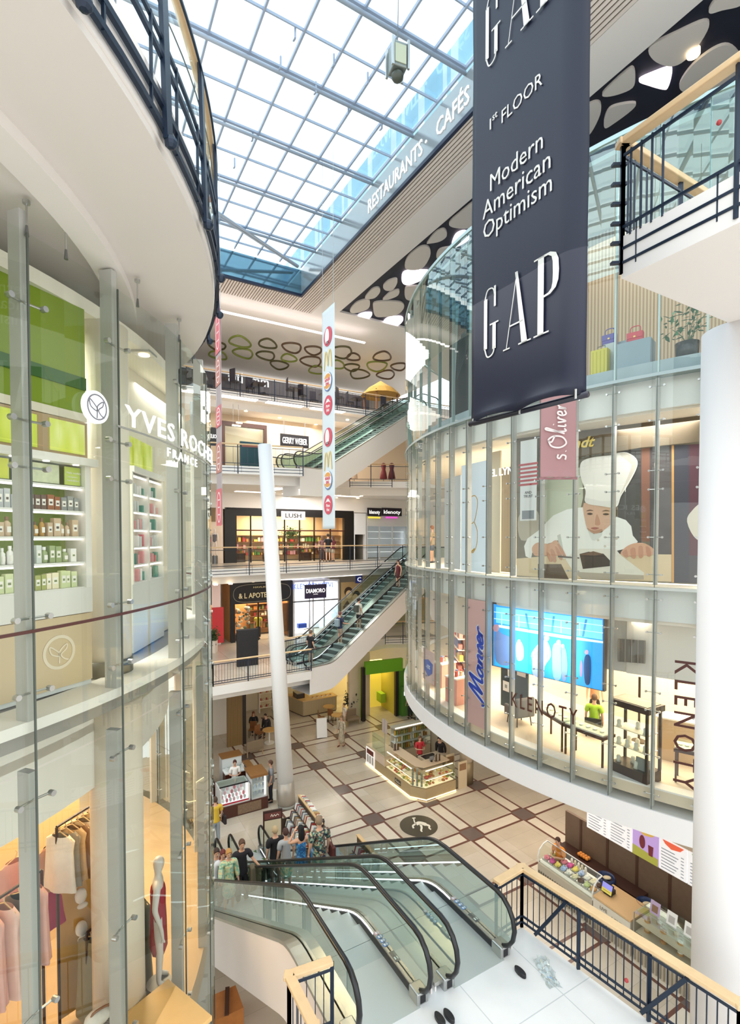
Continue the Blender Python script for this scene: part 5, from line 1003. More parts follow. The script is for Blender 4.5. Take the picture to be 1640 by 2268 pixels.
o = boxthing('suitcase', 'yellow hard-shell suitcase standing on the display platform', 'suitcase', 1326, .44, .26, .74, '#d8cf45', .95)
for k in range(4): MB().box(-.16 + k * .1, -.14, .06, -.14 + k * .1, -.125, .68).build('rib', mat('#c2b838', .5), o)
for x in (-.18, .18): MB().cyl(x, 0, -.0, .05, .035, n=10).build('wheel', BLACK, o)
MB().tube([(-.1, .05, .74), (-.1, .05, .86), (.1, .05, .86), (.1, .05, .74)], .012, 6).build('handle', DSTEEL, o)
for px, z, cc, lb, dr in ((1346, 16.9, '#5c56a8', 'purple handbag with a loop handle on the slim pale plinth', 1.3), (1402, 16.67, '#cf3b4d', 'red handbag on the low blue-grey plinth', 1.0)):
    p, a = onb(px, dr, z); o = thing('handbag', lb, 'handbag', p, a); MB().prism([(-.2, -.07), (.2, -.07), (.2, .07), (-.2, .07)], 0, .28).build('bag_body', mat(cc, .45), o, bev=.04); MB().box(-.19, -.085, .12, .19, -.07, .27).build('flap', mat(cc, .35), o, bev=.005); MB().tube(crom([(-.12, 0, .26), (-.1, 0, .42), (.1, 0, .42), (.12, 0, .26)], 6), .012, 6).build('handle', mat(cc, .4), o); MB().box(-.025, -.095, .13, .025, -.085, .17).build('clasp', mat('#d8b866', .3, .8), o)
p, a = onb(1516, .95); o = thing('potted_plant', 'leafy plant in a black round pot on the display platform', 'plant', p, a)
MB().lathe([(.16, 0), (.25, .12), (.27, .42), (.25, .42), (.24, .38)], n=24).build('pot', mat('#1e2526', .25), o, smooth=True)
mb = MB(); random.seed(4)
for k in range(9):
    a_ = random.random() * 6.28; l = random.uniform(.25, .5); mb.tube([(0, 0, .38), (cos(a_) * l * .5, sin(a_) * l * .5, .38 + l * .9), (cos(a_) * l, sin(a_) * l, .38 + l * 1.3)], .008, 5)
mb.build('stems', mat('#4d6b3b', .6), o)
mb = MB()
for k in range(90):
    a_ = random.random() * 6.28; l = random.uniform(.1, .62); c = Vector((cos(a_) * l, sin(a_) * l, .6 + random.random() * .7)); s_ = random.uniform(.07, .13); d = Vector((random.gauss(0, 1), random.gauss(0, 1), random.gauss(0, .5))).normalized(); e = d.cross(Z3).normalized()
    mb.add([c - d * s_, c + e * s_ * .4, c + d * s_, c - e * s_ * .4], [(0, 1, 2, 3)])
mb.build('leaves', mat('#2f7a4c', .5, noise=.3), o)
# dark brush picture in the upper glazing, and a round red disc sticker
o, w = panel_thing('brush_picture', 'dark tall picture of hair and a comb behind the upper glass', 'poster', 994, 1046, 15.6, 21.0, .5, mat('#2f3a40', .4))
m = frame((0, -.008, 0), (1, 0, 0), Z3); t = MB(); stroke(t, [(w * .2, .9), (w * .25, 2.2), (w * .3, 3.4), (w * .34, 4.2)], (.14, .3), m, -.006); t.build('comb', mat('#9fb8be', .4), o)
t = MB()
for k in range(26): stroke(t, [(w * .35, 1.6 + k * .1), (w * .7, 2.3 + k * .09), (w * .95, 3.2 + k * .05)], .012, m, -.004, 3)
t.build('hair_strands', mat('#7d8a8c', .5), o)
# ---- jewellery level: LED screen, banner panel, lettering, furniture
Fz = 5.42; ps = Vector((5.02, 15.75, 0)); pe = atY(1338, 1450, 13.15); pe.z = 0; SX = (pe - ps).normalized(); SN = Vector((SX.y, -SX.x, 0))
ps = on_arc(1096, .42, 0); pe = on_arc(1339, .55, 0); SX = (pe - ps).normalized(); SN = Vector((SX.y, -SX.x, 0)); FSC = frame(ps, SX, Z3)
def ons(px, py, off=0): q = atPlane(px, py, ps + SN * off, SN) - ps; return (q.dot(SX), q.z)
def s5(x, y): return ons(1080 + x / 3.417, 1300 + y / 3.417)
def em(cc, e): return mat(cc, .3, emit=e)
scr = thing('led_screen', 'large bright blue LED screen showing people by a railing', 'screen', ps + Z3 * 7.6, math.atan2(SX.y, SX.x))
def sc(nm, pts, cc, lay, e=.5, sm=0):
    e = min(e, .5)
    q = [s5(*p) for p in pts]
    if sm: q = [(p.x, p.y) for p in crom([(a, b, 0) for a, b in q], sm, True)]
    t = MB(); flat(t, q, FSC, .003, .003 * lay + .02); return t.build(nm, em(cc, e), scr, world=True)
x0, y1 = s5(50, 130); x1, _ = s5(880, 235); _, y0 = s5(470, 690); yt = s5(470, 180)[1]
t = MB(FSC); t.box(x0 - .05, y0 - .02, -.12, x1 + .05, yt + .06, .015); t.build('housing', mat('#5b6068', .4), scr, world=True)
t = MB(); flat(t, [(x0, y0), (x1, y0), (x1, yt), (x0, yt)], FSC, .005, .015); t.build('lit_face', em('#2f9ef0', .5), scr, world=True)
sc('sky_glow', [(70, 150), (875, 250), (875, 400), (560, 350), (70, 270)], '#79d3fb', 2); sc('deck_edge', [(90, 285), (560, 360), (880, 410), (880, 425), (560, 385), (90, 305)], '#d9f4ff', 3)
for a, b in (((55, 185), (880, 290)), ((55, 235), (880, 345))): sc('railing_line', [a, b, (b[0], b[1] + 5), (a[0], a[1] + 6)], '#c8effc', 3)
for x in (110, 240, 400, 560, 700): sc('railing_post', [(x, 190 + x * .12), (x + 6, 190 + x * .12), (x + 6, 275 + x * .13), (x, 275 + x * .13)], '#c8effc', 3)
for x, dx in ((290, 20), (500, -15), (745, -25)): sc('strut', [(x, 170 + x * .1), (x + 16, 172 + x * .1), (x + 16 + dx, 300 + x * .1), (x + dx, 300 + x * .1)], '#2f86c4', 3)
sc('lower_glow', [(62, 545), (200, 560), (340, 600), (340, 660), (62, 590)], '#35b6ee', 2)
FIG = [([(65, 335), (120, 355), (185, 400), (185, 580), (70, 560)], '#8aa3d8'), ([(222, 440), (240, 405), (265, 420), (280, 470), (275, 545), (230, 550)], '#f0b9c9'), ([(340, 500), (400, 420), (440, 400), (470, 430), (488, 520), (440, 600), (430, 690), (350, 660), (345, 560)], '#c7c2d8'), ([(335, 520), (400, 480), (470, 500), (440, 570), (380, 560)], '#f2cbd6'), ([(497, 470), (525, 420), (565, 430), (570, 520), (560, 690), (505, 680)], '#aac4ea'), ([(560, 480), (575, 440), (600, 480), (612, 600), (600, 700), (570, 690)], '#9a9fd0'), ([(735, 600), (742, 530), (760, 510), (785, 530), (790, 620), (780, 730), (745, 725)], '#1d4f7e'), ([(705, 600), (718, 550), (726, 600), (722, 670), (708, 670)], '#d58fb0')]
for pts, cc in FIG: sc('figure', pts, cc, 4, .12, 3)
for x, y, r_ in ((72, 310, 24), (245, 412, 14), (455, 385, 20), (545, 418, 17), (577, 445, 12), (757, 492, 15)): sc('figure_head', [(x + r_ * cos(k), y + r_ * 1.2 * sin(k)) for k in (0, .9, 1.8, 2.7, 3.6, 4.5, 5.4)], '#e9b3bf', 5, .12, 3)
light('lamp_screen', (ps + pe) / 2 + Z3 * 8.4 + SN * .35, 30, 2.2, (.35, .7, 1), (pi / 2, 0, math.atan2(SX.y, SX.x)), 1.4)
# pink panel with blue script
a = on_arc(1036, .06, Fz + .05); b = on_arc(1082, .06, Fz + .05); w = (b - a).length
o = thing('pink_banner', 'tall pink window panel with blue script Manner between two fins', 'banner', a, math.atan2((b - a).y, (b - a).x)); MB().box(.02, .02, 0, w - .02, .04, 4.1).build('panel', mat('#d9b0ae', .5), o)
SCR_M = [[(0, .12), (.03, .0), (.12, .05), (.34, .92), (.42, 1.0), (.42, .5), (.40, .06), (.6, .6), (.78, .98), (.8, .9), (.77, .4), (.8, .06), (.92, .12)], [(1.27, .36), (1.12, .43), (.98, .25), (1.02, .05), (1.15, .08), (1.28, .4), (1.25, .1), (1.36, .06)], [(1.44, .4), (1.41, .05), (1.47, .27), (1.6, .42), (1.65, .3), (1.62, .1), (1.72, .06)], [(1.8, .4), (1.77, .05), (1.83, .27), (1.96, .42), (2.01, .3), (1.98, .1), (2.08, .06)], [(2.12, .2), (2.28, .25), (2.3, .4), (2.2, .42), (2.12, .2), (2.18, .05), (2.36, .1)], [(2.42, .4), (2.4, .05), (2.45, .3), (2.58, .42), (2.64, .34)]]
mm_ = frame((w * .80, .012, .75), Z3, (-1, 0, 0)) @ Matrix(((1, .25, 0, 0), (0, 1, 0, 0), (0, 0, 1, 0), (0, 0, 0, 1))) @ Matrix.Diagonal((.92, w * .66, 1, 1))
t = MB(); [stroke(t, q, .20, mm_, .003) for q in SCR_M]; t.build('script_outline', mat('#eef2fb', .5), o); t = MB(); [stroke(t, q, .115, mm_, .012) for q in SCR_M]; t.build('script', mat('#1f46c8', .4), o)
# brown letters on the glass
def arc_text(o, body, px0, px1, z, h, rot=False, z1=None):
    t = MB(); text(t, body, 1, Matrix.Identity(4), .006, .004, align='LEFT', space=1.35); tw = max(q.x for q in t.v); th = max(q.y for q in t.v)
    t0_, t1_ = on_circle(px0, RC, RR + .02), on_circle(px1, RC, RR + .02); vs = []
    for q in t.v:
        if rot: f = q.y / th; zz = z + (z1 - z) * q.x / tw
        else: f = q.x / tw; zz = z + q.y / th * h
        a = t0_ + (t1_ - t0_) * f; vs.append((RC.x + (RR + .02 + q.z) * cos(a), RC.y + (RR + .02 + q.z) * sin(a), zz))
    MB().add(vs, t.f).build('letters', mat('#4a2018', .4), o, world=True)
o = thing('glass_lettering', 'brown letters KLENOTY running level along the jeweller glass', 'lettering', on_arc(1200, 0, 6.6)); arc_text(o, 'KLENOTY', 1134, 1284, 6.60, .42)
o = thing('glass_lettering', 'brown letters KLENOTY running down the jeweller glass beside the column', 'lettering', on_arc(1525, 0, 7)); arc_text(o, 'KLENOTY', 1500, 1552, 8.75, .5, True, 5.7)
# furniture
def jtable(label, p, q):
    p = Vector(p); q = Vector(q); d = q - p; o = thing('display_table', label, 'table', p, math.atan2(d.y, d.x)); w = d.length
    MB().box(0, 0, .78, w, .55, .86).build('table_top', mat('#4a2c20', .4), o); MB().box(.04, .04, .86, w - .04, .51, .90).build('white_tray', mat('#f6f1e4', .5), o); MB().box(.02, .02, .905, w - .02, .53, .97).build('glass_case', G_CLEAR, o)
    for x in (.05, w - .05):
        for y in (.05, .5): MB().bar((x, y, 0), (x, y, .79), .045, .045).build('leg', mat('#4a2c20', .4), o)
    for k in range(5): MB().ball((w * (.15 + .17 * k), .27, .92), (.06, .08, .025), 8, 5).build('jewel_pad', mat('#fffaf0', .6), o)
jtable('jewellery table with white trays beside the grey armchair', (5.2, 15.75, Fz), (5.5, 14.42, Fz)); jtable('jewellery table with white trays in front of the seated person', (5.52, 14.36, Fz), (6.18, 13.3, Fz))
o = thing('glass_showcase', 'tall dark-framed glass showcase with white stands near the column', 'showcase', (6.36, 13.28, Fz), math.atan2(-.87, .5)); w, dp, h = 1.0, .62, 1.95; DW = mat('#3c2a24', .35)
MB().box(0, 0, 0, w, dp, .28).build('base', DW, o, bev=.01); MB().box(-.05, -.05, h - .16, w + .05, dp + .05, h).build('top', DW, o, bev=.01); MB().box(.02, .02, h, w - .02, dp - .02, h + .01).build('top_glass', mat('#8c8a80', .2), o)
for x in (.03, w - .03):
    for y in (.03, dp - .03): MB().bar((x, y, .28), (x, y, h - .16), .06, .06).build('corner_post', DW, o)
for z in (.75, 1.2): MB().box(.06, .06, z, w - .06, dp - .06, z + .02).build('shelf', mat('#f3ead8', .4), o)
MB().add([(0, 0, .28), (w, 0, .28), (w, 0, h - .16), (0, 0, h - .16)], [(0, 1, 2, 3)]).build('front_glass', G_CLEAR, o)
mW = WM[o.name]; random.seed(11)
for z, n_ in ((.28, 4), (.77, 7), (1.22, 3)):
    for k in range(n_):
        q = thing('jewel_stand', 'white jewellery stand, %s on the %s shelf of the dark showcase' % (ORD[k], {.28: 'lowest', .77: 'middle', 1.22: 'top'}[z]), 'jewellery stand', mW @ Vector((.14 + (w - .28) * k / max(1, n_ - 1), .15 + .25 * (k % 2), z + .0)), random.random() * 3, 'jewellery stands in the dark showcase')
        MB().lathe([(.07, 0), (.05, .06), (.055, .14), (.03, .18)], n=10).build('bust', mat('#f5efe2', .6), q, smooth=True)
bx = MB().box(0, 0, 0, .34, .05, .3).build('grey_card', mat('#8d8f90', .5)); bx.location = mW @ Vector((.6, .12, .29)); bx.rotation_euler = (R(-12), 0, math.atan2(-.87, .5)); tag(bx, 'grey photo card leaning on the lowest showcase shelf', 'card')
c = atY(1418, 1472, 15.2); o = thing('floor_lamp', 'floor lamp with a large cream drum shade in the jeweller', 'lamp', (c.x, c.y, Fz)); zz = c.z - Fz
MB().lathe([(.27, zz + .3), (.38, zz - .28)], n=28).build('lamp_shade', mat('#fbeccb', .6, emit=.7), o, smooth=True); MB().cyl(0, 0, 0, zz, .035, n=10).build('pole', DW, o); MB().cyl(0, 0, 0, .04, .2, n=20).build('base', DW, o)
o = thing('armchair', 'grey upholstered armchair left of the jewellery tables', 'armchair', (4.95, 16.7, Fz), R(200)); UPH = mat('#6b6a68', .8)
MB().box(-.33, -.3, .28, .33, .3, .46).build('seat', UPH, o, bev=.05); MB().box(-.36, .24, .3, .36, .38, .95).build('backrest', UPH, o, bev=.06)
for s in (-1, 1): MB().box(s * .33 - .06, -.3, .3, s * .33 + .06, .3, .64).build('armrest', UPH, o, bev=.04)
for x in (-.28, .28):
    for y in (-.25, .28): MB().bar((x, y, 0), (x * .9, y * .9, .3), .035, .035).build('leg', DW, o)
o, w = panel_thing('teal_panel', 'dark teal wall panel behind the armchair', 'wall panel', 1112, 1172, Fz + .2, Fz + 3.2, 1.9, mat('#31464c', .6))
mW = WM[o.name]; an = o.rotation_euler.z
for k, (x, z, ww, hh, lb) in enumerate(((.1, 1.6, .42, .62, 'tall white framed print at the upper left of the teal panel'), (.8, 1.25, .45, .6, 'white framed print with a sketch on the right of the teal panel'), (.12, .55, .36, .4, 'small white framed print low on the teal panel'), (.6, 2.1, .36, .35, 'white framed print at the top of the teal panel'), (.35, 1.1, .3, .3, 'small black framed print in the middle of the teal panel'))):
    f = thing('picture_frame', lb, 'picture', mW @ Vector((x, -.03, z)), an); MB().box(0, 0, 0, ww, .02, hh).build('frame', BLACK if k == 4 else mat('#3a3a3a', .4), f); MB().box(.025, -.006, .025, ww - .025, 0, hh - .025).build('mat_board', mat('#f4f1ea', .6), f); MB().box(ww * .35, -.012, hh * .35, ww * .65, -.006, hh * .65).build('print', mat('#9aa2a0', .6), f)
o = thing('air_vent', 'dark square air vent grille high in the jeweller bulkhead', 'vent', on_arc(1403, .8, 8.62), R(-20)); MB().box(-.32, 0, -.3, .32, .05, .3).build('backing', mat('#6f675e', .5), o)
for k in range(5): MB().box(-.32 + k * .15, -.02, -.3, -.29 + k * .15, 0, .3).build('slat', mat('#8d857a', .5), o)
rarc(RR - 1.3, RR - 1.1, 7.75, 9.5, 'wall_jeweller_bulkhead', mat('#e9e4dc', .6)) if False else None
struct(MB().arc(RC.x, RC.y, RR - 1.25, RR - 1.1, on_circle(1362, RC, RR), R(262), 7.95, 9.5, 30).build('wall_jeweller_bulkhead', [mat('#e6e2da', .6)]))
o, w = panel_thing('sales_counter', 'tan jeweller counter beside the tall showcase', 'counter', 1462, 1560, Fz, Fz + 1.15, 2.2, mat('#c8ab84', .5), .6); MB().box(-.03, -.03, 1.15, w + .03, .63, 1.19).build('counter_top', mat('#efe4cf', .4), o)
jtable('small jewellery table with slim legs beside the near column', tuple(on_arc(1500, .9, Fz)), tuple(on_arc(1590, .9, Fz)))
# sweets shop with pink walls and counters at the far part of the first level
o, w = panel_thing('sweets_wall', 'pink wall of stacked sweet packets left of the pink window panel', 'shelving', 925, 1033, Fz, Fz + 3.4, 2.4, mat('#e3b5a5', .6))
for k in range(6): MB().box(.1, -.3, .3 + k * .48, w - .1, 0, .33 + k * .48).build('shelf', mat('#f0dcd2', .5), o)
mW = WM[o.name]; an = o.rotation_euler.z; random.seed(17)
for r_ in range(6):
    x = .15
    while x < w - .3:
        cc = random.choice([('pink', '#dd9c93'), ('red', '#b8443d'), ('white', '#efe2da'), ('blue', '#8f9cc4'), ('yellow', '#d9c060')]); wd = random.uniform(.14, .26); q = MB().box(0, 0, 0, wd, .16, random.uniform(.2, .38)).build('sweet_packet', mat(cc[1], .5)); q.location = mW @ Vector((x, -.24, .335 + r_ * .48)); q.rotation_euler = (0, 0, an)
        tag(q, '%s sweet packet on the %s shelf of the pink sweets wall' % (cc[0], ('lowest', 'second', 'third', 'fourth', 'fifth', 'top')[r_]), 'sweet packet', 'packets on the pink sweets wall'); x += wd + random.uniform(.02, .12)
for k, (px, dr, lb) in enumerate(((985, 1.3, 'pink promotion counter behind the far fins of the sweets shop'), (1018, 1.0, 'white-topped pink counter beside the pink window panel'))):
    p = on_arc(px, dr, Fz); q = thing('shop_counter', lb, 'counter', p, R(35)); MB().box(-.4, -.3, 0, .4, .3, .95).build('body', mat('#dba49a', .5), q); MB().box(-.43, -.33, .95, .43, .33, 1.0).build('counter_top', mat('#f4eee8', .4), q)
    for j in range(6): z = MB().cyl(0, 0, 0, .16 + .03 * (j % 3), .06, n=10).build('sweet_jar', mat(('#e8c9a0', '#cf5a4e', '#8a9ac8')[j % 3], .3)); z.location = WM[q.name] @ Vector((-.3 + j * .12, .05 * (-1) ** j, 1.0)); tag(z, '%s sweet jar, %s on the %s counter' % (('cream', 'red', 'blue')[j % 3], ('first', 'second', 'third', 'fourth', 'fifth', 'sixth')[j], ('far pink', 'white-topped')[k]), 'jar', 'sweet jars on the counters')
o, w = panel_thing('discount_sticker', 'pink window sticker with a blue shield saying -15%', 'sticker', 938, 963, 6.1, 7.3, .03, mat('#e2c6c2', .5), .01); m = frame((0, -.006, 0), (1, 0, 0), Z3)
t = MB(); flat(t, [(w * .1, .75), (w * .5, .85), (w * .9, .75), (w * .85, .4), (w * .5, .2), (w * .15, .4)], m, .004); t.build('shield', mat('#5a6fc0', .5), o); t = MB(); text(t, '-15%', .2, m @ Matrix.Translation((w / 2, .5, .006)), .003, .003); t.build('figures', mat('#eef0fa', .5), o)
# ================================================================ HANGING BANNERS
def hang(name, label, p, X, w, h, m, bulge=0, group=None):
    o = thing(name, label, 'banner', p, math.atan2(X.y, X.x), group); nx, nz = 24, 60; t = MB(); vs = []
    for j in range(nz + 1):
        for i in range(nx + 1):
            a = i / nx; z = h * j / nz; y = .004 * sin(a * 9 + z * 2.1) * bulge + .003 * sin(z * 5 + a * 3) * bulge
            if a > .86: y += (a - .86) ** 1.6 * 1.6 * w * min(1, bulge)
            if z < .14 and bulge: y -= .05 * abs(sin(a * pi * 2)) * (1 - z / .14); z += .03 * abs(sin(a * pi * 2)) * (1 - z / .14) - 0
            vs.append((a * w, y, z))
    t.add(vs, [(j * (nx + 1) + i, j * (nx + 1) + i + 1, (j + 1) * (nx + 1) + i + 1, (j + 1) * (nx + 1) + i) for j in range(nz) for i in range(nx)])
    f = t.build('cloth', m, o, smooth=True); s = f.modifiers.new('solid', 'SOLIDIFY'); s.thickness = .006; return o
GP = Vector((1.19, 6.0, 12.93)); GX = -V; GW = 1.48; GN = Vector((GX.y, -GX.x, 0)); FG = frame(GP, GX, Z3)
def ong(px, py): q = atPlane(px, py, GP, GN) - GP; return q.dot(GX), q.z
gap = hang('banner', 'long navy vinyl banner lettered GAP hanging in the atrium', GP, GX, GW, 5.4, mat('#151a2e', .42, spec=.35), 1.0)
MB().tube([(-.02, 0, .0), (GW + .02, .1, .0)], .03, 10).build('bottom_rod', mat('#191d2c', .3), gap, smooth=True)
for a in (.02, .5, .96): MB().cyl(0, 0, 0, .09, .012, n=8).build('rod_tie', STEEL, gap).location = (a * GW, .03 * a, -.035)
GM = frame((0, -.0145, 0), (1, 0, 0), Z3); GL = mat('#cfcfcb', .5)
def gapword(xa, ya, w, h, word='GAP'):
    t = MB(); k = h; M0 = GM @ Matrix.Translation((xa, ya, 0)); sx = w / 1.42
    def gx(a, o): return (o + (a * .72 if o == 0 else a)) * sx
    def bx(x0, y0, x1, y1, o): flat(t, [(gx(a, o), b * h) for a, b in ((x0, y0), (x1, y0), (x1, y1), (x0, y1))], M0, .004)
    def stq(pts, wd, o): stroke(t, [(gx(a, o), b * h) for a, b in pts], wd, M0, .004)
    tk = .115 * sx
    bx(.01, .14, .105, .86, 0); stq([(.03, .84), (.1, .965), (.2, .985), (.29, .95), (.33, .84)], .035 * h * .5, 0); stq([(.03, .16), (.1, .03), (.2, .012), (.29, .05), (.33, .14)], .04 * h * .5, 0); bx(.27, .1, .365, .46, 0); bx(.19, .455, .44, .475, 0); bx(.31, .70, .36, .99, 0)
    o = .45; stq([(.03, 0), (.235, 1)], .022 * h * .4, o); flat(t, [((o + a) * sx, b * h) for a, b in ((.2, 1), (.245, 1), (.435, 0), (.33, 0))], M0, .004); bx(.09, .295, .36, .315, o); bx(-.03, 0, .1, .018, o); bx(.27, 0, .5, .018, o)
    o = 1.0; bx(.07, 0, .17, 1, o); bx(-.0, 0, .26, .018, o); bx(0, .982, .2, 1, o); flat(t, [((o + a) * sx, b * h) for a, b in ((.16, 1), (.28, .995), (.37, .95), (.41, .86), (.42, .72), (.41, .6), (.37, .52), (.28, .47), (.16, .46), (.16, .485), (.25, .495), (.3, .53), (.32, .6), (.325, .72), (.32, .86), (.3, .93), (.24, .97), (.16, .975))], M0, .004)
    t.build('letters', GL, gap)
xa, ya = ong(1074, 798); xb, _ = ong(1240, 730); _, yt = ong(1085, 640); gapword(xa, ya, xb - xa, yt - ya)
ya2 = ong(1062, 178)[1]; gapword(xa, ya2, xb - xa, yt - ya)
for wd, (pa, pb), sz in (('Modern', ((1086, 420), (1205, 337)), 1), ('American', ((1072, 482), (1222, 380)), 1), ('Optimism', ((1072, 527), (1225, 432)), 1), ('FLOOR', ((1112, 270), (1204, 195)), 1)):
    A = ong(*pa); B = ong(*pb); t = MB(); text(t, wd, 1, Matrix.Identity(4), .003, -.004, align='LEFT'); tw = max(q.x for q in t.v); k = (B[0] - A[0]) / tw
    MB().add([GM @ Vector((A[0] + q.x * k, (A[1] + B[1]) / 2 + q.y * k * 1.12, q.z)) for q in t.v], t.f).build('words', GL, gap)
A = ong(1083, 298); t = MB(); text(t, '1', .17, GM @ Matrix.Translation((A[0], A[1] + .02, 0)), .003, align='LEFT'); text(t, 'st', .11, GM @ Matrix.Translation((A[0] + .07, A[1] + .09, 0)), .003, align='LEFT'); t.build('words', GL, gap)
for x in (.08, GW - .12): MB().tube([(x, .05, 5.4), (x, .05, ZG + .15 - 12.93)], .01, 5).build('wire', DSTEEL, gap)
SP = atY(1197, 1060, 10.0); so_ = hang('banner', 'mauve banner with pale script s.Oliver hanging under the navy banner', SP, Vector((1, -.02, 0)), .70, 2.4, mat('#a97f80', .55), .12); MB().box(-.02, -.02, -.02, .72, .02, .02).build('bottom_rod', mat('#94696c', .4), so_)
SM = frame((.50, -.03, .35), Z3, (-1, 0, 0)) @ Matrix.Scale(.42, 4)
t = MB()
for q in ([(.28, .38), (.14, .42), (.1, .32), (.25, .2), (.2, .04), (.03, .06)], [(.42, .02), (.44, .05)], [(.95, .85), (.66, .7), (.6, .3), (.8, .02), (1.08, .2), (1.12, .6), (.95, .85), (.85, .7), (1.15, .55)], [(1.24, .1), (1.36, .5), (1.5, .92), (1.42, .95), (1.34, .5), (1.36, .05), (1.48, .12)], [(1.6, .42), (1.58, .08), (1.68, .08)], [(1.65, .6), (1.67, .63)], [(1.76, .42), (1.82, .05), (1.95, .4), (2.02, .36)], [(2.08, .2), (2.24, .25), (2.25, .4), (2.14, .4), (2.08, .2), (2.16, .04), (2.32, .12)], [(2.42, .4), (2.4, .05), (2.46, .3), (2.58, .42), (2.64, .36)]): stroke(t, q, .075, SM, .006)
t.build('script', mat('#e6dcd9', .5), so_)
for x in (.05, .65): MB().tube([(x, .0, 2.4), (x, 0, ZG + .15 - SP.z)], .008, 5).build('wire', DSTEEL, so_)
FP = atY(715, 1172, 20.0); FX = -V; fb = hang('banner', 'tall pale banner with a column of round food logos', FP, FX, 1.1, 0.1 + (atY(715, 700, 20).z - FP.z), mat('#dbe6ea', .6), 0)
fm = frame((0, -.02, 0), (1, 0, 0), Z3); RED = mat('#d8596a', .5); WH2 = mat('#f3f2f0', .5); GOLD = mat('#e9c66a', .5)
for k, py in enumerate((744, 795, 845, 897, 968, 1020, 1064, 1118)):
    z = atPlane(729, py, FP, Vector((FX.y, -FX.x, 0))).z - FP.z; c = (.55, z); ty = k % 4; t = MB()
    if ty == 0:
        flat(t, ell(c[0], c[1], .36, .36), fm, .005); t.build('red_roundel', RED, fb); t = MB(); flat(t, ell(c[0] - .06, c[1] + .02, .18, .29), fm, .005, .005); t.build('white_oval', WH2, fb); t = MB(); text(t, 'KFC', .15, fm @ Matrix.Translation((c[0], c[1] - .28, .011)), .003, .006); t.build('logo_text', mat('#5b4a52', .5), fb)
    elif ty == 1:
        stroke(t, [(c[0] - .33, c[1] - .36), (c[0] - .27, c[1] + .1), (c[0] - .18, c[1] + .32), (c[0] - .07, c[1] + .14), (c[0], c[1] - .24), (c[0] + .07, c[1] + .14), (c[0] + .18, c[1] + .32), (c[0] + .27, c[1] + .1), (c[0] + .33, c[1] - .36)], .055, fm, .005); t.build('arches', GOLD, fb)
    elif ty == 2:
        flat(t, ell(c[0], c[1], .36, .36), fm, .004); t.build('blue_ring', mat('#6f86b4', .5), fb); t = MB(); flat(t, ell(c[0] - .02, c[1] + .03, .33, .33), fm, .004, .004); t.build('white_disc', WH2, fb)
        t = MB(); flat(t, ell(c[0] - .02, c[1] + .14, .27, .17, 20, 0, pi), fm, .004, .008); flat(t, ell(c[0] - .02, c[1] - .11, .27, .14, 20, pi, 2 * pi), fm, .004, .008); t.build('bun', mat('#e5a65c', .5), fb); t = MB(); text(t, 'BURGER\nKING', .15, fm @ Matrix.Translation((c[0] - .02, c[1] + .03, .013)), .003, .004, sx=.8); t.build('logo_text', RED, fb)
    else:
        flat(t, ell(c[0], c[1], .36, .37), fm, .005); t.build('red_roundel', RED, fb); t = MB(); flat(t, [(c[0] - .24, c[1] + .08), (c[0] - .05, c[1] + .24), (c[0] + .05, c[1] + .24), (c[0] + .24, c[1] + .06), (c[0] + .1, c[1] + .12), (c[0] - .1, c[1] + .12)], fm, .004, .005); text(t, 'Pizza\nHut', .16, fm @ Matrix.Translation((c[0], c[1] - .08, .008)), .003, .003); t.build('logo_text', WH2, fb)
for x in (.05, 1.0): MB().tube([(x, 0, 8.4), (x, 0, ZG + .15 - FP.z)], .008, 5).build('wire', STEEL, fb)
RP = atY(481, 1163, 20.0); rb = hang('banner', 'narrow red and grey banner with white outlined ovals beside the drum', RP, FX, .85, atY(481, 700, 20).z - RP.z, mat('#b0a4a6', .6), 0)
for k, (y0_, y1_) in enumerate(((1165, 1085), (1050, 985), (950, 905), (860, 800), (790, 700))):
    z0_ = atY(487, y0_, 20).z - RP.z; z1_ = atY(487, y1_, 20).z - RP.z; t = MB(); flat(t, [(.02, z0_), (.83, z0_), (.83, z1_), (.02, z1_)], fm, .003); t.build('red_field' if k % 2 == 0 else 'tan_field', mat('#d9757c' if k % 2 == 0 else '#c0877c', .6), rb)
    t = MB(); zc1 = (z0_ + z1_) / 2; hh = (z1_ - z0_) * .4; stroke(t, [(.425 + .28 * cos(a * pi / 10), zc1 + hh * sin(a * pi / 10)) for a in range(21)], .05, fm @ Matrix.Translation((0, 0, .004)), .004, 2); t.build('white_oval', mat('#f0dede', .6), rb)
    t = MB()
    for j in range(3): stroke(t, [(.28, zc1 - hh * .5 + j * hh * .5), (.57, zc1 - hh * .5 + j * hh * .5)], .05, fm @ Matrix.Translation((0, 0, .004)), .004, 1, False)
    t.build('white_bar', mat('#f0dede', .6), rb)
for x in (.05, .8): MB().tube([(x, 0, 0), (x, 0, ZG + .15 - RP.z)], .008, 5).build('wire', STEEL, rb)
# ================================================================ GROUND FLOOR: KIOSKS
KW = wave_mat('#8a7350', '#c9b48c', 5.5, 'Z', .5)
def kio(label, name, pt, cat='kiosk'): return thing(name, label, cat, pt, R(30))
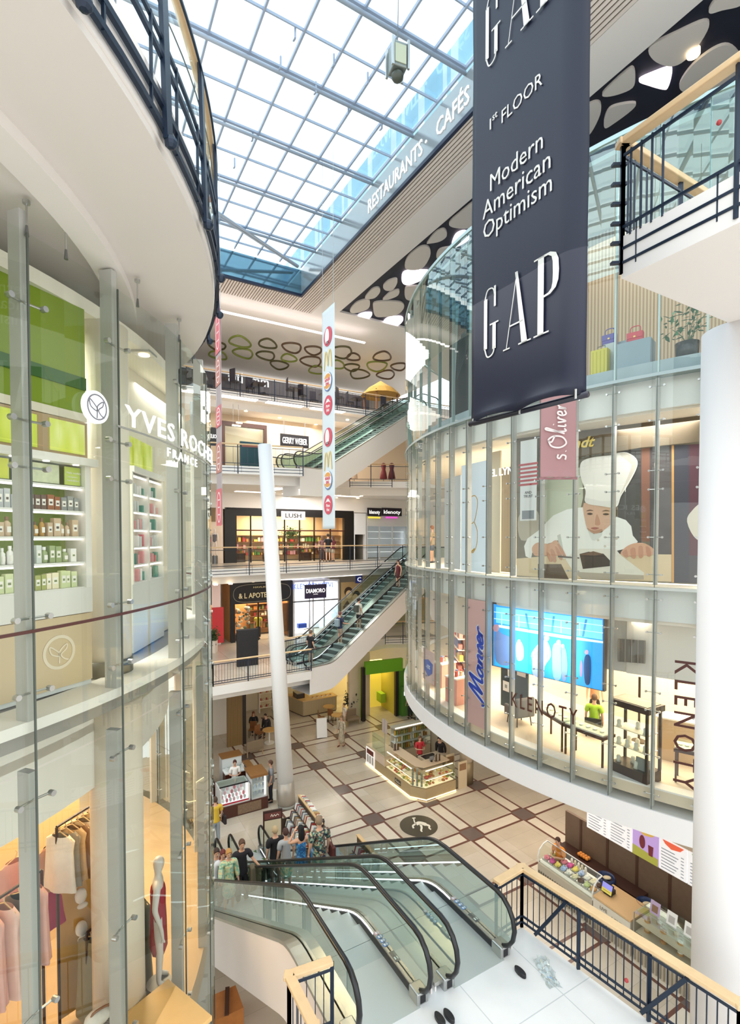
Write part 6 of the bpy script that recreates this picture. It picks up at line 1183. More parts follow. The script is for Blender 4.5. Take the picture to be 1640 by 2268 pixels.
# ---- cheese and bakery kiosk
K1 = atZ(909, 1767, 0); ks = kio('octagonal food kiosk with lit glass counters and slatted front near the round column', 'food_kiosk', K1)
base = [(0, 4.0), (0, 0), (.45, -.6), (2.15, -.55), (2.15, .45), (.9, .45), (.9, 4.0)]
MB().prism(base, .06, .52).build('counter_base', KW, ks)
MB().prism([(x + .05 * (1 if x < 1 else -1), y) for x, y in base], 0, .06).build('toe_kick', DKBROWN, ks)
m = MB()
for a, b in zip(base[:3], base[1:4]): m.bar((a[0], a[1], .05), (b[0], b[1], .05), .03, .03)
m.build('led_strip', mat('#ffe9b0', .4, emit=4.5), ks)
top = MB(); top.prism([(.0, 4.0), (0, 2.2), (.9, 2.2), (.9, 4.0)], .95, 1.0).prism([(.35, 2.2), (.35, .1), (.6, -.2), (2.1, -.15), (2.1, .4), (.9, .4), (.9, 2.2)], 1.28, 1.31)
top.build('counter_top', mat('#cdb79a', .35), ks)
MB().box(.02, 2.2, .52, .88, 4.0, .95).build('side_cabinet', mat('#d9c3ae', .5), ks)
mp_ = MB().box(-.02, 3.1, .1, .0, 3.95, .92).build('menu_panel', mat('#f5f1ec', .4, emit=.3), ks); MB().box(-.03, 3.2, .62, -.02, 3.85, .86).build('menu_picture', mat('#6e2f28', .5), mp_)
for y0 in (3.2, 3.45, 3.68): MB().box(-.03, y0, .18, -.02, y0 + .16, .56).build('menu_text_block', mat('#b9b4b0', .5), mp_)
g = MB()
for a, b in (((.02, 2.2), (.02, 0)), ((.02, 0), (.46, -.58)), ((.46, -.58), (2.13, -.53)), ((2.13, -.53), (2.13, .4))): g.add([(a[0], a[1], .54), (b[0], b[1], .54), (b[0], b[1], 1.32), (a[0], a[1], 1.32)], [(0, 1, 2, 3)])
g.build('glass_front', G_CLEAR, ks)
MB().prism([(.08, 2.15), (.08, .05), (.48, -.5), (2.08, -.45), (2.08, .35), (.9, .35), (.9, 2.15)], .86, .88).build('glass_shelf', mat('#efe3c0', .3), ks)
MB().prism([(.08, 2.15), (.08, .05), (.48, -.5), (2.08, -.45), (2.08, .35), (.9, .35), (.9, 2.15)], .52, .55).build('display_floor', mat('#f3e7c4', .4, emit=.35), ks)
for p, q in (((.1, 2.1, 1.27), (.1, .05, 1.27)), ((.5, -.48, 1.27), (2.05, -.43, 1.27)), ((.1, 2.1, .85), (.1, .05, .85)), ((.5, -.48, .85), (2.05, -.43, .85))): MB().bar(p, q, .04, .02).build('case_light', LEDW, ks)
MB().box(-.012, .75, .2, -.002, 1.25, .42).build('name_plate', mat('#4a4338', .5), ks); t = MB(); stroke(t, [(.02, .02), (.08, .12), (.1, .02), (.16, .07), (.2, .01), (.26, .08), (.3, .02), (.38, .06), (.44, .02)], .016, frame((-.013, 1.22, .24), (0, -1, 0), Z3), .003); t.build('name_lettering', mat('#efe7d8', .5), ks)
kw = WM[ks.name]; random.seed(31)
FOODS = [('yellow', '#e9cf7a'), ('orange', '#dc9b4e'), ('white', '#f3ead6'), ('brown', '#a9713f'), ('red', '#b8503c'), ('green', '#8c9a4c'), ('cream', '#efdcae')]
def food(p, label, group, r_=None):
    cc = random.choice(FOODS); s_ = random.uniform(.05, .10); q = MB()
    if random.random() < .5: q.lathe([(s_, 0), (s_ * 1.02, s_ * .5), (s_ * .9, s_ * .75)], n=10)
    else: q.ball((0, 0, s_ * .55), (s_ * 1.1, s_ * .8, s_ * .55), 9, 6)
    o = q.build('cheese_piece', mat(cc[1], .5), smooth=True); o.location = p; o.rotation_euler = (0, 0, random.random() * 6); tag(o, label % cc[0], 'food', group)
for z, lv in ((.555, 'lower'), (.885, 'glass')):
    for k in range(13):
        for j in range(3):
            if random.random() < .85: food(kw @ Vector((.17 + j * .2, .1 + k * .155, z)), '%%s delicacy in the long side case on the %s shelf of the octagonal kiosk' % lv, 'food in the kiosk side case')
    for k in range(8):
        for j in range(3):
            if random.random() < .85: food(kw @ Vector((.62 + k * .19, -.36 + j * .19, z)), '%%s delicacy in the front case on the %s shelf of the octagonal kiosk' % lv, 'food in the kiosk front case')
for k in range(14):
    q = thing('glass_jar', 'filled glass jar stacked in the angled corner case of the octagonal kiosk', 'jar', kw @ Vector((.12 + (k % 3) * .13, -.02 - (k % 3) * .16, .555 + (k // 3) * .16)), 0, 'jars in the kiosk corner'); MB().cyl(0, 0, 0, .12, .045, n=10).build('jar_body', mat('#8d9086', .25), q); MB().cyl(0, 0, .12, .14, .046, n=10).build('lid', mat('#c9c2b0', .3, .5), q)
# back display, fridge and till of the kiosk
bd = kio('tall lit glass display cabinet full of jars at the back of the octagonal kiosk', 'display_cabinet', kw @ Vector((1.9, 3.2, 0)), 'cabinet'); bw_ = 2.2
MB().box(-.6, 0, 0, bw_ - .6, .5, .6).build('base', mat('#b9a98e', .5), bd); MB().box(-.6, .46, .6, bw_ - .6, .5, 1.75).build('back_panel', mat('#cfc4ae', .4), bd); MB().box(-.62, -.02, 1.72, bw_ - .58, .52, 1.78).build('top_frame', mat('#a9a698', .4), bd); MB().bar((-.6, .02, 1.80), (bw_ - .6, .02, 1.80), .06, .03).build('top_light', LEDW, bd)
for z in (.98, 1.35): MB().box(-.6, .02, z, bw_ - .6, .46, z + .015).build('shelf', mat('#dfe4de', .3), bd)
MB().add([(-.6, 0, .6), (bw_ - .6, 0, .6), (bw_ - .6, 0, 1.72), (-.6, 0, 1.72)], [(0, 1, 2, 3)]).build('glass_door', G_CLEAR, bd)
bm = WM[bd.name]
for z, nm in ((.6, 'lowest'), (.995, 'middle'), (1.365, 'top')):
    for k in range(15):
        cc = random.choice([('honey', '#c9a03f'), ('green', '#87914c'), ('white', '#ebe5d6'), ('amber', '#a86f2f')]); q = MB().cyl(0, 0, 0, random.uniform(.16, .28), random.uniform(.04, .06), n=9).build('preserve_jar', mat(cc[1], .25), smooth=False); q.location = bm @ Vector((-.5 + k * .142, .22, z + .015)); tag(q, '%s preserve jar on the %s shelf of the kiosk back cabinet' % (cc[0], nm), 'jar', 'jars in the kiosk back cabinet')
o = kio('pale grey upright fridge box beside the kiosk cabinet', 'fridge', kw @ Vector((3.6, 2.6, 0)), 'fridge'); MB().box(0, 0, 0, .75, .75, 1.75).build('body', mat('#b7a98f', .5), o, bev=.02); q = MB().box(.02, -.03, .1, .73, 0, 1.7).build('door', mat('#c4b79e', .45), o); MB().bar((.66, -.05, .9), (.66, -.05, 1.3), .02, .02).build('handle', STEEL, q)
o = kio('inner work counter with a dark sink inside the octagonal kiosk', 'work_counter', kw @ Vector((1.6, 1.1, 0)), 'counter'); MB().box(0, 0, 0, 1.4, .6, .9).build('body', mat('#c2b49c', .5), o); MB().box(.1, .08, .89, .85, .5, .91).build('sink', BLACK, o)
o = kio('angled till screen on the octagonal kiosk counter', 'till', kw @ Vector((1.25, .1, 1.31)), 'till'); MB().box(-.12, -.03, .08, .12, 0, .26).build('screen', mat('#6d7076', .3), o); MB().box(-.03, -.04, 0, .03, .06, .1).build('stand', BLACK, o)
for k, (x, y) in enumerate(((1.55, .05), (.55, 2.0))):
    o = kio(('jar rack of dark labelled bottles on the kiosk front corner', 'bottle rack standing on the kiosk side counter')[k], 'bottle_rack', kw @ Vector((x, y, 1.31)), 'rack'); MB().box(-.14, -.06, 0, .14, .06, .02).build('tray', DKBROWN, o)
    for j in range(6): MB().cyl(-.1 + .1 * (j % 3), -.03 + .06 * (j // 3), .02, .3, .035, n=8).build('bottle', mat(('#4a3b34', '#b9a68c')[j % 2], .3), o)
o = kio('clear glass screen with a printed sign at the side of the octagonal kiosk', 'glass_screen', kw @ Vector((.05, 2.25, .95)), 'screen'); MB().box(0, 0, 0, .01, 1.2, .9).build('pane', G_CLEAR, o); MB().cyl(0, 0, -.4, 1.9, .02, n=8).build('pole', STEEL, o); MB().box(-.01, -.22, 1.2, .01, .22, 1.85).build('printed_sign', mat('#b9a9a0', .5), o)
for k in range(2): o = kio(('upright menu board at the right end of the kiosk front', 'second menu board behind the kiosk end')[k], 'menu_stand', kw @ Vector((2.35, -.5 + k * .9, 0)), 'menu board'); MB().box(0, 0, 0, .5, .05, 1.25).build('board', mat('#cdbb9c', .5), o); MB().box(.06, -.012, .85, .44, 0, 1.15).build('picture', mat('#8c6a4c', .5, noise=.3), o)
# ---- ice cream kiosk by the drum
I1 = atZ(594, 1789, 0); ik = kio('brown ice cream kiosk with lit white freezers near the leaning column foot', 'ice_cream_kiosk', I1); BR = mat('#4a2318', .4); BT = mat('#8a5f33', .45, noise=.1)
MB().box(-3.2, 0, 0, 0, 1.0, .5).build('base', BR, ik); MB().box(-1.3, -.01, .05, -.3, 0, .45).build('swirl_panel', mat('#7a6450', .5, noise=.5, scale=18), ik)
t = MB(); text(t, 'JKE', .2, frame((-2.15, -.012, .16), (1, 0, 0), Z3), .004, .006, align='LEFT'); t.build('lettering', mat('#f1ece6', .5), ik)
MB().box(-2.0, .05, .5, -.75, .95, .55).box(-2.0, .9, .5, -.75, .95, 1.2).box(-2.0, .05, .5, -1.95, .95, 1.2).box(-.8, .05, .5, -.75, .95, 1.2).build('freezer_shell', mat('#d5d5d2', .35), ik)
MB().box(-1.94, .06, .5, -.81, .1, .6).build('red_strip', mat('#b5213a', .4), ik); MB().box(-1.93, .12, .56, -.82, .88, .6).build('freezer_floor', mat('#f4f6fb', .4, emit=.5), ik); MB().box(-.86, .3, .62, -.82, .36, 1.18).build('light_tube', LED, ik)
MB().add([(-1.96, .05, .6), (-.79, .05, .6), (-.79, .3, 1.2), (-1.96, .3, 1.2)], [(0, 1, 2, 3)]).build('sloped_glass', G_CLEAR, ik); MB().box(-1.98, .3, 1.19, -.77, .95, 1.215).build('top_glass', G_CLEAR, ik); MB().bar((-1.98, .3, 1.21), (-.77, .3, 1.21), .05, .04).build('top_frame', BLACK, ik)
MB().box(-.7, .05, .5, -.02, .9, .55).box(-.7, .86, .5, -.02, .9, 1.42).box(-.7, .05, .5, -.66, .9, 1.42).box(-.06, .05, .5, -.02, .9, 1.42).build('showcase_shell', mat('#d9dadb', .35), ik); MB().box(-.74, .0, 1.42, .02, .98, 1.52).build('showcase_top', BT, ik); MB().box(-.13, .08, .58, -.09, .12, 1.38).build('light_tube', LED, ik); MB().box(-.66, .84, .56, -.06, .86, 1.4).build('lit_back', mat('#eef3fb', .4, emit=.5), ik)
MB().add([(-.7, .04, .55), (-.02, .04, .55), (-.02, .04, 1.42), (-.7, .04, 1.42)], [(0, 1, 2, 3)]).build('showcase_glass', G_CLEAR, ik)
for z in (.8, 1.1): MB().box(-.66, .15, z, -.06, .84, z + .015).build('showcase_shelf', mat('#e9eef2', .3), ik)
im = WM[ik.name]
for k in range(7):
    for j in range(4):
        cc = (('white', '#f1eeea'), ('pink', '#dba3a8'), ('grey', '#b9b7b3'), ('red', '#c25058'))[(k * 3 + j) % 4]; q = MB().lathe([(.045, 0), (.06, .1), (.03, .15)], n=9).build('ice_cream_cup', mat(cc[1], .4), smooth=True); q.location = im @ Vector((-1.85 + k * .15, .2 + j * .17, .6 + j * .08)); tag(q, '%s ice cream cup in the sloping freezer of the brown kiosk, %s row' % (cc[0], ('front', 'second', 'third', 'rear')[j]), 'ice cream', 'cups in the sloping freezer')
for k in range(9):
    q = thing('sundae', 'white sundae cup in the lit upright showcase of the brown kiosk, %s shelf' % ('lowest', 'middle', 'top')[k // 3], 'ice cream', im @ Vector((-.55 + (k % 3) * .18, .35, (.56, .815, 1.115)[k // 3])), 0, 'sundaes in the upright showcase %d' % (k // 3)); MB().lathe([(.03, 0), (.035, .03), (.06, .13)], n=10).build('cup', mat('#d8dde0', .2), q); MB().ball((0, 0, .15), (.06, .06, .05), 10, 6).build('scoop', mat('#f4efe4', .6), q, smooth=True)
for nm, lb, x, y, w_, d_, h_, mm2 in (('counter', 'tall brown-topped rear cabinet of the ice cream stand', -1.3, 2.6, .9, .55, 1.45, BT), ('counter', 'dark red side counter of the ice cream stand with a white tray', -2.6, 1.2, .7, 1.9, .9, BR), ('counter', 'low brown corner post of the ice cream stand by the customers', -.35, 1.6, .25, .9, 1.15, BT)):
    o = kio(lb, nm, im @ Vector((x, y, 0)), 'counter'); MB().box(0, 0, 0, w_, d_, h_ - .06).build('body', BR if h_ < 1.4 else mat('#cfd3d2', .4), o); MB().box(-.03, -.03, h_ - .06, w_ + .03, d_ + .03, h_).build('counter_top', mm2, o)
o = tag(MB(Matrix.Translation(im @ Vector((-2.3, 1.6, .9))) @ Matrix.Rotation(R(30), 4, 'Z')).box(-.3, -.25, 0, .35, .5, .03).build('white_tray', mat('#f0f1f4', .3)), 'white square tray on the dark red side counter', 'tray')
for k in range(12): q = MB().cyl(0, 0, 0, .12 + .03 * (k % 3), .035, n=9).build('sundae_glass', mat(('#dfe6e4', '#a9b7ae', '#e9e4da')[k % 3], .2)); q.location = im @ Vector((-1.2 + .15 * (k % 6), 2.15 + .16 * (k // 6), .95)); tag(q, 'glass on the ledge before the tall rear cabinet, %s row' % ('front', 'back')[k // 6], 'glass', 'glasses before the rear cabinet %d' % (k // 6))
o = kio('white ledge before the tall rear cabinet of the ice cream stand', 'ledge', im @ Vector((-1.3, 2.0, 0)), 'ledge'); MB().box(0, 0, 0, .95, .5, .9).build('body', BR, o); MB().box(-.02, -.02, .9, .97, .52, .95).build('counter_top', mat('#e8eceb', .3), o)
# ---- book stands
def bookstand(label, p, rz, L, tiers, group, what):
    o = thing('book_stand', label, 'book stand', p, rz); D = mat('#4a3a2c', .5)
    MB().box(0, 0, 0, L, .06, 1.35).build('back_board', D, o); MB().box(-.02, -.02, 1.33, L + .02, .1, 1.37).build('top_rail', mat('#c9a878', .5), o)
    for x in (0, L - .04): MB().box(x, -.7, 0, x + .04, .0, .6).build('side_panel', D, o)
    mw = WM[o.name]; random.seed(int(L * 100))
    for j in range(tiers):
        z = .35 + j * .28; y = -.62 + j * .2; MB().box(.04, y, z - .02, L - .04, y + .24, z).build('shelf', D, o); x = .08
        while x < L - .12:
            cc = random.choice([('white', '#f2f0ec'), ('white', '#f2f0ec'), ('cream', '#e6dcc4'), ('red', '#a83a34'), ('dark', '#3a3436'), ('tan', '#b99a6a'), ('grey', '#9aa0a4')]); wd = random.uniform(.03, .06); q = MB().box(0, 0, 0, wd, .17, random.uniform(.2, .26)).mt(1).box(.003, .004, .003, wd - .003, .172, .19).build('book', [mat(cc[1], .5), mat('#f3efe4', .7)]); q.location = mw @ Vector((x, y + .03, z)); q.rotation_euler = (R(-14), 0, rz); tag(q, '%s book on the %s tier of the %s' % (cc[0], ('lowest', 'second', 'third', 'top')[j], what), 'book', group); x += wd + random.uniform(.004, .03)
bookstand('tiered book stand on the marble floor beyond the escalator riders', (-2.85, 19.9, 0), R(-62), 2.3, 4, 'books on the long tiered stand', 'long tiered book stand')
bookstand('smaller tiered stand of white books beside the right escalator foot', (-.45, 17.2, 0), R(-62), 1.5, 3, 'books on the smaller stand', 'smaller tiered book stand')
o = thing('book_poster_stand', 'dark framed poster stand behind the man in black', 'poster stand', atZ(605, 1890, 0), R(20)); MB().box(-.35, 0, 0, .35, .06, 1.6).build('frame', DKBROWN, o); MB().box(-.3, -.012, .5, .3, 0, 1.25).build('sheet', mat('#cfc3a6', .5), o); MB().box(-.3, -.012, 1.3, .3, 0, 1.52).build('title_strip', mat('#6b3a34', .5), o); t = MB(); stroke(t, [(.0, .02), (.04, .1), (.08, .02), (.14, .08), (.18, .02), (.24, .08), (.3, .03)], .02, frame((-.08, -.013, 1.36), (1, 0, 0), Z3), .003); t.build('title_lettering', mat('#efe9dc', .5), o)
# ---- cafe at the far ground floor
def gl(px, py, z=0): return atZ(px, py, z)
c = gl(672, 1588); o = thing('cafe_counter', 'pale slatted cafe counter with a timber top at the far ground floor', 'counter', c, R(30))
MB().prism([(0, 0), (2.4, 0), (2.4, .7), (.7, .7), (.7, 1.9), (-.45, 1.9)], .06, .98).build('body', wave_mat('#a99573', '#bfae8e', 8, 'X'), o); MB().prism([(.03, .03), (2.37, .03), (2.37, .7), (.7, .7), (.7, 1.9), (-.42, 1.9)], 0, .06).build('toe_kick', DKBROWN, o); MB().prism([(-.04, -.04), (2.45, -.04), (2.45, .75), (.72, .75), (.72, 1.95), (-.5, 1.95)], .98, 1.03).build('counter_top', mat('#d9b57c', .4), o)
cm = WM[o.name]
o = thing('coffee_machine', 'dark chrome coffee machine on the corner of the cafe counter', 'coffee machine', cm @ Vector((.0, .9, 1.03)), R(30)); MB().box(-.2, -.35, 0, .35, .4, .32).build('body', mat('#4a4644', .3, .6), o, bev=.03); MB().box(-.2, -.35, .32, .35, .4, .36).build('cup_tray', STEEL, o)
for k in range(5): q = thing('bakery_tray', 'small tray of pastries on the cafe counter, %s from the machine' % ('first', 'second', 'third', 'fourth', 'fifth')[k], 'tray', cm @ Vector((.8 + k * .32, .3, 1.03)), R(30), 'pastry trays'); MB().cyl(0, 0, 0, .02, .1, n=12).build('plate', WHITE, q); MB().ball((0, 0, .05), (.07, .07, .04), 8, 5).build('pastry', mat('#c98f4e', .6), q)
struct(MB(frame(sh(-6, 1.6), U, V)).box(0, 0, 0, 15, .2, 4.1).build('wall_cafe', [mat('#dccdb4', .6)]))
wl_ = atZ(755, 1585, 0); struct(MB(frame((wl_.x + .3, wl_.y - .1, 0), U, V)).box(0, -.6, 0, 1.5, -.4, 4.1).build('wall_marble', [mat('#d8c7ae', .4, noise=.12, scale=1.5)]))
# green doorway
gd = gl(805, 1597); gw_ = 2.35; o = thing('shop_entrance', 'shop front with a bright green lintel and yellow lit passage at the far ground floor', 'shop entrance', gd, R(24))
for x in (0, gw_): MB().box(x - .1, -.1, 0, x + .12, .15, 3.4).build('door_post', mat('#221c1c', .4), o)
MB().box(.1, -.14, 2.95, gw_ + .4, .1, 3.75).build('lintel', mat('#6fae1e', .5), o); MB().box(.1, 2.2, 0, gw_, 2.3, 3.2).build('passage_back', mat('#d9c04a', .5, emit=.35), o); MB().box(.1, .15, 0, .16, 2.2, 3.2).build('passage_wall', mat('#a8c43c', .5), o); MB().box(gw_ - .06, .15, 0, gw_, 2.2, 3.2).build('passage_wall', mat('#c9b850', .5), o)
MB().box(.14, 1.2, 2.1, .5, 1.9, 2.6).box(1.85, 1.3, .5, 2.2, 2.0, 1.1).build('green_shelf_box', mat('#9fc32f', .5), o)
struct(MB(WM[o.name]).box(gw_ + .12, 0, 0, gw_ + 2.6, .2, 3.0).build('wall_green_panel', [mat('#4f8a1e', .5)]))
q = thing('cash_machine', 'green-walled cash machine with a small lit screen beside the green doorway', 'cash machine', WM[o.name] @ Vector((gw_ + .55, -.28, 0)), R(24)); MB().box(-.3, 0, 0, .3, .25, 1.9).build('body', mat('#5b8d3a', .5), q); MB().box(-.15, -.01, 1.35, .2, 0, 1.6).build('lit_screen', mat('#cfe0ff', .4, emit=1.5), q)
# planter, bench, tables, seats, board
o = thing('potted_bush', 'dark leafy bush in a vase-shaped pot by the cafe wall', 'plant', gl(776, 1588), 0); MB().lathe([(.12, 0), (.2, .3), (.16, .55)], n=14).build('pot', mat('#3a332c', .5), o); random.seed(8); MB().tube([(0, 0, .4), (.03, 0, 1.2)], .03, 6).build('stem', WOOD2, o)
leaves(300, (0, 0, 1.1), (.16, .2), .12).build('leaves', mat('#2f3320', .7, noise=.3), o)
def cafe_table(px, py, lb): 
    o = thing('cafe_table', lb, 'table', gl(px, py)); MB().cyl(0, 0, .72, .76, .38, n=24).build('table_top', mat('#d2a566', .4), o); MB().cyl(0, 0, .03, .72, .04, n=8).build('pedestal', mat('#ece7dd', .4), o); MB().cyl(0, 0, 0, .03, .28, n=20).build('foot', mat('#ece7dd', .4), o); return o
cafe_table(597, 1645, 'round timber cafe table near the leaning column'); cafe_table(748, 1610, 'round timber cafe table beside the folding board'); cafe_table(729, 1590, 'round timber cafe table close to the cafe counter')
def bench(px, py, rz, L, lb, nm='sofa'):
    o = thing(nm, lb, 'sofa', gl(px, py), rz); CL = mat('#8d7a62', .8)
    MB().box(0, 0, .3, L, .6, .45).build('seat', CL, o, bev=.04); MB().box(0, .5, .4, L, .62, .85).build('backrest', CL, o, bev=.04)
    for x in (.05, L - .05):
        for y in (.05, .55): MB().bar((x, y, 0), (x, y, .32), .04, .04).build('leg', mat('#b89a70', .5), o)
    return o
bench(575, 1662, R(215), .95, 'taupe two-seat sofa with timber legs at the cafe edge'); bench(770, 1610, R(30), .9, 'taupe sofa beside the potted bush')
for k, (px, py) in enumerate(((560, 1632), (575, 1640), (712, 1605), (736, 1598))):
    o = thing('cafe_chair', 'brown cafe chair, %s' % ('behind the taupe two-seat sofa', 'between the sofa and the near cafe table', 'by the folding board', 'close to the cafe counter')[k], 'chair', gl(px, py), R(50 * k)); MB().box(-.2, -.2, .42, .2, .2, .47).build('seat', WOOD2, o); MB().box(-.2, .17, .47, .2, .21, .85).build('backrest', WOOD2, o)
    for x in (-.17, .17):
        for y in (-.17, .17): MB().bar((x, y, 0), (x, y, .42), .03, .03).build('leg', DKBROWN, o)
o = thing('folding_board', 'white A-frame menu board standing before the cafe', 'menu board', gl(714, 1636), R(15)); MB(Matrix.Rotation(R(-10), 4, 'X')).box(-.3, 0, .05, .3, .03, 1.15).build('front_panel', mat('#f3f2ef', .4), o); MB(Matrix.Translation((0, .42, 0)) @ Matrix.Rotation(R(10), 4, 'X')).box(-.3, -.03, .05, .3, 0, 1.15).build('rear_panel', mat('#d8d2c6', .5), o)
o = thing('slatted_screen', 'tall slatted timber screen at the left edge of the cafe', 'screen', gl(508, 1655), R(30)); MB().box(-.1, 0, 0, .75, .12, 2.9).build('slats', wave_mat('#5e4728', '#a08050', 7, 'X'), o); MB().box(.75, -.02, 0, .95, .16, 2.9).build('dark_post', mat('#2a211c', .5), o)
struct(MB(frame(gl(466, 1640) + V * .6, U, V)).box(0, 0, 0, 1.25, .15, 3.0).build('wall_cafe_white', [mat('#efe9df', .5)]))
o = thing('wire_rack', 'white round-cornered rack of packets on the white cafe wall', 'rack', gl(478, 1632) + V * .5, R(30)); MB().tube(crom([(-.3, 0, .3), (-.3, 0, 2.1), (-.2, 0, 2.3), (.3, 0, 2.3), (.4, 0, 2.1), (.4, 0, .3)], 4), .03, 8).build('frame', mat('#f4f2ee', .4), o)
for k in range(5): MB().box(-.28, -.12, .4 + k * .36, .38, .05, .43 + k * .36).build('shelf', mat('#f4f2ee', .4), o)
rw = WM[o.name]
for k in range(15): q = MB().box(0, 0, 0, .14, .1, .16 + .04 * (k % 3)).build('packet', mat(('#8a6a50', '#d9d0c2', '#b8423c')[k % 3], .5)); q.location = rw @ Vector((-.25 + .2 * (k % 3), -.1, .435 + .36 * (k // 3))); q.rotation_euler = (0, 0, R(30)); tag(q, '%s packet on the %s shelf of the white round-cornered rack' % (('brown', 'pale', 'red')[k % 3], ORD[k // 3]), 'packet')
o = thing('shelf_cart', 'white shelf cart of red jars inside the cafe behind the railing', 'cart', gl(575, 1580), R(30)); MB().box(0, 0, 0, .05, .4, 1.3).box(.95, 0, 0, 1.0, .4, 1.3).build('side_panel', mat('#efe4d2', .5), o)
for z in (.3, .75, 1.25): MB().box(.05, 0, z, .95, .4, z + .03).build('shelf', mat('#efe4d2', .5), o)
for k in range(12): q = MB().cyl(0, 0, 0, .14, .05, n=9).build('jam_jar', mat(('#a8322c', '#d8c9a6')[k % 2], .3)); q.location = WM[o.name] @ Vector((.14 + .2 * (k % 4), .15, (.33, .78, 1.28)[k // 4])); tag(q, '%s jar on the %s shelf of the white cafe cart' % (('red', 'cream')[k % 2], ('lowest', 'middle', 'top')[k // 4]), 'jar', 'jars on the cafe cart %d%d' % (k % 2, k // 4))
# information stele on the first level balcony
o = thing('information_stele', 'black information stele behind the first level balcony railing', 'stele', atZ(556, 1480, 5.0) + V * .5, R(28)); MB().box(-.55, 0, 0, .55, .18, 1.9).build('body', BLACK, o, bev=.03); MB().box(-.48, .181, .5, .48, .19, 1.8).build('screen', mat('#1f2023', .2), o)
o = thing('planter_bush', 'green bush in a tall planter at the drum edge, first level', 'plant', atZ(470, 1445, 5.0), 0); MB().box(-.25, -.25, 0, .25, .25, .7).build('planter', mat('#d9cdc0', .5), o); random.seed(2)
leaves(300, (0, 0, 1.0), (.17, .2), .12).build('leaves', mat('#4d5f35', .7, noise=.3), o)
o = thing('floor_plant', 'variegated green bush in a tan square planter beside the left escalator', 'plant', atZ(525, 2030, 0) , R(30)); MB().box(-.35, -.35, 0, .35, .35, .6).build('planter', mat('#c9a06a', .5), o); random.seed(6)
leaves(420, (0, 0, 1.0), (.28, .3), .13).build('leaves', mat('#3f5a2c', .7, noise=.4), o)
o = thing('timber_ramp_box', 'low orange timber box with dark planks under the left escalator', 'box', (-4.3, 11.0, 0), R(30)); MB().box(0, 0, 0, 1.5, .7, .45).build('body', mat('#b8743a', .5, noise=.2), o)
for k in range(3): MB().bar((.1 + k * .5, -.02, .48), (.4 + k * .45, .7, .48), .1, .04).build('plank', mat('#4a2a1a', .5), o)
# ---- gelato counter under the right building
def gp(u, v, z=0): return uv(u, v, z)
gc = thing('gelato_case', 'curved glass gelato case with coloured tubs beside the landing railing', 'display case', gp(13.1, 11.55, 0), R(-60)); L = 2.05   # local x = -V, y = U
MB().box(0, 0, 0, L, .9, .82).build('base', mat('#b6ad9c', .5), gc); MB().box(0, .1, .82, L, .9, .9).build('tub_deck', mat('#e9e4d8', .4, emit=.25), gc)
m = MB()
for k in range(22): m.box(.04 + k * .092, -.03, .08, .075 + k * .092, 0, .6)
m.build('slat_grille', mat('#6b6152', .5), gc)
prof = [(.02, .84), (.0, 1.05), (.08, 1.25), (.25, 1.38), (.45, 1.42)]; g = MB()
for (y0_, z0_), (y1_, z1_) in zip(prof[:-1], prof[1:]): g.add([(0, y0_, z0_), (L, y0_, z0_), (L, y1_, z1_), (0, y1_, z1_)], [(0, 1, 2, 3)])
g.build('curved_glass', G_CLEAR, gc, smooth=True); MB().tube([(0, .45, 1.42), (L, .45, 1.42)], .02, 8).build('glass_rail', STEEL, gc)
for x in (0, L): MB().tube([(x, y, z) for y, z in prof], .022, 8).build('end_arch', mat('#dfe0dc', .3), gc)
gm = WM[gc.name]; random.seed(12); FL = [('pink', '#e58a9a'), ('cream', '#f1e6c2'), ('magenta', '#d85aa0'), ('chocolate', '#5a4034'), ('yellow', '#ecd66a'), ('pale green', '#c3cf8e'), ('blue', '#a9bfe6'), ('caramel', '#c99a5e'), ('white', '#f5f1e8')]
for r_ in range(2):
    for k in range(9):
        f = FL[(k * 2 + r_ * 5) % 9]; q = thing('gelato_tub', '%s gelato tub, %s in the %s row of the curved glass case' % (f[0], ORD[k], ('front', 'rear')[r_]), 'gelato', gm @ Vector((.14 + k * .218, .28 + .3 * r_, .9)), R(-60)); MB().box(-.1, -.13, 0, .1, .13, .07).build('tub', STEEL, q); mb = MB(); mb.ball((0, 0, .07), (.095, .12, .06), 12, 7)
        for j in range(4): mb.ball((random.uniform(-.05, .05), random.uniform(-.08, .08), .11), .04, 7, 5)
        mb.build('gelato', mat(f[1], .6, noise=.15), q, smooth=True)
o = thing('till_counter', 'cream till counter lettered LIVE LOVE beside the gelato case', 'counter', gp(13.1, 9.45), R(-60)); L2 = 1.15
MB().box(0, 0, 0, L2, .9, .98).build('body', mat('#bdb29e', .5), o); MB().box(-.01, -.02, .98, L2 + .01, .92, 1.03).build('counter_top', mat('#d3ad7c', .45), o); MB().box(.0, -.03, .62, L2, 0, .96).build('front_board', mat('#d6cfc0', .5), o)
t = MB(); text(t, 'LIVE', .13, frame((.22, -.035, .78), (1, 0, 0), Z3), .003, .003, align='LEFT'); text(t, 'LOVE', .13, frame((.6, -.035, .70), (1, 0, 0), Z3), .003, .003, align='LEFT'); t.build('lettering', mat('#8b8577', .5), o); tm = WM[o.name]
m = MB()
for k in range(12): m.box(.03 + k * .094, -.03, .06, .065 + k * .094, 0, .58)
m.build('slat_grille', mat('#8a8070', .5), o)
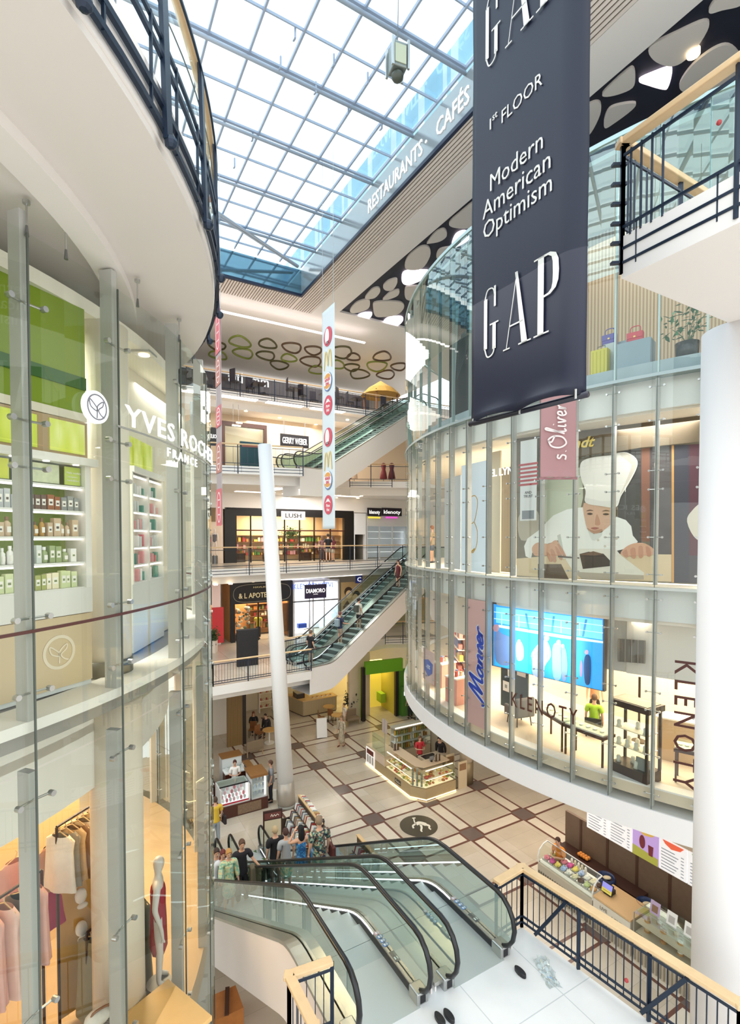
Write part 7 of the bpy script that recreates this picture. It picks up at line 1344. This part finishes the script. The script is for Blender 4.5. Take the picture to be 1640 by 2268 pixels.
o = thing('till_screen', 'tilted till screen with a purple and yellow picture on the cream till counter', 'screen', tm @ Vector((.18, .3, 1.03)), R(-60)); MB(Matrix.Rotation(R(-18), 4, 'X')).box(-.18, 0, .04, .18, .03, .34).build('case', BLACK, o); MB(Matrix.Rotation(R(-18), 4, 'X')).box(-.16, -.006, .17, .16, 0, .32).build('picture_sky', mat('#8f8fe0', .3, emit=.3), o); MB(Matrix.Rotation(R(-18), 4, 'X')).box(-.16, -.006, .06, .16, 0, .17).build('picture_field', mat('#cfc25a', .3, emit=.2), o); MB().box(-.1, .03, 0, .12, .3, .12).build('printer', BLACK, o)
o = thing('pastry_case', 'square glass pastry case of waffles and cakes beside the near column', 'display case', gp(13.1, 8.2), R(-60)); L3 = 2.2
MB().box(0, 0, 0, L3, .9, .5).build('base', mat('#c4b8a3', .5), o); MB().box(0, 0, 1.32, L3, .9, 1.35).build('top_glass', G_CLEAR, o); MB().add([(0, 0, .5), (L3, 0, .5), (L3, 0, 1.32), (0, 0, 1.32)], [(0, 1, 2, 3)]).build('front_glass', G_CLEAR, o)
m = MB()
for k in range(22): m.box(.03 + k * .1, -.03, .05, .065 + k * .1, 0, .45)
m.build('slat_grille', mat('#8a8070', .5), o)
for z in (.5, .78, 1.06): MB().box(.02, .05, z, L3 - .02, .85, z + .02).build('shelf', mat('#cfc3ae', .35), o)
for p in ((0, 0), (L3, 0), (0, .9), (L3, .9)): MB().bar((p[0], p[1], .5), (p[0], p[1], 1.34), .025, .025).build('corner_post', STEEL, o)
pm = WM[o.name]
for z, n_ in ((.52, 'lowest'), (.80, 'middle'), (1.08, 'top')):
    for k in range(9): q = thing('cake', '%s cake, %s on the %s shelf of the square pastry case' % (('glazed', 'cream', 'caramel')[k % 3], ORD[k], n_), 'cake', pm @ Vector((.2 + k * .22, .3 + .2 * (k % 2), z)), 0, 'cakes in the pastry case'); MB().cyl(0, 0, 0, .05, .08, .07, 12).build('sponge', mat('#b98a52', .6), q); MB().ball((0, 0, .055), (.07, .07, .035), 10, 6).build('icing', mat(('#d9b98a', '#f5efe2', '#b3743a')[k % 3], .3), q, smooth=True)
for k in range(4): q = thing('price_card', 'standing %s price card on top of the square pastry case' % ('purple photo', 'first white', 'second white', 'third white')[k], 'card', pm @ Vector((.35 + k * .45, .35, 1.35)), R(-60)); MB(Matrix.Rotation(R(-12), 4, 'X')).box(-.13, 0, 0, .13, .015, .34).build('card', mat('#b9a3c4' if k == 0 else '#eceae6', .5), q); MB(Matrix.Rotation(R(-12), 4, 'X')).box(-.08, -.004, .06, .08, 0, .24).build('print', mat('#8a6a50' if k == 0 else '#b7b2ae', .5), q)
for k, (x, y, lb) in enumerate(((-.35, .72, 'dark blue round tub at the end of the gelato case'), (.95, .7, 'dark blue round tub beside the square pastry case'))):
    q = thing('round_tub', lb, 'tub', tm @ Vector((x, y + .35, 0)), 0); MB().cyl(0, 0, 0, .75, .19, .22, 24).build('drum', mat('#2d3036', .4), q); MB().lathe([(.24, .72), (.27, .95), (.25, 1.04), (.22, .98), (.2, .85)], n=24).build('blue_liner', mat('#23355e', .4), q, smooth=True); MB().ball((.03, 0, .98), (.13, .09, .04), 10, 6).build('waffle_scraps', mat('#d8c9a8', .6), q)
for k in range(5): q = MB().lathe([(.045, 0), (.04, .16), (.02, .2)], n=10).build('topping_jar', mat(('#efe8da', '#d9c9a8')[k % 2], .4), smooth=True); q.location = gm @ Vector((.7 + k * .13, .80, .9)); tag(q, '%s topping jar behind the gelato tubs, %s of five' % (('white', 'cream')[k % 2], ('first', 'second', 'third', 'fourth', 'last')[k]), 'jar')
for k in range(8): q = MB().ball((0, 0, 0), .06, 9, 6).build('orange_fruit', mat('#d88a3a', .5), smooth=True); q.location = gm @ Vector((.55 + .1 * (k % 4), 1.35 + .1 * (k // 4), .98)); tag(q, 'orange on the juice shelf behind the gelato case', 'fruit', 'oranges behind the gelato case')
o = thing('bar_cabinet', 'dark timber back bar of the gelato shop under the lit menu boards', 'back bar', gp(14.75, 11.8), R(-60)); MB().box(0, 0, 0, 6.4, .1, 2.0).build('back_wall', mat('#6a5646', .5, noise=.15), o); MB().box(0, -.5, .0, 3.0, 0, .9).build('cupboard', DKBROWN, o)
for k in range(6): MB().box(.6 + k * 1.0, -.02, 0, .68 + k * 1.0, 0, 2.0).build('timber_batten', mat('#4a3022', .5), o)
SH = [('#f6f7fb', '#d9775a'), ('#f6f7fb', '#b8b83a'), ('#b79ad6', '#d8b25a'), ('#f6f7fb', '#ef6a4a'), ('#f6f7fb', '#7aa84a'), ('#f6f7fb', '#3aa5e0'), ('#f3f3f5', '#c98a7a'), ('#f3f3f5', '#8a8a90')]
for k in range(8):
    q = thing('menu_screen', 'lit menu screen %s' % ('with a red header, first in the row above the gelato shop', 'with an olive leaf header, second in the row', 'showing a purple drinks picture, third in the row', 'with an orange red header, after the purple picture', 'with a green sweep header and red splash', 'with a blue splash header', 'with a pale brown header, before the last', 'at the end of the row by the near column')[k], 'menu screen', gp(14.5, 10.75 - k * .80, 2.02), R(-60), 'menu screens')
    pq = MB().box(0, 0, 0, .78, .05, .92).build('panel', mat(SH[k][0], .4, emit=.22 if k != 2 else .3), q); m = frame((0, -.006, 0), (1, 0, 0), Z3); t = MB(); flat(t, [(.1, .9), (.7, .9), (.6, .78), (.35, .72), (.18, .8)], m, .004); t.build('header_shape', mat(SH[k][1], .4, emit=.2), pq); t = MB()
    if k == 2: flat(t, ell(.3, .5, .09, .2), m, .004); flat(t, [(.5, .2), (.62, .2), (.64, .5), (.48, .5)], m, .004); t.build('drink_picture', mat('#7a2f3a', .4, emit=.1), q); t = MB(); flat(t, [(0, 0), (.78, 0), (.78, .22), (0, .3)], m, .003); t.build('field_picture', mat('#a8a84a', .4, emit=.2), q)
    else:
        for j in range(7): flat(t, [(.07, .08 + j * .09), (.45 + .05 * (j % 3), .08 + j * .09), (.45 + .05 * (j % 3), .10 + j * .09), (.07, .10 + j * .09)], m, .003); flat(t, [(.62, .08 + j * .09), (.70, .08 + j * .09), (.70, .10 + j * .09), (.62, .10 + j * .09)], m, .003)
        t.build('price_lines', mat('#8d929e', .4), pq)
# ================================================================ PEOPLE
def skin(name, verts, edges, radii, m, parent, sub=1, root=0):
    me = bpy.data.meshes.new('sk'); me.from_pydata([tuple(v) for v in verts], edges, []); o = bpy.data.objects.new('sk', me); COL.objects.link(o)
    o.modifiers.new('s', 'SKIN')
    sv = me.skin_vertices[0].data
    for i, r in enumerate(radii): sv[i].radius = r if isinstance(r, tuple) else (r, r)
    sv[root].use_root = True
    o.modifiers['s'].branch_smoothing = .4
    if sub: sm = o.modifiers.new('u', 'SUBSURF'); sm.levels = sub; sm.render_levels = sub
    ev = o.evaluated_get(bpy.context.evaluated_depsgraph_get()); nm = bpy.data.meshes.new_from_object(ev); nm.name = name
    bpy.data.objects.remove(o); bpy.data.meshes.remove(me)
    nm.materials.clear(); nm.materials.append(m); nm.polygons.foreach_set('use_smooth', [True] * len(nm.polygons)); nm.polygons.foreach_set('material_index', [0] * len(nm.polygons))
    q = bpy.data.objects.new(name, nm); COL.objects.link(q); q.parent = parent; return q
SKIN_A = mat('#d3a58a', .55); SKIN_B = mat('#c08e70', .55)
def person(label, loc, yaw, h=1.75, shirt='#222222', sleeve='short', bottom='trousers', bcol='#33363f', hair='short', hcol='#3b2a20', shoes='#2a2a2c', armL=None, armR=None, sit=False, lean=0, build=1.0, skinm=SKIN_A, bag=None, step=0, snoise=0, dress=None, head_turn=0, barelegs=False, group=None):
    """local +y is the way the person faces"""
    o = thing('person', label, 'person', loc, yaw, group); s = h / 1.75; b = build
    def P(x, y, z): return Vector((x * s, (y + (max(0, z - .95)) * lean) * s, z * s))
    dz = -.48 if sit else 0
    hip = .93 + dz
    V_ = [P(0, 0, hip), P(0, 0, hip + .17), P(0, .0, hip + .36), P(0, -.01, hip + .50), P(0, .0, hip + .575), P(0, .015, hip + .65), P(0, .025, hip + .73), P(0, .02, hip + .80)]
    Rr = [(.145 * b, .11), (.125 * b, .10), (.155 * b, .11), (.085, .07), .05, (.068, .08), (.076, .094), .055]
    E_ = [(0, 1), (1, 2), (2, 3), (3, 4), (4, 5), (5, 6), (6, 7)]
    arms = {}
    for sd, a in ((-1, armL), (1, armR)):
        e, w = a if a else ((.235, -.03, 1.15), (.25, .06, .90))
        sh_ = P(sd * .185 * b, -.01, hip + .47); el = P(sd * e[0], e[1], e[2] + dz); wr = P(sd * w[0], w[1], w[2] + dz)
        i = len(V_); V_ += [sh_, (sh_ + el) / 2, el, wr]; Rr += [.062 * b, .05 * b, .042, .028]; E_ += [(3, i), (i, i + 1), (i + 1, i + 2), (i + 2, i + 3)]
        d = (wr - el).normalized(); side = d.cross(Vector((sd, .2, 0))).normalized() if abs(d.z) > .5 else d.cross(Z3).normalized()
        side = Vector((0, 1, 0)) if abs(d.z) > .7 else side
        palm = wr + d * .06 * s; V_.append(palm); Rr.append((.036, .022)); E_.append((i + 3, i + 4)); pi_ = i + 4; curl = (Vector((-sd * .35, 0, 0)) + d).normalized()
        for k, (off, ln) in enumerate(((-.030, .062), (-.010, .072), (.010, .068), (.028, .052))):
            base = palm + side * off * s + d * .03 * s; tip = base + (d * .6 + curl * .5).normalized() * ln * .55 * s; tip2 = tip + curl * ln * .5 * s
            j = len(V_); V_ += [base, tip, tip2]; Rr += [.0105, .0095, .008]; E_ += [(pi_, j), (j, j + 1), (j + 1, j + 2)]
        j = len(V_); V_ += [palm - side * .042 * s + d * .0, palm - side * .055 * s + d * .045 * s]; Rr += [.011, .009]; E_ += [(pi_, j), (j, j + 1)]
        arms[sd] = (sh_, el, wr, i)
    legs = {}
    for sd in (-1, 1):
        st = step * sd
        if sit: kn, an, toe = P(sd * .12, .42, hip + .02), P(sd * .12, .40, .09), P(sd * .13, .54, .035)
        else: kn, an, toe = P(sd * .10, .03 + st * .5, .50), P(sd * .105, st, .09), P(sd * .12, st + .13, .035)
        hp = P(sd * .085, 0, hip - .05); i = len(V_); V_ += [hp, kn, an, toe]; Rr += [.088 * b, .058, .038, .03]; E_ += [(0, i), (i, i + 1), (i + 1, i + 2), (i + 2, i + 3)]; legs[sd] = (hp, kn, an, toe)
    Rs = [tuple(x * s for x in r) if isinstance(r, tuple) else r * s for r in Rr]
    skin('body', V_, E_, Rs, skinm, o)
    g = .018
    def cl(nm, vs, es, rs, cc, sub=1, nz=0): return skin(nm, vs, es, [tuple((x + g) * s for x in r) if isinstance(r, tuple) else (r + g) * s for r in rs], cc if not isinstance(cc, str) else mat(cc, .8, noise=nz, scale=14), o, sub)
    if dress:
        L = dress[1]; vs = [P(0, 0, hip + .17), P(0, 0, hip + .36), P(0, -.005, hip + .45), P(0, 0, hip), P(0, 0, hip - .2), P(0, 0, L)]
        cl('dress', vs, [(0, 1), (1, 2), (0, 3), (3, 4), (4, 5)], [(.125, .10), (.15, .108), (.12, .085), (.15, .125), (.17, .15), (.22, .2)], dress[0], 1, snoise)
        if sleeve != 'none':
            vs = [P(0, 0, hip + .34), P(0, -.006, hip + .465), P(0, -.004, hip + .535)]; rs = [(.158, .114), (.13, .095), (.062, .06)]; es = [(0, 1), (1, 2)]
            for sd in (-1, 1):
                a = arms[sd]; i = len(vs); e_ = a[1] - a[0]; up_ = Vector((0, 0, .012)); vs += [(vs[1] + a[0]) / 2 + up_, a[0] + up_, a[0] + e_ * .5, a[0] + e_ * .85 if sleeve == 'short' else a[1] + (a[2] - a[1]) * .8]; rs += [.085, .07, .056, .05]; es += [(1, i), (i, i + 1), (i + 1, i + 2), (i + 2, i + 3)]
            cl('bodice', vs, es, rs, dress[0], 1, snoise)
    else:
        vs = [P(0, 0, hip + .17), P(0, 0, hip + .36), P(0, -.008, hip + .465), P(0, 0, hip - .02), P(0, -.004, hip + .54), P(0, 0, hip - .12)]; rs = [(.138 * b, .112), (.168 * b, .122), (.13, .095), (.162 * b, .127), (.062, .06), (.16 * b, .125)]; es = [(0, 1), (1, 2), (0, 3), (2, 4), (3, 5)]
        if sleeve != 'none':
            for sd in (-1, 1):
                a = arms[sd]; i = len(vs); up_ = Vector((0, 0, .012)); mid = (vs[2] + a[0]) / 2 + up_; e_ = a[1] - a[0]
                vs += [mid, a[0] + up_]; rs += [.088, .074 * b]; es += [(2, i), (i, i + 1)]
                if sleeve == 'short': vs += [a[0] + e_ * .45, a[0] + e_ * .8]; rs += [.06 * b, .058]; es += [(i + 1, i + 2), (i + 2, i + 3)]
                else: vs += [a[1], a[1] + (a[2] - a[1]) * .92]; rs += [.056, .04]; es += [(i + 1, i + 2), (i + 2, i + 3)]
        cl('shirt', vs, es, rs, shirt, 1, snoise)
        if bottom == 'skirt': cl('skirt', [P(0, 0, hip + .08), P(0, 0, hip - .1), P(0, 0, hip - .38)], [(0, 1), (1, 2)], [(.13, .11), (.17, .14), (.2, .17)], bcol)
        else:
            vs = [P(0, 0, hip + .07), P(0, 0, hip - .01)]; rs = [(.138 * b, .108), (.15 * b, .115)]; es = [(0, 1)]
            for sd in (-1, 1):
                hp, kn, an, toe = legs[sd]; i = len(vs)
                if bottom == 'shorts': vs += [hp, hp + (kn - hp) * .85]; rs += [.095 * b, .08]; es += [(1, i), (i, i + 1)]
                else: vs += [hp, kn, an + Vector((0, 0, .02))]; rs += [.093 * b, .066, .052]; es += [(1, i), (i, i + 1), (i + 1, i + 2)]
            cl(bottom, vs, es, rs, bcol)
    for sd in (-1, 1):
        hp, kn, an, toe = legs[sd]; d = (toe - an); d.z = 0; d.normalize(); q = MB(); n = 14; f = Vector((an.x, an.y, 0))
        pts = [(cos(t) * .045 * s, sin(t) * .13 * s + .05 * s) for t in [2 * pi * k / n for k in range(n)]]
        q.prism([(f.x + x, f.y + y) for x, y in pts], 0.0, .028 * s); q.ball((f.x, f.y + .03 * s, .045 * s), (.043 * s, .115 * s, .045 * s), 10, 6)
        q.build('shoe', mat(shoes, .5), o, smooth=False)
    hc = P(0, .03, hip + .725); q = MB(); r_ = .1 * s
    ht = Matrix.Translation(hc) @ Matrix.Rotation(head_turn, 4, 'Z')
    hm = MB(ht)
    if hair != 'bald':
        nu, nv = 14, 9; vs = []; fs = []
        for i in range(nv + 1):
            a = pi * i / nv
            for j in range(nu):
                t = 2 * pi * j / nu; x, y, z = sin(a) * cos(t), sin(a) * sin(t), cos(a); cut = max(0, y + .12) * .76
                z2 = max(z, -.75 + cut * 1.6) if hair != 'long' else max(z, -.95 + cut * 1.7)
                vs.append((x * .09 * s, y * .106 * s - .014 * s, z2 * .118 * s + .022 * s))
        for i in range(nv):
            for j in range(nu): fs.append((i * nu + j, (i + 1) * nu + j, (i + 1) * nu + (j + 1) % nu, i * nu + (j + 1) % nu))
        hm.add(vs, fs)
        if hair == 'long': hm.ball((0, -.075 * s, -.12 * s), (.10 * s, .055 * s, .2 * s), 12, 8)
        if hair == 'bun': hm.ball((0, -.12 * s, .06 * s), .05 * s, 10, 6)
        hm.build('hair', mat(hcol, .75, noise=.15, scale=20), o, smooth=True)
    fm_ = MB(ht); fm_.ball((0, .098 * s, -.015 * s), (.014 * s, .022 * s, .024 * s), 8, 6)
    fm_.build('nose', skinm, o, smooth=True)
    for sd in (-1, 1):
        MB(ht).ball((sd * .032 * s, .087 * s, .012 * s), (.012 * s, .008 * s, .007 * s), 8, 5).build('eye', mat('#2b2320', .3), o); MB(ht).ball((sd * .082 * s, .0, -.01 * s), (.012 * s, .022 * s, .032 * s), 8, 6).build('ear', skinm, o, smooth=True)
    MB(ht).ball((0, .09 * s, -.058 * s), (.024 * s, .008 * s, .006 * s), 8, 5).build('mouth', mat('#9c5a50', .5), o)
    if bag == 'backpack':
        q = MB(); q.box(-.15 * s, -.3 * s, (hip + .05) * s, .15 * s, -.115 * s, (hip + .46) * s); bp = q.build('backpack', mat('#8fa3ad' if snoise == 0 else '#444a44', .7), o, bev=.04)
        for sd in (-1, 1): MB().tube(crom([P(sd * .1, -.12, hip + .44), P(sd * .115, .03, hip + .52), P(sd * .12, .13, hip + .38), P(sd * .14, .02, hip + .1)], 4), .014 * s, 6).build('strap', mat('#3d4448', .7), bp)
    if bag and bag.startswith('tote'):
        c = P(.33, .0, hip - .05); sbg = MB().box(c.x - .05, c.y - .17, c.z - .2, c.x + .05, c.y + .17, c.z + .12).build('shoulder_bag', mat(bag[4:], .7), o, bev=.03); MB().tube(crom([c + Vector((0, -.1, .1)), P(.2, -.02, hip + .53), c + Vector((0, .1, .1))], 5), .01, 6).build('bag_strap', mat(bag[4:], .7), sbg)
    if bag and bag.startswith('coat'):
        c = P(-.28, .1, hip); MB().prism([(c.x - .06, c.y - .12), (c.x + .1, c.y - .1), (c.x + .1, c.y + .12), (c.x - .06, c.y + .12)], c.z - .42 * s, c.z + .1 * s).build('carried_coat', mat(bag[4:], .8), o, bev=.04)
    return o
HOLD = ((.26, .05, 1.15), (.30, .30, 1.12)); PHONE = ((.24, .05, 1.12), (.10, .28, 1.18)); UPH_ = ((.34, .05, 1.36), (.16, .10, 1.60))
def on_esc(org, yaw, t, x, up, rise=5.0, f0=1.55):
    z = (0 if t < f0 else min(rise, (t - f0) * TAN)); z = z if up else -z
    m = Matrix.Translation(org) @ Matrix.Rotation(yaw, 4, 'Z'); k = math.floor((t - (f0 - .9)) / .4); ty = f0 - .9 + .4 * k + .2; zt = (0 if ty < f0 else min(rise, (ty - f0) * TAN)); zt = zt if up else -zt
    return m @ Vector((x, ty, zt))
# riders going down the right escalator, backs to the camera
person('person with grey-blond hair in a black shirt riding down the escalator', on_esc(ER, YAW, 8.65, .0, False), YAW, 1.84, '#15141a', 'short', 'shorts', '#6d6a5f', 'short', '#b9a27e', '#3a3a40', build=1.12)
person('person in a grey T-shirt with cropped dark hair riding down the escalator', on_esc(ER, YAW, 7.6, -.1, False), YAW, 1.72, '#a9adb2', 'short', 'trousers', '#5b6672', 'short', '#4a2f2a', '#c9c9c9')
person('person in a blue patterned dress raising a hand to long black hair on the escalator', on_esc(ER, YAW, 6.6, -.12, False), YAW, 1.72, dress=(print_mat(('#2f7fc0', '#2a5f9e', '#4fa0d8', '#265a94'), 26), .45), sleeve='none', hair='long', hcol='#16141a', shoes='#cfcac0', armL=UPH_, snoise=.25, bag='tote#4f97cf')
person('person in a dark floral shirt riding down the escalator', on_esc(ER, YAW, 5.5, .05, False), YAW, 1.84, print_mat(('#26323a', '#3f6a5c', '#b8a98a', '#2c3f4c', '#7d5a4a', '#8fae9c'), 22), 'short', 'trousers', '#2b3350', 'short', '#8a7560', '#2a2d3a', snoise=.75, build=1.1, bag='tote#5a2a26')
# riders coming up the left escalator, facing the camera
person('person in a dark open shirt holding the handrail, olive coat over the arm, coming up', on_esc(EL, YAW, 7.5, .22, False), YAW + pi, 1.80, '#1d1a22', 'short', 'trousers', '#19181c', 'short', '#5b4132', '#1d1d20', armL=((.28, .08, 1.2), (.40, .22, 1.06)), bag='coat#6d6655')
person('blond person in a pale green patterned top coming up the escalator', on_esc(EL, YAW, 7.1, -.24, False), YAW + pi, 1.66, dress=(print_mat(('#9cc9b0', '#c9d8b0', '#7fb59a', '#d8c99a'), 20), .35), sleeve='long', hair='short', hcol='#b98a4e', shoes='#d0c9bd', armR=HOLD, snoise=.25)
person('person with dark red hair in a white top behind the blond escalator rider', on_esc(EL, YAW, 7.95, -.2, False), YAW + pi, 1.66, '#e3e6ee', 'long', 'trousers', '#7a6f6a', 'long', '#6a2e2c')
person('person in a grey shirt lowest on the rising escalator by the drum edge', on_esc(EL, YAW, 8.4, -.28, False), YAW + pi, 1.74, '#b5b9bf', 'short', 'trousers', '#54555c', 'short', '#43302a')
# on the first level escalator
e3 = p = Vector((-2.9, 24.9, 5.0)) + N45 * .95 + D45 * .3
person('person in a black T-shirt stepping onto the first level escalator', e3 + Matrix.Rotation(YB, 4, 'Z') @ Vector((-.1, .5, .005)), YB, 1.76, '#17171b', 'short', 'shorts', '#6b6f70', 'short', '#6b5444', '#d9d9d6')
person('person in a navy top with arm out and a pale blue backpack on the escalator', on_esc(e3, YB, 2.5, -.15, True, f0=1.3), YB, 1.74, '#2a3350', 'short', 'shorts', '#9a8a7a', 'short', '#6d4038', '#f0efec', armR=HOLD, bag='backpack')
person('person in a pale shirt and black shorts with a dark backpack on the escalator', on_esc(e3, YB, 3.9, .1, True, f0=1.3), YB, 1.72, '#c9c8bc', 'short', 'shorts', '#26262a', 'bun', '#2b211d', '#efeeea', bag='backpack', snoise=.05)
person('person in a dark red top near the head of the first level escalator', on_esc(e3, YB, 7.3, -.1, True, f0=1.3), YB + pi, 1.66, '#5b2228', 'none', 'skirt', '#4a2026', 'long', '#4c2a22')
person('person in a pale blue shirt at the very head of the first level escalator', on_esc(e3, YB, 8.1, .2, True, f0=1.3), YB + pi, 1.78, '#a9bccb', 'short', 'trousers', '#2b2d33', 'short', '#8a5a48')
# second level, outside the soap shop
sA = ptx(727, 0)
def at_shop(px, d, lv): s_ = ptx(px, 0, d); return sh(s_, d, ZL[lv])
person('person in a black T-shirt standing outside the black soap shop', at_shop(727, -1.3, 2), R(20), 1.80, '#16161a', 'short', 'shorts', '#8d8a80', 'short', '#2e211c')
person('person in a dark red top with long hair outside the soap shop', at_shop(738, -1.2, 2), R(60), 1.66, '#6a2c34', 'short', 'shorts', '#b0a796', 'long', '#4a2c24')
person('person in a grey top looking into the soap shop window', at_shop(714, -.9, 2), R(20), 1.68, '#7a5a58', 'short', 'trousers', '#4a4244', 'long', '#6a4a3a')
person('shop assistant in a yellow apron inside the apothecary doorway', at_shop(571, .45, 1), R(190), 1.68, '#d9c53c', 'short', 'trousers', '#2b2a2e', 'short', '#7a5230')
o = thing('swimwear_mannequin', 'white mannequin in a dark swimsuit in the lingerie window on the second level', 'mannequin', at_shop(476, -.35, 2) + Z3 * .45, 0)
def mannequin(o, base, cc, suit, L0, L1, h=1.75):
    s = h / 1.75; Vv = [(0, 0, .93), (0, 0, 1.1), (0, 0, 1.29), (0, 0, 1.43), (0, 0, 1.5), (0, .01, 1.58), (0, .015, 1.67), (0, .01, 1.73)]; Rr = [(.13, .1), (.1, .085), (.13, .1), (.07, .06), .042, (.06, .07), (.07, .085), .05]; E_ = [(i, i + 1) for i in range(7)]
    for sd in (-1, 1):
        i = len(Vv); Vv += [(sd * .17, 0, 1.4), (sd * .21, -.03, 1.14), (sd * .2, .04, .9), (sd * .2, .06, .78)]; Rr += [.05, .038, .028, .03]; E_ += [(3, i), (i, i + 1), (i + 1, i + 2), (i + 2, i + 3)]
        for q_ in (-.02, 0, .02): j = len(Vv); Vv.append((sd * .2, .065 + q_, .69)); Rr.append(.009); E_.append((i + 3, j))
        i = len(Vv); Vv += [(sd * .08, 0, .88), (sd * .09, .02, .5), (sd * .09, 0, .09), (sd * .1, .12, .03)]; Rr += [.078, .052, .035, .03]; E_ += [(0, i), (i, i + 1), (i + 1, i + 2), (i + 2, i + 3)]
    skin('body', [Vector(v) * s for v in Vv], E_, [tuple(x * s for x in r) if isinstance(r, tuple) else r * s for r in Rr], mat(cc, .4), o)
    if suit: skin('garment', [Vector((0, 0, z)) * s for z in (1.4, 1.29, 1.1, .93, (L0 + .93) / 2, L0)], [(i, i + 1) for i in range(5)], [(.13, .09), (.145, .115), (.118, .10), (.148, .118), (L1 * .8, L1 * .7), (L1, L1 * .85)], mat(suit, .7), o)
    MB().cyl(0, 0, -base, .03, .16, n=20).build('stand_plate', DSTEEL, o)
mannequin(o, .45, '#efe2d6', '#6d6b70', .86, .11, 1.7)
o = thing('dress_mannequin', 'white mannequin in a dark red dress behind the drum glass on the lower level', 'mannequin', (-2.86, 6.72, 5.55), R(-70)); mannequin(o, .3, '#d9d2cc', '#a32338', .38, .17, 1.78); MB().box(-.32, -.32, -.55, .32, .32, -.28).build('plinth', mat('#cfcac2', .5), o, bev=.01)
# ground floor
person('person in a long pale patterned robe walking before the cafe', gl(757, 1652), R(150), 1.68, dress=(print_mat(('#b5a78e', '#a3957c', '#c7bba4'), 26), .12), sleeve='long', hair='bun', hcol='#8a6a48', shoes='#7a4a34', snoise=.2, step=.12)
person('person in grey with dark jeans and a white bag by the ice cream kiosk', gl(601, 1775), R(100), 1.80, '#8f8f94', 'short', 'trousers', '#2a2c3a', 'short', '#5a3a2c', bag='tote#e6e6e4')
person('ice cream seller in a white top and brown apron behind the freezer', im @ Vector((-1.0, 1.55, 0)), R(200), 1.68, '#eeebe6', 'short', 'skirt', '#4a2a22', 'short', '#4a241c', armL=PHONE, armR=PHONE)
person('person in a mustard yellow shirt with a dark bag at the drum edge, ground floor', gl(478, 1870), R(40), 1.78, '#d8b43c', 'short', 'trousers', '#9aa4ad', 'short', '#4a3428', build=1.1, bag='tote#2a2228')
person('kiosk seller in a red apron inside the octagonal food kiosk', kw @ Vector((1.95, 2.0, 0)), R(200), 1.70, '#c0303a', 'short', 'trousers', '#3a2a2a', 'short', '#6b4a30', armL=PHONE, armR=PHONE)
person('person in a black jacket bending over inside the octagonal food kiosk', kw @ Vector((2.9, 1.5, 0)), R(150), 1.72, '#1f1c1f', 'long', 'trousers', '#1f1c1f', 'short', '#241c1a', lean=.35)
person('person in a bright blue top standing at the cash machine', q_.location if False else WM['shop_entrance'] @ Vector((2.95, -.75, 0)), R(20), 1.78, '#26429c', 'none', 'trousers', '#2a2a30', 'short', '#3a2a22')
person('person in a pale grey shirt queueing behind the one in blue', WM['shop_entrance'] @ Vector((2.9, -1.9, 0)), R(-20), 1.72, '#b9bcc4', 'short', 'trousers', '#8f949c', 'short', '#4a3226')
person('person in a grey check top beside the queue under the curved slab', WM['shop_entrance'] @ Vector((3.35, -1.6, 0)), R(100), 1.66, '#8a8f9a', 'short', 'trousers', '#5a3a36', 'short', '#5a4030')
person('seated person in black at the cafe tables behind the taupe sofa', gl(562, 1622), R(200), 1.7, '#1f1c20', 'long', 'trousers', '#3a3438', 'long', '#6a3a28', sit=True, armL=PHONE, armR=PHONE)
person('seated person in dark clothes leaning over the cafe table', gl(590, 1628), R(160), 1.74, '#2a2526', 'long', 'trousers', '#3a3034', 'short', '#3a2a24', sit=True, lean=.3)
person('small person in a white top standing by the cafe table and board', gl(763, 1612), R(120), 1.5, '#d9cfc0', 'short', 'shorts', '#b5a48c', 'short', '#5a3e2a')
person('seated person in a lime green shirt at the jeweller desk', (7.0, 15.7, Fz), R(-30), 1.74, '#a6d03c', 'short', 'trousers', '#3a3c44', 'short', '#6a5040', sit=True)
o = thing('desk_chair', 'black desk chair under the person in lime green', 'chair', (7.0, 15.7, Fz), R(-30)); MB().box(-.25, -.25, .30, .25, .25, .36).build('seat', BLACK, o); MB().box(-.24, -.32, .36, .24, -.26, .62).build('backrest', BLACK, o)
for x in (-.2, .2):
    for y in (-.2, .2): MB().bar((x, y, 0), (x, y, .3), .035, .035).build('leg', BLACK, o)
person('jeweller with dark hair and bare arms behind the desk', (7.5, 16.8, Fz), R(160), 1.68, '#d99a74', 'none', 'trousers', '#3a2c28', 'long', '#2a1c18')
person('gelato seller in an orange shirt and dark cap behind the gelato case', gp(13.75, 11.2), R(-60 + 180), 1.66, '#e08a2a', 'short', 'trousers', '#3a2a22', 'short', '#3a2018', armL=PHONE, armR=PHONE, lean=.15)
person('shopper in a brown top seen through the far curved glass, second level', on_arc(952, 1.3, 10.36), R(60), 1.78, '#9a8a72', 'short', 'shorts', '#55606e', 'short', '#8a5a40')
